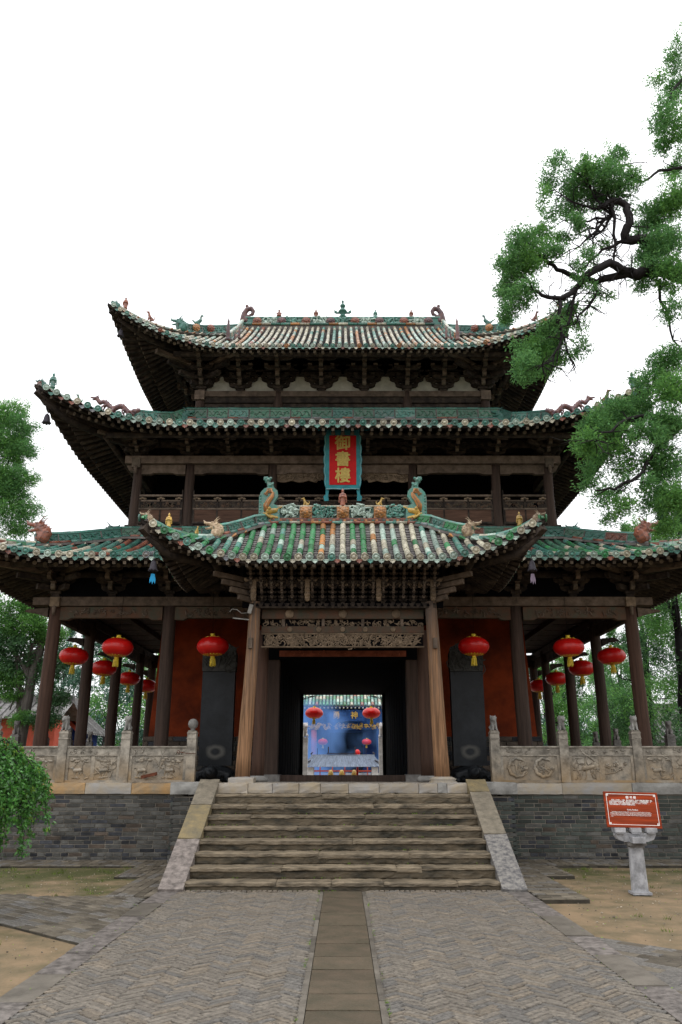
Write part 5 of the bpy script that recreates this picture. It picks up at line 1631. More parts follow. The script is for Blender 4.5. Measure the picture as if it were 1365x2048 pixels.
mb = MB(); mb.b2(-1.85, 1.85, 14.86, 14.91, 4.855, 4.965, 1); carve(mb, 3.6, .11, 150, random.Random(12), .011, 0, 14.86, 0, 4.91, flower=.4)
wbuild(mb, 'carved_strip', [M['carve'], M['wood']])
b = MB()
b.box((0, 0, .19), (.09, .09, .40)); b.box((0, 0, .34), (.34, .07, .06)); b.ell((-.15, 0, .36), (.05, .04, .035)); b.ell((.15, 0, .36), (.05, .04, .035))
b.ell((0, -.03, .06), (.06, .06, .05)); b.ell((0, -.03, .15), (.055, .055, .045)); b.lathe([(.02, -.06), (.045, -.04), (.05, 0), (.035, .03)], 10); b.ell((0, -.04, -.02), (.02, .02, .02))
HP = fuse(b, 'hanging_post', M['carve'], .009)
for x in (-1.66, -.66, .67, 1.68): wlink('hanging_post', HP, T(x, 14.84, 4.62))

# ---- second storey
Y2 = 18.4
for sx in (-1, 1):
    for x in (4.97, 3.70, 1.70): column('column', sx * x, Y2, 6.9, 8.62, .118, 'column', -sx * .02, .11, base=False)
    for y in (20.6, 23.1, 25.3): column('column', sx * 4.97, y, 6.9, 8.62, .118, 'column', 0, .11, base=False)
    for x in (4.86, 3.83, 3.57, 1.83, 1.57):          # rail posts flanking the columns
        b = MB(); b.box((sx * x, Y2 - .03, 7.45), (.035, .05, .98)); b.ell((sx * x, Y2 - .03, 7.95), (.02, .025, .03)); wbuild(b, 'rail_post', [M['wood']])
mb = MB(); mb.b2(-5.25, 5.25, Y2 - .16, Y2 + .16, 8.61, 8.80, 1)
for a, c in ((-4.97, -3.70), (-3.70, -1.70), (-1.70, 1.70), (1.70, 3.70), (3.70, 4.97)): beam_ends(mb, a + .1, c - .1, Y2, 8.40, 8.60, .12, 1)
for sx in (-1, 1):
    mb.prism([(sx * 5.05, 8.6), (sx * 5.22, 8.58), (sx * 5.16, 8.46), (sx * 5.05, 8.42)], Y2 - .07, Y2 + .07, 1)
    mb.b2(sx * 4.81, sx * 5.13, Y2, 25.4, 8.61, 8.80, 0); mb.b2(sx * 4.91, sx * 5.03, Y2, 25.4, 8.38, 8.60, 0)
    mb.box((sx * 4.97, Y2 - .17, 8.62), (.2, .06, .24), 2); mb.cap((sx * 4.97, Y2 - .2, 8.5), (sx * 4.97, Y2 - .2, 8.36), .045, .035, 1)
wbuild(mb, 'second_storey_beams', MATW)
for sx in (-1, 1):
    b = MB(); poly = []
    for i in range(15): t = i / 14; poly.append((sx * (.42 + 1.16 * t), 8.40))
    for i in range(29): t = 1 - i / 28; poly.append((sx * (.42 + 1.16 * t), 8.22 - .05 * abs(math.sin(t * 9)) + (.06 if t < .15 else 0)))
    b.prism(poly, Y2 - .02, Y2 + .02, 0); carve(b, 1.1, .16, 46, random.Random(3 + sx), .012, 0, Y2 - .025, sx * 1.0, 8.31, flower=.05)
    wbuild(b, 'carved_valance', [M['carve']])
mb = MB()
mb.b2(-5.15, 5.15, Y2 - .1, 25.5, 6.95, 7.08, 0); mb.b2(-5.1, 5.1, Y2, 25.4, 9.46, 9.5, 0)
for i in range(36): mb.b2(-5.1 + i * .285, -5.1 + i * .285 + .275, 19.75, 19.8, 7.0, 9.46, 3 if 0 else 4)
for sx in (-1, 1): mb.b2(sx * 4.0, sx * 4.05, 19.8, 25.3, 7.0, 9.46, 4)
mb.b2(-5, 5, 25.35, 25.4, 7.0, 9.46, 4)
wbuild(mb, 'second_storey_floor_and_lining', MATW)
# railing: rails, cloud blocks, pierced panels
def rail_bay(xa, xb, pierced):
    b = MB(); w_ = xb - xa; L0 = -w_ / 2; L1 = w_ / 2
    b.b2(L0, L1, -.03, .03, 7.80, 7.845, 1); b.b2(L0, L1, -.025, .025, 7.675, 7.71, 1); b.b2(L0, L1, -.03, .03, 7.47, 7.51, 1); b.b2(L0, L1, -.03, .03, 7.12, 7.17, 0)
    b.b2(L0, L1, -.012, .012, 7.17, 7.47, 3)
    n = max(1, round(w_ / .62)); cw = w_ / n
    for i in range(n + 1):
        x = L0 + cw * i; b.box((min(max(x, L0 + .02), L1 - .02), 0, 7.5), (.04, .05, .66), 0)
        xx = min(max(x, L0 + .08), L1 - .08)
        for q in (-1, 0, 1): b.ell((xx + q * .055, -.005, 7.745 + (.02 if q == 0 else 0)), (.045, .03, .03), 5, 7, 4)
    o = wbuild(b, 'railing', MATW); o.matrix_basis = T((xa + xb) / 2, Y2 - .03, 0)
    for i in range(n):
        c = L0 + cw * (i + .5); hw = cw / 2 - .025; q = MB(); N = 32; zc, hh = 7.592, .083
        vs = []
        for k in range(N):
            a = 2 * math.pi * k / N
            ca, sa = math.cos(a), math.sin(a); sc_ = min(hw / max(abs(ca), 1e-6), hh / max(abs(sa), 1e-6))
            rr = (.62 + .14 * math.cos(a * 6)) if pierced else .0
            inner = (rr * hh * ca * 1.7, rr * hh * sa * .95)
            for yy in (-.012, .012): vs.append((c + sc_ * ca, yy, zc + sc_ * sa)); vs.append((c + inner[0], yy, zc + inner[1]))
        fs = []
        for k in range(N):
            a, d = k * 4, ((k + 1) % N) * 4
            fs += [(a, d, d + 1, a + 1), (a + 2, a + 3, d + 3, d + 2)]
            if pierced: fs.append((a + 1, d + 1, d + 3, a + 3))
        q.add(vs, fs, 0)
        carve(q, hw * 1.7, .13, 16, random.Random(i + int(xa * 10)), .007, 1, -.012, c, zc, flower=.2)
        if pierced:                                   # keep the carving off the hole
            pass
        link('railing_panel', q.mesh('railing_panel', [M['wood'], M['oldpaint']]), o)
for a, c, p in ((-4.86, -3.83, True), (-3.57, -1.83, False), (-1.57, -.5, False), (-.5, .5, False), (.5, 1.57, False), (1.83, 3.57, False), (3.83, 4.86, True)): rail_bay(a, c, p)
BR2 = bracket_mesh(3, .22, 1.0); BR2B = bracket_mesh(3, .22, 1.0, True)
for sx in (-1, 1):
    for x in (4.97, 3.73, 2.76, 1.72, .60): wlink('bracket_set', BR2B if x > 4.9 else BR2, T(sx * x, Y2, 8.80, s=(1, 1, .70)))
    for y in (19.5, 20.6, 21.8, 23.1, 24.2, 25.3): wlink('bracket_set', BR2, T(sx * 4.97, y, 8.80, sx * R(90), s=(1, 1, .70)))
mb = MB()
for z, yo in ((9.13, .66), (9.14, .44)):
    mb.tube([(-5.6, Y2 - yo, z), (5.6, Y2 - yo, z)], .075 if yo > .5 else .045, 8, 0)
    for sx in (-1, 1): mb.tube([(sx * (4.97 + yo), 17.8, z), (sx * (4.97 + yo), 26, z)], .075 if yo > .5 else .045, 8, 0)
mb.b2(-5, 5, Y2 + .05, Y2 + .1, 9.1, 9.6, 0)
for sx in (-1, 1):
    mb.b2(sx * 4.96, sx * 5.0, Y2, 25.4, 9.1, 9.6, 0)
    for x in (-4.3, -3.2, -2.2, -1.1, 0, 1.1, 2.2, 3.2, 4.3): mb.b2(x - .35, x + .35, Y2 - .51, Y2 - .48, 9.08, 9.10, 1)
wbuild(mb, 'second_storey_purlins', MATW)

# ---- third storey
Y3 = 19.6
for sx in (-1, 1):
    for x in (3.78, 1.71): column('column', sx * x, Y3, 10.2, 11.13, .13, 'column', 0, .12, base=False)
mb = MB()
mb.b2(-3.9, 3.9, Y3 - .1, Y3 + .1, 10.985, 11.14, 1); mb.b2(-3.8, 3.8, Y3 - .06, Y3 + .08, 10.82, 10.975, 0); mb.b2(-3.8, 3.8, Y3, Y3 + .1, 10.1, 10.82, 0)
for sx in (-1, 1): mb.b2(sx * 3.68, sx * 3.88, Y3, 24.1, 10.1, 11.14, 0); mb.box((sx * 3.78, Y3 - .12, 11.0), (.26, .1, .26), 1)
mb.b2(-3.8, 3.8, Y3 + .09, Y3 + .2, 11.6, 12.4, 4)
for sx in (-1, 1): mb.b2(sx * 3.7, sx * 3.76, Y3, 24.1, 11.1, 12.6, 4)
mb.tube([(-4.4, Y3 - .72, 11.90), (4.4, Y3 - .72, 11.90)], .08, 8, 0); mb.tube([(-4.2, Y3 - .40, 12.0), (4.2, Y3 - .4, 12.0)], .05, 8, 0)
for sx in (-1, 1): mb.tube([(sx * 4.5, 18.9, 11.90), (sx * 4.5, 24.8, 11.90)], .08, 8, 0)
wbuild(mb, 'third_storey_beams', MATW)
xs3 = [-3.75, -2.73, -1.72, -.57, .57, 1.71, 2.67, 3.72]
BR3 = bracket_mesh(4, .17, 1.22); BR3B = bracket_mesh(4, .17, 1.22, True)
for i, x in enumerate(xs3): wlink('bracket_set', BR3B if i in (0, 7) else BR3, T(x, Y3, 11.14, s=(1.05, 1, .82)))
for sx in (-1, 1):
    for y in (20.7, 21.85, 23.0, 24.1): wlink('bracket_set', BR3, T(sx * 3.78, y, 11.14, sx * R(90), s=(1, 1, .82)))
for a, c in zip(xs3[:-1], xs3[1:]):
    m_ = (a + c) / 2; w_ = (c - a) / 2 - .06; b = MB()
    poly = [(m_ - w_, 11.142), (m_ + w_, 11.142), (m_ + w_, 11.3), (m_ + w_ * .7, 11.5), (m_ + w_ * .45, 11.62), (m_ - w_ * .45, 11.62), (m_ - w_ * .7, 11.5), (m_ - w_, 11.3)]
    b.prism(poly, Y3 + .03, Y3 + .08); wbuild(b, 'plaster_panel', [M['plaster']])
# ================================================================== things hung on and set before the pavilion
def plaque():
    t = empty('name_plaque', (0.0, 17.86, 7.9), 0, 'tall red plaque with three gilt characters in a scalloped teal frame', 'plaque')
    # built in local XZ facing -Y, then leaned forward
    tilt = Matrix.Rotation(R(9), 4, 'X')
    H = 1.30; hw = .315
    b = MB()
    def edge(k):
        pts = []
        for i in range(41):
            u = i / 40; z = -.04 + u * (H + .02)
            pts.append((.405 + k + .022 * abs(math.sin(u * math.pi * 5)) + .028 * math.sin(u * math.pi), z))
        return pts
    e = edge(0)
    top = []
    for i in range(1, 24):
        u = 1 - 2 * i / 24; x = .41 * u; top.append((x, H + .05 + .075 * math.cos(u * 1.5) + .018 * abs(math.sin(u * 7.5))))
    poly = e + top + [(-x, z) for x, z in e[::-1]]
    b.prism([(x, z) for x, z in poly], 0, .05, 0)
    b.tube([(x - .022, -.004, z) for x, z in e[::1]] + [(x * .96, -.004, z - .022) for x, z in top] + [(-x + .022, -.004, z) for x, z in e[::-1]], .007, 5, 1)
    b.b2(-.39, .39, -.03, .05, -.09, .0, 2)
    b.tube([(-.39, -.04, -.085), (-.2, -.045, -.075), (0, -.045, -.092), (.2, -.045, -.075), (.39, -.04, -.085)], .012, 5, 1)
    for s in (-1, 1):
        b.prism([(s * .31, -.05), (s * .40, -.05), (s * .40, -.20), (s * .45, -.26), (s * .43, -.36), (s * .33, -.36), (s * .34, -.2)], 0, .05, 0)
        for q in range(9): b.ell((s * (.40 + .028 * q), .0, H + .06 + .012 * math.sin(q * 1.9)), (.04, .03, .035), 2, 7, 4)
    fr = link('frame', b.mesh('frame', [M['plqt'], M['plqe'], M['plqt']]), t, tilt)
    b = MB(); b.b2(-hw, hw, -.012, .0, .02, 1.20); link('panel', b.mesh('panel', [M['plq']]), t, tilt)
    for s_, z in (('御', 1.0), ('書', .61), ('樓', .22)):
        me = text_mesh(s_, .37, M['gilt'], 'character', .008, bold=.009)
        link('character', me, t, tilt @ T(-.0, -.022, z, 0, R(90)) @ Matrix.Translation((0, -0.0, 0)))
plaque()

def lantern(name='lantern'):
    b = MB(); n = 48; prof = []
    for i in range(17):
        a = -math.pi / 2 + math.pi * i / 16; prof.append((max(.012, .325 * math.cos(a) ** .86 if math.cos(a) > 0 else .012), .205 * math.sin(a)))
    b.lathe(prof, n, 0, wob=lambda t: 1 + .035 * abs(math.cos(t * 8)))
    sh = b.mesh('shade', [M['lred']])
    b = MB(); b.lathe([(.16, .178), (.10, .198), (.045, .21), (.045, .255), (.055, .262), (.01, .263)], 16)
    for k in range(10): a = k * .628; b.ell((math.cos(a) * .13, math.sin(a) * .13, .192), (.03, .03, .012), 0, 6, 3)
    cp = b.mesh('cap', [M['lgold']])
    b = MB(); b.lathe([(.045, -.20), (.12, -.196), (.17, -.182), (.175, -.176)], 20)
    for k in range(18): a = k * .349; b.ell((math.cos(a) * .185, math.sin(a) * .185, -.168), (.022, .022, .014), 0, 6, 3)
    b.lathe([(.045, -.25), (.048, -.205), (.04, -.20)], 14)
    fb = b.mesh('fringe_band', [M['lgold']])
    b = MB(); b.lathe([(.05, -.275), (.05, -.25), (.03, -.245)], 12)
    for k in range(34): a = k * 2.4; r = .046 * math.sqrt((k + .5) / 34) + .008; x, y = math.cos(a) * r, math.sin(a) * r; b.beam((x, y, -.26), (x * 1.25, y * 1.25, -.40 - .02 * math.sin(k * 3)), .009, .009)
    ts = b.mesh('tassel', [M['lgold']])
    b = MB(); b.tube([(0, 0, .25), (.003, 0, .6), (0, 0, 1.15)], .004, 4); cdm = b.mesh('cord', [M['black']])
    return [('shade', sh), ('cap', cp), ('fringe_band', fb), ('tassel', ts), ('cord', cdm)]
LP = lantern()
def hang(x, y, z, label, rz=0.0, s=1.0, parts=LP):
    t = empty('lantern', (x, y, z), rz, label, 'lantern', 'round red lanterns hung round the pavilion')
    t.rotation_euler = (R(1.5 * math.sin(x * 7 + y)), R(2 * math.sin(x * 5)), rz); s *= .96 + .03 * math.sin(x * 3 + y); t.scale = (s, s, s)
    for nme, me in parts: link(nme, me, t)
hang(-4.72, 17.05, 4.02, 'large red lantern between the two front columns left of the door', .3)
hang(4.74, 17.05, 4.02, 'large red lantern between the two front columns right of the door', 1.0)
hang(-2.68, 16.75, 4.0, 'red lantern in front of the black stele left of the doorway', .8)
hang(2.70, 16.75, 4.0, 'red lantern in front of the black stele right of the doorway', .1)
for sx, nm in ((-1, 'left'), (1, 'right')):
    hang(sx * 6.08, 18.45, 4.02, 'red lantern beside the outermost %s corner column, between it and the next' % nm, .5)
    hang(sx * 6.12, 21.0, 4.05, 'red lantern half hidden behind the big front one, %s gallery' % nm, .9)
    hang(sx * 6.12, 23.55, 4.05, 'smaller red lantern between the third and fourth columns of the %s gallery' % nm, .2)
    hang(sx * 6.12, 25.7, 4.05, 'farthest red lantern at the back of the %s gallery, partly behind a column' % nm, 1.3)
    hang(sx * 1.05, 30.6, 3.54, 'red lantern seen through the doorway high on the %s, under the far eave' % nm, .4)

def stele(sx, label):
    x = sx * 2.64
    t = empty('stele', (x, 17.6, 1.35), 0, label, 'stele')
    b = MB(); q = rough_block(-.345, .345, -.11, .11, .30, 2.22, .004, 5, sx, cx=6, fr=2); b.add(q.v, q.f)
    link('slab', b.mesh('slab', [M['stele']]), t)
    b = MB(); b.prism([(-.35, 2.225), (.35, 2.225), (.36, 2.35), (.36, 2.6), (.30, 2.75), (.15, 2.83), (-.15, 2.83), (-.30, 2.75), (-.36, 2.6), (-.36, 2.35)], -.13, .13)
    carve(b, .64, .5, 34, random.Random(sx + 3), .014, 0, -.133, 0, 2.5, flower=.05, fr=.6)
    link('carved_head', b.mesh('carved_head', [M['steletop']]), t)
    b = MB()                                          # tortoise that bears the slab
    b.ell((0, .1, .13), (.40, .62, .19), 0, 20, 10); b.b2(-.36, .36, -.42, .55, .02, .16)
    b.cap((0, -.42, .16), (0, -.62, .20), .115, .12); b.ell((0, -.70, .20), (.115, .11, .10), 0, 12, 8); b.cap((0, -.76, .17), (0, -.82, .165), .07, .05)
    for s in (-1, 1):
        b.cap((s * .30, -.30, .10), (s * .33, -.52, .03), .07, .05); b.cap((s * .30, .45, .10), (s * .33, .6, .03), .07, .05)
        b.ell((s * .045, -.77, .245), (.03, .03, .03))
        for q in range(4): b.ell((s * (.12 + .07 * q), -.44, .20 - .02 * q), (.05, .05, .05)); b.tube([(s * (.14 + .05 * q), -.47, .05), (s * (.18 + .05 * q), -.48, .12), (s * (.15 + .05 * q), -.46, .18)], .014, 5)
    for k in range(10): b.lathe([(.03, -.0), (.012, .04)], 6, 0, (-.3 + k * .066, -.38, .0))
    for i in range(7): b.ell((0, -.3 + i * .13, .31 - .03 * abs(i - 3)), (.05, .06, .03))
    link('tortoise_base', fuse(b, 'tortoise_base', M['stele'], .022), t)
stele(-1, 'tall black stone stele on a crouching tortoise, left of the doorway')
stele(1, 'tall black stone stele on a crouching tortoise, right of the doorway')

def bell(x, y, z, s, label, fish=None, cat='wind bell'):
    t = empty('wind_bell', (x, y, z), .3, label, cat); t.scale = (s, s, s)
    b = MB(); b.lathe([(.078, -.19), (.082, -.17), (.066, -.14), (.056, -.07), (.042, -.02), (.02, 0), (.005, .004)], 14)
    for q in range(8): a = q * .785; b.ell((math.cos(a) * .078, math.sin(a) * .078, -.19), (.018, .018, .014), 0, 6, 3)
    b.tube([(0, 0, 0), (.02, 0, .03), (0, 0, .05), (-.02, 0, .03), (0, 0, 0)], .006, 5)
    link('bell_body', b.mesh('bell_body', [M['iron']]), t)
    b = MB(); b.tube([(0, 0, .045), (.004, 0, .4)], .005, 4); b.tube([(0, 0, -.1), (0, 0, -.26)], .003, 4); link('wire', b.mesh('wire', [M['iron']]), t)
    if fish:
        b = MB(); b.prism([(-.03, -.25), (.03, -.25), (.055, -.36), (.045, -.44), (.02, -.38), (.0, -.45), (-.02, -.38), (-.05, -.43), (-.055, -.36)], -.004, .004)
        link('clapper_plate', b.mesh('clapper_plate', [M[fish]]), t)
for sx, nm in ((-1, 'left'), (1, 'right')):
    p = RM.hip(sx, .09, 0); bell(p.x, p.y, p.z - .52, 1.15, 'dark iron wind bell hanging from the %s corner of the middle roof' % nm)
    p = RT.hip(sx, .07, 0); bell(p.x, p.y, p.z - .50, 1.0, 'dark iron wind bell at the %s corner of the top roof' % nm)
    p = RP.hip(sx, .10, 0); bell(p.x * .995, p.y, p.z - .62, .95, 'rusty wind bell with a %s plate under the %s tip of the porch roof' % ('blue' if sx < 0 else 'faded purple', nm), 'bluef' if sx < 0 else 'purf')

# small camera box and its bracket on the left porch column
b = MB(); b.box((-1.72, 14.93, 4.43), (.07, .07, .17), 0, Matrix.Rotation(R(14), 3, 'Y')); b.tube([(-1.78, 14.93, 4.36), (-1.88, 14.92, 4.35), (-1.97, 14.92, 4.42), (-2.06, 14.92, 4.43), (-2.1, 14.92, 4.38)], .008, 5)
b.beam((-1.74, 14.93, 4.23), (-2.04, 14.92, 4.26), .03, .02)
o = b.build('cable_bracket', [M['stoneg']]); tag(o, 'pale cable bracket with a curled wire near the left porch column top', 'bracket')

def sign():
    t = empty('information_sign', (3.99, 11.9, 0), R(-3), 'varnished red-brown notice board with white text on an octagonal stone post', 'sign')
    b = MB(); b.lathe([(.118, 0), (.112, .02), (.098, .54), (.096, .58)], 8, 0, smooth=False); b.xf(Matrix.Rotation(R(22.5), 4, 'Z')); b.box((0, 0, .012), (.25, .25, .03))
    b.box((0, -.115, .35), (.02, .02, .0001))
    link('post', b.mesh('post', [M['concrete']]), t)
    b = MB(); b.box((0, 0, .595), (.19, .19, .03), 1); b.box((0, 0, .625), (.24, .22, .04), 1)
    b.prism([(-.27, .76), (-.27, .73), (-.24, .68), (-.16, .65), (.16, .65), (.24, .68), (.27, .73), (.27, .76)], -.06, .06, 0)
    b.box((0, -.12, .68), (.17, .18, .075), 0)
    for x in (-.21, 0, .21): b.box((x, -.02, .765), (.105, .17, .028), 0); b.box((x, -.02, .80), (.14, .20, .055), 0)
    link('bracket_capital', b.mesh('bracket_capital', [M['concrete'], M['stoned']]), t)
    Xp = T(0.005, -.03, .825, 0, R(-14), R(1.5))
    W, H = .735, .47
    b = MB(); b.box((0, 0, H / 2), (W, .035, H)); bd = link('board', b.mesh('board', [M['signw']]), t, Xp)
    b = MB(); iw, z0, z1 = W / 2 - .033, .035, H - .03
    for x in (-iw, iw): b.b2(x - .0028, x + .0028, -.0205, -.018, z0, z1)
    for z in (z0, z1): b.b2(-iw, iw, -.0205, -.018, z - .0028, z + .0028)
    for x in (-iw, iw):
        for z in (z0, z1):
            for q in range(4):
                a = q * math.pi / 2 + .785; b.ell((x - math.copysign(.012, x) + math.cos(a) * .011, -.019, z - math.copysign(.012, z - .2) + math.sin(a) * .011), (.008, .003, .008), 0, 8, 4)
    link('border', b.mesh('border', [M['white']]), bd)
    def tx(s_, size, x, z, al='CENTER', off=0.0, ln=1.0, sp=1.0):
        me = text_mesh(s_, size, M['white'], 'lettering', .0006, 0.0, al, sp, ln, bold=off * .6); link('lettering', me, bd, T(x, -.0195, z, 0, R(90)))
    tx('御 书 楼', .040, 0, .395, off=.0012)
    tx('      原名“八卦楼”，三檐，歇山琉璃顶，现存为清乾隆时重建一座。\n该楼台基高阔四周设廊，楼内设置天花藻井，二层悬匾额等。今\n因其八卦形，乃称三檐歇顶楼阁。乾隆二十七年（1762年），\n为纪念康熙御书“义炳乾坤”匾额而改名。', .0205, -.305, .368, 'LEFT', .0004, .95)
    tx('Yushu Pavilion', .026, .0, .232, off=.0004)
    tx('      Yushu Pavilion was originally named Bagua Pavilion, with three eaves and a glazed tile gable roof. The existing\nbuilding was rebuilt in the Qing Dynasty. It stands on a high platform surrounded by a corridor on all four sides, and\nthe coffered ceiling inside the pavilion is in the shape of the eight trigrams. In the twenty-seventh year of Qianlong,\nit was renamed Yushu Pavilion in memory of the plaque written by the Emperor Kangxi when he came to visit the\ntemple.', .0118, -.305, .208, 'LEFT', .0004, 1.25)
sign()

# ================================================================== the court behind
def far_court():
    # hall
    Y = 56.0
    t = empty('rear_hall', (0, Y, 0), 0, 'smoky blue-painted hall with a green tiled roof, framed by the doorway', 'hall')
    inv = Matrix.Translation((0, -Y, 0))
    def prt(mb, n, mats, p=t, kind=None):
        mb.xf(inv) if p is t else None
        return mb.build(n, mats, p, kind)
    rg = random.Random(2)
    mb = MB(); ze, zt = 5.62, 7.6
    mb.quad((-9, Y - .2, ze - .05), (9, Y - .2, ze - .05), (9, Y + 3.4, zt), (-9, Y + 3.4, zt), GI['mortar']); mb.b2(-9, 9, Y + 3.3, Y + 5, ze, zt, GI['mortar'])
    x = -5.5
    while x < 5.5:
        for k in range(9):
            a = Vector((x, Y - .2 + k * .4, ze + k * (zt - ze) / 9)); c = Vector((x, Y - .2 + (k + 1) * .4, ze + (k + 1) * (zt - ze) / 9))
            add_unit(mb, 'cover', fm(a, c, .10, .10), GI[pick(rg, (('gG', 2.4), ('gT', 3), ('gC', 1.1), ('gW', 2), ('rust', .5)))])
        x += .235
    for q in range(24): mb.b2(-5.5, 5.5, Y - .2 + q * .15, Y - .18 + q * .15, ze + q * .0825, ze + .03 + q * .0825, GI['pan'])
    prt(mb, 'roof', GMATS)
    mb = MB()
    x = -5.4
    while x < 5.4: mb.box((x, Y - .2, ze - .14), (.09, .3, .09), 1); mb.box((x + .12, Y + .05, ze - .30), (.1, .3, .08), 2); x += .26
    mb.b2(-6, 6, Y - .1, Y, ze - .10, ze - .04, 0); mb.b2(-6, 6, Y + .4, Y + .6, ze - .8, ze - .2, 0); prt(mb, 'rafter_ends', [M['bluep'], M['plaster'], M['bluep']])
    mb = MB(); mb.b2(-6, 6, Y + .3, Y + .42, 4.10, 4.5, 1); carve(mb, 6.2, .34, 110, rg, .03, 0, Y + .28, 0, 4.3, flower=.2); prt(mb, 'carved_frieze', [M['goldz'], M['bluep']])
    mb = MB(); mb.b2(-6, 6, Y + .35, Y + .55, 4.5, 5.0, 0); prt(mb, 'beam', [M['bluep']])
    for x in (-4.6, -1.95, 2.45, 4.9):
        mb = MB(); mb.tube([(x, Y + .5, 1.3), (x, Y + .5, 4.5)], .2, 12); prt(mb, 'column', [M['bluep'] if x > 0 else M['farred']])
    mb = MB(); mb.b2(-6, 6, Y + 3.0, Y + 3.1, 1.0, 5.5, 0); mb.b2(-.9, 1.4, Y + 2.9, Y + 2.99, 1.3, 4.0, 1); prt(mb, 'front_wall', [M['bluew'], M['black']])
    mb = MB(); mb.b2(-7, 7, Y - .8, Y + 6, 0, 1.32, 0); prt(mb, 'platform', [M['stoneg']])
    mb = MB(); mb.b2(-1.15, 1.45, Y - .06, Y + .02, 4.62, 5.35, 0); prt(mb, 'signboard', [M['bluep']])
    for s_, x in (('勇', -.42), ('神', .78)):
        me = text_mesh(s_, .50, M['goldz'], 'character', .02, bold=.012); o = link('character', me, t, T(x, -.10, 4.98, 0, R(90)))
    # lanterns on the hall
    for x, nm in ((-1.32, 'left'), (1.58, 'right')):
        hang(x, Y - .3, 3.28, 'small distant red lantern, %s one of the lower pair in the doorway' % nm)
    # roofed incense burner
    Yb_ = 40.0
    t2 = empty('incense_burner', (0.0, Yb_, 0), 0, 'long incense burner with a grey ribbed canopy, seen through the doorway', 'incense burner')
    inv2 = Matrix.Translation((0, -Yb_, 0))
    mb = MB(); zE, zR = 1.66, 2.16
    RB = Roof(2.02, .75, .12, .6, .55, 1.0, zE, zR, .16, Yb_, .2, 2)
    for side in 'FBLR':
        L = RB.AX if side in 'FB' else RB.AY; n = int(2 * L / .06)
        for i in range(n):
            u0, u1 = -L + 2 * L * i / n, -L + 2 * L * (i + 1) / n; um = (u0 + u1) / 2
            for k in range(4):
                ta, tb = k / 4, (k + 1) / 4
                def q(u, tt): return RB.P(side, u * max(0, (L - RB.run * tt)) / L, tt)
                mb.quad(q(u0, ta), q(um, ta) + Vector((0, 0, .03)), q(um, tb) + Vector((0, 0, .03)), q(u0, tb)); mb.quad(q(um, ta) + Vector((0, 0, .03)), q(u1, ta), q(u1, tb), q(um, tb) + Vector((0, 0, .03)))
    mb.b2(-1.5, 1.5, Yb_ - .15, Yb_ + .15, zR - .03, zR + .07)
    mb.xf(inv2); mb.build('canopy', [M['canopy']], t2)
    mb = MB(); mb.b2(-.75, .65, Yb_ - .2, Yb_ - .1, zR + .1, zR + .14, 0)
    for x in (-.68, .58): mb.box((x, Yb_ - .15, zR + .26), (.05, .05, .32), 0)
    for x in (-1.2, 1.1): mb.box((x, Yb_ - .15, zR + .2), (.02, .02, .3), 0)
    for s in (-1, 1):
        mb.tube([(s * 1.45, Yb_, zR), (s * 1.5, Yb_, zR + .1), (s * 1.42, Yb_, zR + .17)], .035, 6, 0); mb.tube([(s * 1.5, Yb_ - .4, zR - .2), (s * 1.9, Yb_ - .75, zE + .10), (s * 2.08, Yb_ - .85, zE + .26), (s * 2.0, Yb_ - .85, zE + .34)], .03, 6, 0)
    mb.xf(inv2); mb.build('ridge_ornaments', [M['iron']], t2)
    mb = MB()
    for s in (-1, 1):
        for y in (-.4, .4): mb.box((s * 1.5, Yb_ + y, .83), (.28, .2, 1.66), 0)
    mb.xf(inv2); mb.build('legs', [M['marble']], t2)
    mb = MB(); mb.b2(-1.4, 1.4, Yb_ - .4, Yb_ + .4, .6, 1.22, 0); mb.xf(inv2); mb.build('trough', [M['iron']], t2)
    mb = MB()
    for x in (-1.1, -.5, .1, .7, 1.2): mb.box((x, Yb_ + 1.2, 1.3), (.05, .05, 1.0), 0)
    mb.b2(-1.4, 1.4, Yb_ + 1.15, Yb_ + 1.22, 1.45, 1.52, 0); mb.b2(-1.4, 1.4, Yb_ + 1.15, Yb_ + 1.22, 1.25, 1.3, 0)
    o = mb.build('red_rack', [M['farred']]); tag(o, 'red painted candle rack behind the incense burner under its canopy', 'rack')
    for x in (-.58, -.05, .55):
        b = MB(); b.lathe([(.12, 0), (.14, .1), (.10, .28), (.05, .34)], 10, 0, (x, Yb_ + 1.0, 1.2)); b.tube([(x, Yb_ + 1, 0), (x, Yb_ + 1, 1.2)], .03, 5)
        o = b.build('altar_cloth_bundle', [M['goldz']]); tag(o, 'yellow bundle %s of the candle rack under the burner canopy' % {-.58: 'at the left', -.05: 'in the middle', .55: 'at the right'}[x], 'bundle')
    o = MB(); o.ell((.70, Yb_ + .6, 2.32), (.14, .12, .16)); o.tube([(.70, Yb_ + .6, 0), (.70, Yb_ + .6, 2.2)], .05, 6); o = o.build('red_paper_flower', [M['lred']]); tag(o, 'bright red paper flower on a stick behind the right end of the burner ridge', 'paper flower')
    # marble posts with lions
    pm = post_mesh(1.85, M['marble'])
    lm = lion_mesh('stone_lion', M['marble'], 1)
    for sx, nm in ((-1, 'left'), (1, 'right')):
        t3 = empty('lion_post', (sx * 1.47 + .02, 31.5, 1.0), 0, 'white marble post with a seated lion, %s edge of the doorway view' % nm, 'lion post')
        link('post', pm, t3, T(0, 0, 0, s=(1.7, 1.7, .92))); link('lion', lm, t3, T(0, 0, 1.72, sx * -.3, s=1.9))
    mb = MB(); mb.b2(-8, 8, 30, 55, -.01, .30, 0); o = mb.build('rear_courtyard', [M['paved']], None, 'structure')
    # smoke
    mb = MB(); 
    vs = MB(); vs.b2(-3.2, 3.2, 41.6, 54.5, 1.2, 5.0)
    o = vs.build('incense_smoke', [], None, 'stuff')
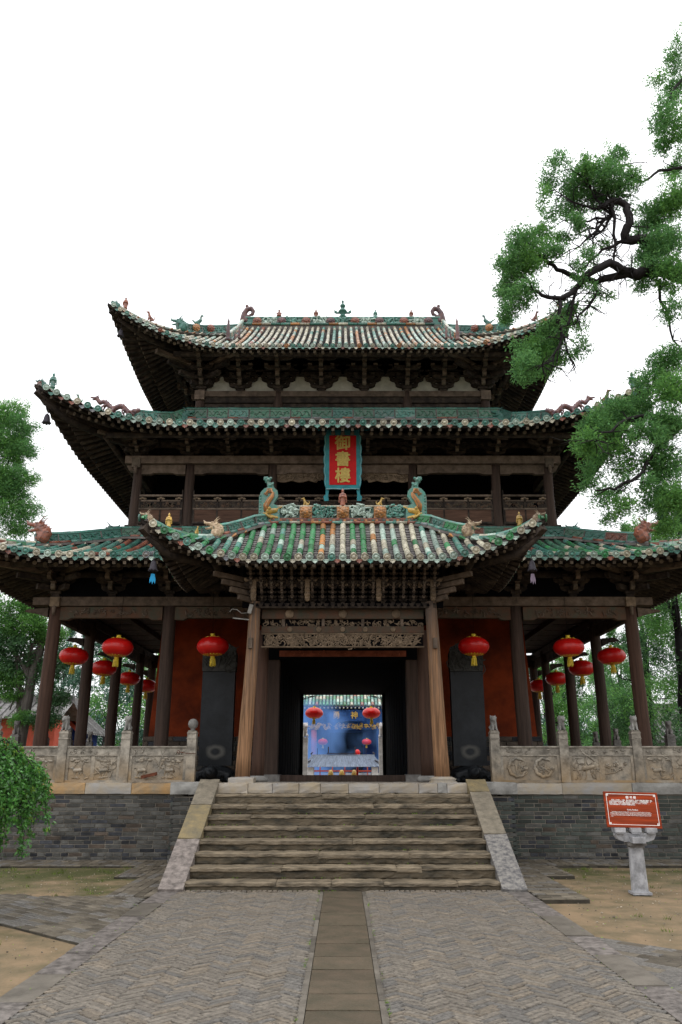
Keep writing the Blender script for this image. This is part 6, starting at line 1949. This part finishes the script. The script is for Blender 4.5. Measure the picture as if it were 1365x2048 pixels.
    m = bpy.data.materials.new('blue_incense_smoke'); m.use_nodes = True; n, l = m.node_tree.nodes, m.node_tree.links
    n.remove(n['Principled BSDF']); pv = n.new('ShaderNodeVolumePrincipled'); l.new(pv.outputs[0], n['Material Output'].inputs['Volume'])
    pv.inputs['Color'].default_value = (.20, .40, .85, 1)
    tc = n.new('ShaderNodeTexCoord'); mp = n.new('ShaderNodeMapping'); mp.inputs['Scale'].default_value = (1, .25, .8); l.new(tc.outputs['Object'], mp.inputs[0])
    ns = n.new('ShaderNodeTexNoise'); ns.inputs['Scale'].default_value = .55; ns.inputs['Detail'].default_value = 2; ns.inputs['Distortion'].default_value = .8; l.new(mp.outputs[0], ns.inputs['Vector'])
    sx_ = n.new('ShaderNodeSeparateXYZ'); l.new(tc.outputs['Object'], sx_.inputs[0])
    g = n.new('ShaderNodeMapRange'); g.inputs[1].default_value = 1.5; g.inputs[2].default_value = -2.2; g.inputs[3].default_value = -.14; g.inputs[4].default_value = .16; l.new(sx_.outputs[0], g.inputs[0])
    ad = n.new('ShaderNodeMath'); ad.operation = 'ADD'; l.new(ns.outputs[0], ad.inputs[0]); l.new(g.outputs[0], ad.inputs[1])
    mr = n.new('ShaderNodeMapRange'); mr.inputs[1].default_value = .42; mr.inputs[2].default_value = .72; mr.inputs[3].default_value = 0; mr.inputs[4].default_value = .13; l.new(ad.outputs[0], mr.inputs[0])
    l.new(mr.outputs[0], pv.inputs['Density'])
    o.data.materials.append(m)
far_court()

# ---- neighbouring buildings
def side_house(x0, x1, Y0, Y1, zw, zr_, label, wm, ridge_along='Y'):
    t = empty('side_house', ((x0 + x1) / 2, Y0, 0), 0, label, 'house'); inv = Matrix.Translation((-(x0 + x1) / 2, -Y0, 0))
    b = MB(); xm = (x0 + x1) / 2
    if ridge_along == 'Y':
        b.b2(x0, x1, Y0, Y1, 0, zw); b.prism([(x0, zw), (x1, zw), (xm, zr_ - .1)], Y0, Y1, 0)
    else:
        b.b2(x0, x1, Y0, Y1, 0, zw)
    b.xf(inv); b.build('wall', [wm], t)
    b = MB(); rg = random.Random(6)
    n = int((Y1 - Y0 + 1) / .3) if ridge_along == 'Y' else int((x1 - x0 + 1) / .3)
    if ridge_along == 'Y':
        for s, xe in ((-1, x0 - .5), (1, x1 + .5)):
            b.quad((xe, Y0 - .5, zw - .25), (xe, Y1 + .5, zw - .25), (xm, Y1 + .5, zr_), (xm, Y0 - .5, zr_))
            for i in range(n): y = Y0 - .5 + i * .3; b.beam((xe, y, zw - .22), (xm, y, zr_ + .03), .12, .08)
        b.beam((xm, Y0 - .5, zr_ + .1), (xm, Y1 + .5, zr_ + .1), .25, .3)
        for xe in (x0 - .5, x1 + .5): b.beam((xe, Y0 - .52, zw - .3), (xm, Y0 - .52, zr_ - .05), .08, .25, 1)
    else:
        ym = (Y0 + Y1) / 2
        b.quad((x0 - .4, Y0 - .6, zw - .2), (x1 + .4, Y0 - .6, zw - .2), (x1 + .4, ym, zr_), (x0 - .4, ym, zr_)); b.quad((x0 - .4, Y1 + .6, zw - .2), (x1 + .4, Y1 + .6, zw - .2), (x1 + .4, ym, zr_), (x0 - .4, ym, zr_))
        for i in range(n): x = x0 - .4 + i * .3; b.beam((x, Y0 - .6, zw - .17), (x, ym, zr_ + .03), .12, .08)
        b.beam((x0 - .4, ym, zr_ + .1), (x1 + .4, ym, zr_ + .1), .25, .3)
    b.xf(inv); b.build('roof', [M['greyroof'], M['farred']], t)
    return t
side_house(-24, -11.0, 32, 33.4, 3.6, 4.1, 'red brick house with a sagging grey tiled roof behind the left corner column', M['farred'], 'X')
side_house(-13.4, -10.95, 34.5, 37.5, 3.2, 4.4, 'grey-roofed wing with its dark blue gable end facing the left gallery', M['bluew'], 'Y')
side_house(14.2, 18.4, 38, 44, 2.9, 4.4, 'low grey tiled roof among the trees behind the right gallery', M['stoneg'], 'X')
side_house(21, 26, 30, 33, 2.2, 3.2, 'small red-walled house beyond the right edge of the platform', M['farred'], 'X')

# ================================================================== trees
class Leaves:
    def __init__(s, seed): s.rg = np.random.default_rng(seed); s.V = []; s.mi = []
    def tufts(s, cen, tr, k, L, W, out=None, droop=0.0, mi=0, spread=1.0):
        """cen (n,3) tuft centres; k blades each, length L, width W, fanned round an outward axis"""
        rg = s.rg; n = len(cen)
        if n == 0: return
        ax = rg.normal(size=(n, 3)) * .55
        if out is not None: ax += out
        ax /= np.linalg.norm(ax, axis=1)[:, None] + 1e-9
        c = np.repeat(cen, k, 0) + rg.normal(size=(n * k, 3)) * tr * .45
        d = np.repeat(ax, k, 0) + rg.normal(size=(n * k, 3)) * .55 * spread
        d[:, 2] -= droop
        d /= np.linalg.norm(d, axis=1)[:, None]
        u = np.cross(d, rg.normal(size=(n * k, 3))); u /= np.linalg.norm(u, axis=1)[:, None] + 1e-9
        l = L * rg.uniform(.6, 1.3, n * k)[:, None]; w_ = W * rg.uniform(.6, 1.2, n * k)[:, None]
        q = np.stack([c, c + d * l * .45 + u * w_, c + d * l, c + d * l * .45 - u * w_], 1)
        s.V.append(q.reshape(-1, 3)); s.mi.append(np.full(n * k, mi, np.int32))
    def mesh(s, name, mats):
        V = np.concatenate(s.V).astype(np.float32); nf = len(V) // 4
        me = bpy.data.meshes.new(name); me.vertices.add(len(V)); me.vertices.foreach_set('co', V.ravel())
        me.loops.add(nf * 4); me.loops.foreach_set('vertex_index', np.arange(nf * 4, dtype=np.int32))
        me.polygons.add(nf); me.polygons.foreach_set('loop_start', np.arange(0, nf * 4, 4, dtype=np.int32))
        me.polygons.foreach_set('material_index', np.concatenate(s.mi))
        for m in mats: me.materials.append(m)
        me.update(calc_edges=True); me.validate()
        return me

def cloud(rg, c, r, n, hollow=.35, holes=.0, seed=0, fr=1.6):
    """points through an uneven ellipsoid, thinned by noise so the crown has gaps and lobes"""
    c = np.array(c, float); r = np.array(r, float)
    out = []; dirs = []
    tries = 0
    while len(out) < n and tries < n * 12:
        m = n
        p = rg.normal(size=(m, 3)); p /= np.linalg.norm(p, axis=1)[:, None]
        rad = rg.uniform(hollow ** 2, 1, m) ** .5
        q = p * rad[:, None] * r + c
        for i in range(m):
            tries += 1
            v = noise.noise(Vector(q[i]) * fr + Vector((seed * 7.7, 0, 0))); e = noise.noise(Vector(p[i]) * 2.2 + Vector((seed, seed, 0)))
            if rad[i] > .80 + .45 * e: continue
            if v < holes: continue
            out.append(q[i]); dirs.append(p[i])
            if len(out) >= n: break
    if not out: return np.zeros((0, 3)), np.zeros((0, 3))
    return np.array(out), np.array(dirs)

def limb(mb, pts, r0, r1, n=8, seed=0, m=0, wob=.05):
    rg = random.Random(seed); P = [Vector(p) for p in pts]; Q = []; 
    for a, b in zip(P[:-1], P[1:]):
        for k in range(3):
            t = k / 3; q = a.lerp(b, t)
            if k or a is not P[0]: q = q + Vector((rg.gauss(0, 1), rg.gauss(0, 1), rg.gauss(0, 1))) * wob * (b - a).length * .35
            Q.append(q)
    Q.append(P[-1]); rad = [r0 + (r1 - r0) * i / (len(Q) - 1) for i in range(len(Q))]
    mb.tube(Q, rad, n, m)
    return Q

def twigs(mb, Q, n, L, r, rg, out=1.0, down=0.0, sub=2):
    for i in range(n):
        a = Q[rg.randrange(len(Q))]; d = Vector((rg.gauss(0, 1), rg.gauss(0, 1), rg.gauss(0, .8) - down)).normalized()
        l = L * rg.uniform(.4, 1.2); b = a + d * l * .5 + Vector((rg.gauss(0, .1), rg.gauss(0, .1), rg.gauss(0, .1))) * l; c = b + (d + Vector((rg.gauss(0, .5), rg.gauss(0, .5), rg.gauss(0, .5) - down))).normalized() * l * .5
        mb.tube([a, b, c], [r, r * .7, r * .3], 4)
        for s in range(sub):
            e = b.lerp(c, rg.random()); f = e + (d + Vector((rg.gauss(0, .8), rg.gauss(0, .8), rg.gauss(0, .8)))).normalized() * l * .35; mb.tube([e, f], [r * .5, r * .2], 3)

def pxw(px_, py_, Yd):                                # a point of the photograph at depth Yd, in metres
    a = TILT - math.atan((py_ - 1024) / 1620); z = 1.6 + Yd * math.tan(a)
    zc = Yd * math.cos(TILT) + (z - 1.6) * math.sin(TILT)
    return Vector(((px_ - 686) * zc / 1620, Yd, z))

def near_cypress():
    t = empty('cypress_tree', (9.3, 13.2, 0), 0, 'old cypress at the right, its crooked limbs reaching in front of the roofs', 'tree')
    inv = Matrix.Translation((-9.3, -13.2, 0))
    mb = MB(); rg = random.Random(17)
    tr = limb(mb, [(9.3, 13.2, -.1), (9.2, 13.2, 2.5), (9.4, 13.1, 5), (9.3, 13.1, 8), (9.3, 13.2, 10.5), (9.0, 13.3, 13)], .42, .12, 12, 1, 0, .02)
    def PL(lst, r0, r1, seed, nt=0, tl=.5, tw=.012, down=.2, wob=.12):
        Q = limb(mb, [pxw(*p) for p in lst], r0, r1, 7, seed, 0, wob); 
        if nt: twigs(mb, Q, nt, tl, tw, rg, 1, down)
        return Q
    D = 12.6
    PL([(1830, 660, 13.1), (1480, 570, 13.0), (1365, 548, D), (1300, 540, D), (1262, 545, D - .1)], .17, .10, 2, 8, .6)
    PL([(1262, 545, D - .1), (1215, 525, D - .2), (1175, 548, D - .3), (1155, 575, D - .3), (1120, 600, D - .4), (1085, 590, D - .5), (1060, 575, D - .5)], .085, .022, 3, 26, .5)
    PL([(1262, 545, D - .1), (1225, 555, D), (1190, 562, D), (1150, 553, D + .1), (1115, 540, D + .1), (1090, 520, D), (1060, 500, D - .1)], .08, .02, 4, 26, .5)
    PL([(1190, 562, D), (1195, 585, D), (1180, 610, D), (1160, 630, D - .1), (1148, 650, D - .1)], .035, .012, 5, 10, .4)
    PL([(1120, 600, D - .4), (1118, 640, D - .5), (1125, 680, D - .5), (1105, 720, D - .5), (1075, 740, D - .6)], .035, .012, 6, 26, .5, down=.5)
    PL([(1155, 575, D - .3), (1140, 630, D - .3), (1130, 690, D - .3), (1150, 730, D - .3)], .03, .01, 7, 24, .45, down=.5)
    PL([(1330, 500, D + .2), (1290, 480, D), (1250, 480, D - .1), (1258, 445, D - .2), (1255, 412, D - .2), (1225, 400, D - .2), (1200, 415, D - .2)], .10, .05, 8, 12, .5)
    PL([(1225, 400, D - .2), (1228, 450, D - .2), (1232, 500, D - .1), (1228, 525, D - .1)], .032, .018, 9, 16, .45)
    PL([(1250, 480, D - .1), (1215, 495, D - .1), (1185, 520, D), (1150, 560, D)], .035, .012, 10, 16, .5)
    for s_, (x, y) in enumerate(((1150, 470), (1130, 440), (1110, 380), (1160, 350), (1200, 330), (1245, 330), (1180, 480), (1140, 500))): PL([(1225, 430, D - .1), ((1225 + x) / 2, (430 + y) / 2 + 8, D - .1), (x, y, D - .2)], .03, .008, 20 + s_, 14, .45)
    PL([(1900, 420, 13.1), (1430, 290, 13), (1365, 335, D), (1320, 340, D), (1285, 362, D - .1), (1250, 360, D - .1)], .05, .012, 30, 8, .4)
    PL([(1950, 250, 13.1), (1450, 120, 13), (1365, 150, D), (1330, 210, D), (1310, 230, D)], .05, .01, 31, 10, .4)
    PL([(1760, 960, 13.1), (1460, 860, 13.0), (1365, 850, D), (1310, 900, D - .2), (1280, 950, D - .3), (1230, 975, D - .4), (1190, 980, D - .4)], .07, .012, 32, 26, .5, down=.3)
    PL([(1365, 850, D), (1300, 830, D), (1240, 850, D - .3), (1190, 880, D - .5)], .05, .012, 33, 16, .5)
    PL([(1320, 560, D), (1330, 620, D), (1350, 680, D), (1380, 720, D)], .03, .01, 34, 16, .5, down=.4)
    mb.xf(inv); mb.build('trunk_and_limbs', [M['bark']], t)
    # foliage: (px, py, radius px x, radius px y, tufts, holes)
    cl = [(1110, 325, 26, 24, 40, 0), (1090, 365, 24, 26, 45, 0), (1085, 395, 18, 20, 22, 0), (1105, 425, 22, 28, 30, .05), (1150, 365, 38, 36, 150, -.3), (1190, 330, 36, 30, 120, -.3), (1235, 320, 26, 26, 70, -.1), (1215, 365, 45, 32, 190, -.3), (1265, 355, 28, 28, 60, 0),
          (1150, 410, 36, 28, 110, -.2), (1140, 455, 28, 26, 60, .05), (1115, 478, 16, 16, 22, .1), (1190, 400, 26, 20, 70, -.1), (1170, 520, 26, 20, 34, .05), (1195, 505, 24, 18, 30, .05), (1240, 395, 36, 18, 60, 0),
          (1045, 485, 34, 34, 130, -.3), (1080, 470, 24, 24, 60, -.1), (1015, 530, 26, 34, 100, -.25), (1050, 530, 36, 34, 150, -.3), (1015, 580, 26, 36, 110, -.2), (1045, 590, 36, 34, 120, -.25), (1080, 510, 30, 30, 80, -.1), (1025, 625, 26, 26, 60, 0), (1115, 495, 24, 20, 40, 0),
          (1075, 700, 34, 34, 130, -.3), (1050, 735, 28, 34, 120, -.3), (1100, 665, 34, 34, 110, -.2), (1095, 730, 30, 24, 70, -.05), (1040, 690, 14, 14, 14, 0), (1130, 700, 26, 32, 50, .05), (1150, 640, 32, 36, 44, .12), (1165, 690, 24, 34, 26, .18), (1125, 620, 26, 20, 30, .05), (1200, 590, 34, 24, 24, .2), (1175, 560, 40, 24, 34, .15),
          (1300, 440, 42, 40, 200, -.3), (1345, 400, 38, 44, 200, -.3), (1330, 490, 44, 44, 240, -.35), (1290, 500, 34, 34, 130, -.2), (1345, 550, 36, 36, 150, -.25), (1300, 545, 40, 26, 100, -.1), (1350, 330, 24, 26, 60, -.1), (1345, 620, 30, 30, 50, .1), (1280, 580, 20, 22, 24, .12),
          (1350, 260, 36, 44, 150, -.2), (1325, 235, 28, 38, 90, -.1), (1350, 180, 36, 42, 120, -.1), (1310, 160, 20, 14, 24, 0), (1355, 110, 22, 40, 70, 0), (1325, 290, 20, 22, 36, 0), (1380, 70, 20, 30, 20, 0),
          (1335, 720, 40, 34, 150, -.25), (1300, 760, 34, 34, 110, -.15), (1345, 780, 40, 40, 180, -.3), (1230, 830, 44, 36, 190, -.3), (1190, 850, 34, 30, 120, -.25), (1175, 885, 28, 34, 100, -.25), (1280, 815, 40, 34, 150, -.25), (1330, 850, 44, 40, 220, -.35), (1240, 885, 40, 34, 120, -.1), (1195, 930, 36, 28, 70, .0), (1290, 880, 40, 34, 110, -.05), (1250, 940, 44, 28, 60, .1), (1215, 1000, 30, 34, 60, .05), (1245, 1010, 30, 30, 50, .05), (1180, 975, 30, 14, 24, .1), (1330, 930, 44, 44, 200, -.25), (1345, 1000, 36, 36, 150, -.2), (1300, 1000, 34, 34, 60, .05), (1280, 960, 30, 28, 40, .1), (1345, 1050, 30, 24, 60, .0), (1220, 1040, 18, 22, 20, .1)]
    lv = Leaves(3); k_ = .72
    for i, (x, y, rx, ry, n, h) in enumerate(cl):
        Yd = D + .35 * math.sin(i * 2.3) - (.3 if y > 700 and x < 1140 else 0)
        c = pxw(x, y, Yd); sc_ = (Yd * .953 + (c.z - 1.6) * .30) / 1620
        cen, dr = cloud(lv.rg, c, (rx * sc_ * 1.08, max(rx, ry) * sc_ * 1.4, ry * sc_ * 1.08), int(n * k_ * 2.1), .1, h - .06, i, 2.6)
        lv.tufts(cen, .10, 13, .068, .011, dr * np.array([.7, .7, .3]) + np.array([0, 0, .18]), .0, 0 if math.sin(i * 4.1) < .5 else 1)
    for i in range(26):                               # the rest of the crown, outside the photograph
        a = i * 2.4; c = (9.3 + 1.6 * math.cos(a) + .4, 13.4 + 1.8 * math.sin(a), 5.5 + i * .33)
        if c[0] - .9 < 6.0 * (c[1] / 13.): c = (c[0] + 1.2, c[1], c[2])
        cen, dr = cloud(lv.rg, c, (.9, .9, .7), 90, .1, -.2, i, 1.8); lv.tufts(cen, .12, 9, .12, .018, dr, 0, 0)
    me = lv.mesh('foliage', [M['leafR'], M['leafB']]); me.transform(inv); link('foliage', me, t)
near_cypress()

def cypress(x, y, h, label, seed, crown, mats, L=.16, W=.02, k=10, trunk=(.3, .08), lean=0.0, bark='bark', dens=1.0, h0=0.25, tr=.2, tilt_pts=None, holes=-.12):
    t = empty('cypress_tree', (x, y, 0), 0, label, 'tree', None)
    mb = MB(); rg = random.Random(seed)
    pts = tilt_pts or [(0, 0, -.1), (lean * .3, 0, h * .3), (lean * .6, 0, h * .5), (lean * .8, 0, h * .7)]
    Q = limb(mb, pts, trunk[0], trunk[1], 10, seed, 0, .03)
    for i in range(9):
        a = Q[min(len(Q) - 1, int(len(Q) * (.3 + .7 * i / 9)))]; c = crown[i % len(crown)]
        limb(mb, [a, a.lerp(Vector(c[0]), .5) + Vector((0, 0, .2)), Vector(c[0])], trunk[1] * .9, .02, 6, seed + i, 0, .1)
    mb.build('trunk_and_limbs', [M[bark]], t)
    lv = Leaves(seed)
    for i, (c, r, n) in enumerate(crown):
        cen, dr = cloud(lv.rg, c, r, int(n * dens), .25, holes, seed + i, 1.1)
        lv.tufts(cen, tr, k, L, W, dr * np.array([.8, .8, .4]) + np.array([0, 0, .25]), 0, i % len(mats))
    link('foliage', lv.mesh('foliage', [M[m] for m in mats]), t)
    return t
def crown_col(rg, h, r, n, z0=.2, per=170, fl=1.0):
    out = []
    for i in range(n):
        f = i / (n - 1); z = h * (z0 + (1 - z0) * f); rr = r * (math.sin(math.pi * min(1, .25 + f * .8)) ** .6) * rg.uniform(.8, 1.15)
        a = rg.random() * 6.28; o = rr * .5
        out.append(((math.cos(a) * o, math.sin(a) * o, z), (rr * .75, rr * .75, h / n * 1.1 * fl), per))
    return out
def backdrop_trees():
    rg = random.Random(31)
    def at(px_, Yd): return pxw(px_, 1500, Yd).x
    # tall cypress left of the middle roof, drooping boughs
    h = 13.3; Yd = 25
    xl = at(-55, Yd)
    cr = []
    def cp(px_, py_, r, rz, n, dy=0): c = pxw(px_, py_, Yd + dy); cr.append(((c.x - xl, dy, c.z), (r, r, rz), n))
    for a in ((-10, 835, 1.1, .6, 220), (35, 855, .7, .42, 110), (5, 890, 1.0, .45, 200), (45, 905, .6, .35, 80), (-20, 930, 1.2, .6, 220), (35, 955, .8, .4, 120), (62, 962, .35, .18, 26), (-10, 985, 1.1, .5, 200), (25, 1020, .9, .45, 130), (60, 1020, .5, .3, 34), (10, 1055, 1.0, .5, 90), (15, 880, .8, .6, 140), (10, 960, .9, .6, 160), (30, 990, .6, .4, 90), (25, 820, .6, .35, 60), (40, 1050, .6, .4, 60), (15, 915, .6, .3, 90), (-60, 870, 1.5, 1.2, 200), (-60, 1000, 1.6, 1.4, 200)): cp(*a)
    cypress(xl, Yd, h, 'tall cypress with drooping boughs at the left edge, above the lower roof', 41, cr, ['leafB', 'leafR'], .12, .014, 12, (.3, .06), -.6, tr=.16, dens=1.9, tilt_pts=[(-1.6, 0, 0), (-1.5, 0, 4), (-1.4, 0, 8), (-1.2, 0, 12)])
    # the leaning grey trunk and its crown below the left eave
    Yd = 24; xl = at(28, Yd); cr = []
    for a in ((20, 1215, 1.1, .6, 240), (-30, 1240, 1.2, .8, 220), (60, 1250, .9, .6, 220), (10, 1290, 1.1, .6, 260), (105, 1270, .5, .5, 90), (50, 1340, 1.0, .5, 230), (0, 1360, .9, .5, 200), (115, 1330, .5, .5, 100), (20, 1420, 1.0, .5, 220), (110, 1390, .5, .5, 90), (-50, 1400, 1.2, 1.0, 180), (90, 1440, .6, .3, 90)): cp(a[0], a[1], *a[2:])
    P0 = [(pxw(38, 1495, Yd).x - xl, 0, 0), (pxw(38, 1495, Yd).x - xl, 0, 2.0), (pxw(52, 1420, Yd).x - xl, 0, pxw(52, 1420, Yd).z), (pxw(68, 1340, Yd).x - xl, 0, pxw(68, 1340, Yd).z), (pxw(82, 1300, Yd).x - xl, 0, pxw(82, 1300, Yd).z), (pxw(84, 1240, Yd).x - xl, 0, pxw(84, 1240, Yd).z)]
    cypress(xl, Yd, 8, 'cypress with a bare grey leaning trunk outside the left corner column', 42, cr, ['leafB', 'leafD'], .12, .015, 12, (.20, .09), 0, 'barkg', tilt_pts=P0, tr=.14, dens=2.0)
    # misty trees beyond the left gallery
    for i, (px_, Yd, h) in enumerate(((150, 52, 11), (205, 46, 8.5), (255, 50, 10.5), (300, 44, 8), (120, 60, 12))):
        lab = ['pale misty tree behind the first gap of the left gallery', 'soft green tree behind the second gap of the left gallery', 'tall feathery tree behind the third gap of the left gallery', 'low bushy tree beside the red wall in the left gallery', 'distant hazy treetop over the red brick house'][i]
        c = crown_col(rg, h, 2.6, 7, .1, 200)
        cypress(at(px_, Yd), Yd, h, lab, 60 + i, c, ['leafF', 'leafB'] if i % 2 else ['leafF'], .22, .035, 9, (.25, .06), .4 * math.sin(i), 'bark', tr=.3)
    # right side
    for i, (px_, Yd, h, r, ms, lab) in enumerate(((1385, 23, 9.2, 2.3, ['leafB', 'leafD'], 'dense bright green tree right of the right corner column'),
            (1245, 38, 8.2, 2.4, ['leafD', 'leafR'], 'dark cypress behind the gap between the two nearest right columns'), (1165, 44, 8.4, 2.6, ['leafB', 'leafR'], 'light green tree behind the middle gap of the right gallery'),
            (1120, 40, 7.2, 1.8, ['leafB', 'leafD'], 'green tree behind the far gap of the right gallery'), (1300, 32, 10, 2.0, ['leafD', 'leafR'], 'dark tree half hidden behind the right corner column'), (1420, 30, 11, 3.0, ['leafB', 'leafD'], 'tall green tree running out of the right edge of the photo'), (1205, 60, 9, 3, ['leafF'], 'distant pale tree above the low grey roof on the right'), (1090, 56, 9, 2.5, ['leafF'], 'distant pale tree beside the red wall in the right gallery'))):
        c = crown_col(rg, h, r, 8, .12, 330 if i in (0, 4, 5) else 210)
        cypress(at(px_, Yd), Yd, h, lab, 80 + i, c, ms, .13 if Yd < 33 else .18, .017 if Yd < 33 else .026, 11, (.26, .06), .3 * math.sin(i * 2), 'bark', tr=.17 if Yd < 33 else .24, dens=1.25 if Yd < 33 else .8, holes=-.10 if Yd < 33 else .06)
    # distant tree belt that closes the view at ground level
    lv = Leaves(99)
    for i in range(46):
        x = -60 + i * 2.7; y = 72 + 6 * math.sin(i * 2.1)
        if abs(x) < 7: continue
        cen, dr = cloud(lv.rg, (x, y, 2.4 + 1.2 * math.sin(i * 1.3)), (2.6, 2, 3.2), 70, .2, -.2, i, .6); lv.tufts(cen, .5, 7, .5, .09, dr, 0, 0)
    o = link('distant_tree_belt', lv.mesh('distant_tree_belt', [M['leafF']])); o['kind'] = 'stuff'
backdrop_trees()

def shrub():
    x0, y0 = -4.42, 9.9
    t = empty('weeping_shrub', (x0, y0, 0), 0, 'weeping locust shrub with glossy green leaflets hanging in at the left edge', 'shrub')
    mb = MB(); rg = random.Random(8)
    limb(mb, [(0, 0, -.1), (.05, 0, .6), (-.05, .05, 1.3), (.1, 0, 1.75)], .09, .05, 8, 3, 0, .05)
    lv = Leaves(12); cen = []; out = []
    for i in range(210):
        a = rg.random() * 6.28; rad = (.36 + .60 * rg.random()); top = 1.70 + .16 * rg.random() - .22 * rad * rad + .09 * math.sin(5 * a + 1) + .05 * math.sin(11 * a)
        if rg.random() < .45: a = rg.uniform(-1.3, .9)
        d = Vector((math.cos(a), math.sin(a), 0)); end = max(.38, top - rg.uniform(.3, 1.05) * (.75 + .25 * math.cos(a * 3 + 1)))
        P = [Vector((.1, 0, 1.72)), d * rad * .55 + Vector((0, 0, top + .12)), d * rad * .92 + Vector((0, 0, top - .12)), d * rad * 1.05 + Vector((0, 0, (top + end) / 2)), d * rad * 1.06 + Vector((rg.gauss(0, .05), rg.gauss(0, .05), end))]
        mb.tube(P, [.011, .008, .006, .004, .002], 4)
        for a_, b_ in zip(P[1:-1], P[2:]):
            n = max(3, int((b_ - a_).length / .028))
            for k in range(n):
                p = a_.lerp(b_, k / n) + Vector((rg.gauss(0, .03), rg.gauss(0, .03), rg.gauss(0, .02))); cen.append(p); out.append((d.x * .5 + rg.gauss(0, .5), d.y * .5 + rg.gauss(0, .5), -.35))
    mb.build('stems', [M['bark']], t)
    cen = np.array([tuple(c) for c in cen]); out = np.array(out); sel = lv.rg.random(len(cen))
    lv.tufts(cen[sel < .9], .045, 7, .052, .014, out[sel < .9], .35, 0, .9)
    lv.tufts(cen[sel >= .9], .035, 6, .050, .0105, out[sel >= .9], .3, 1, .9)
    link('foliage', lv.mesh('foliage', [M['leafO'], M['leafY']]), t)
shrub()
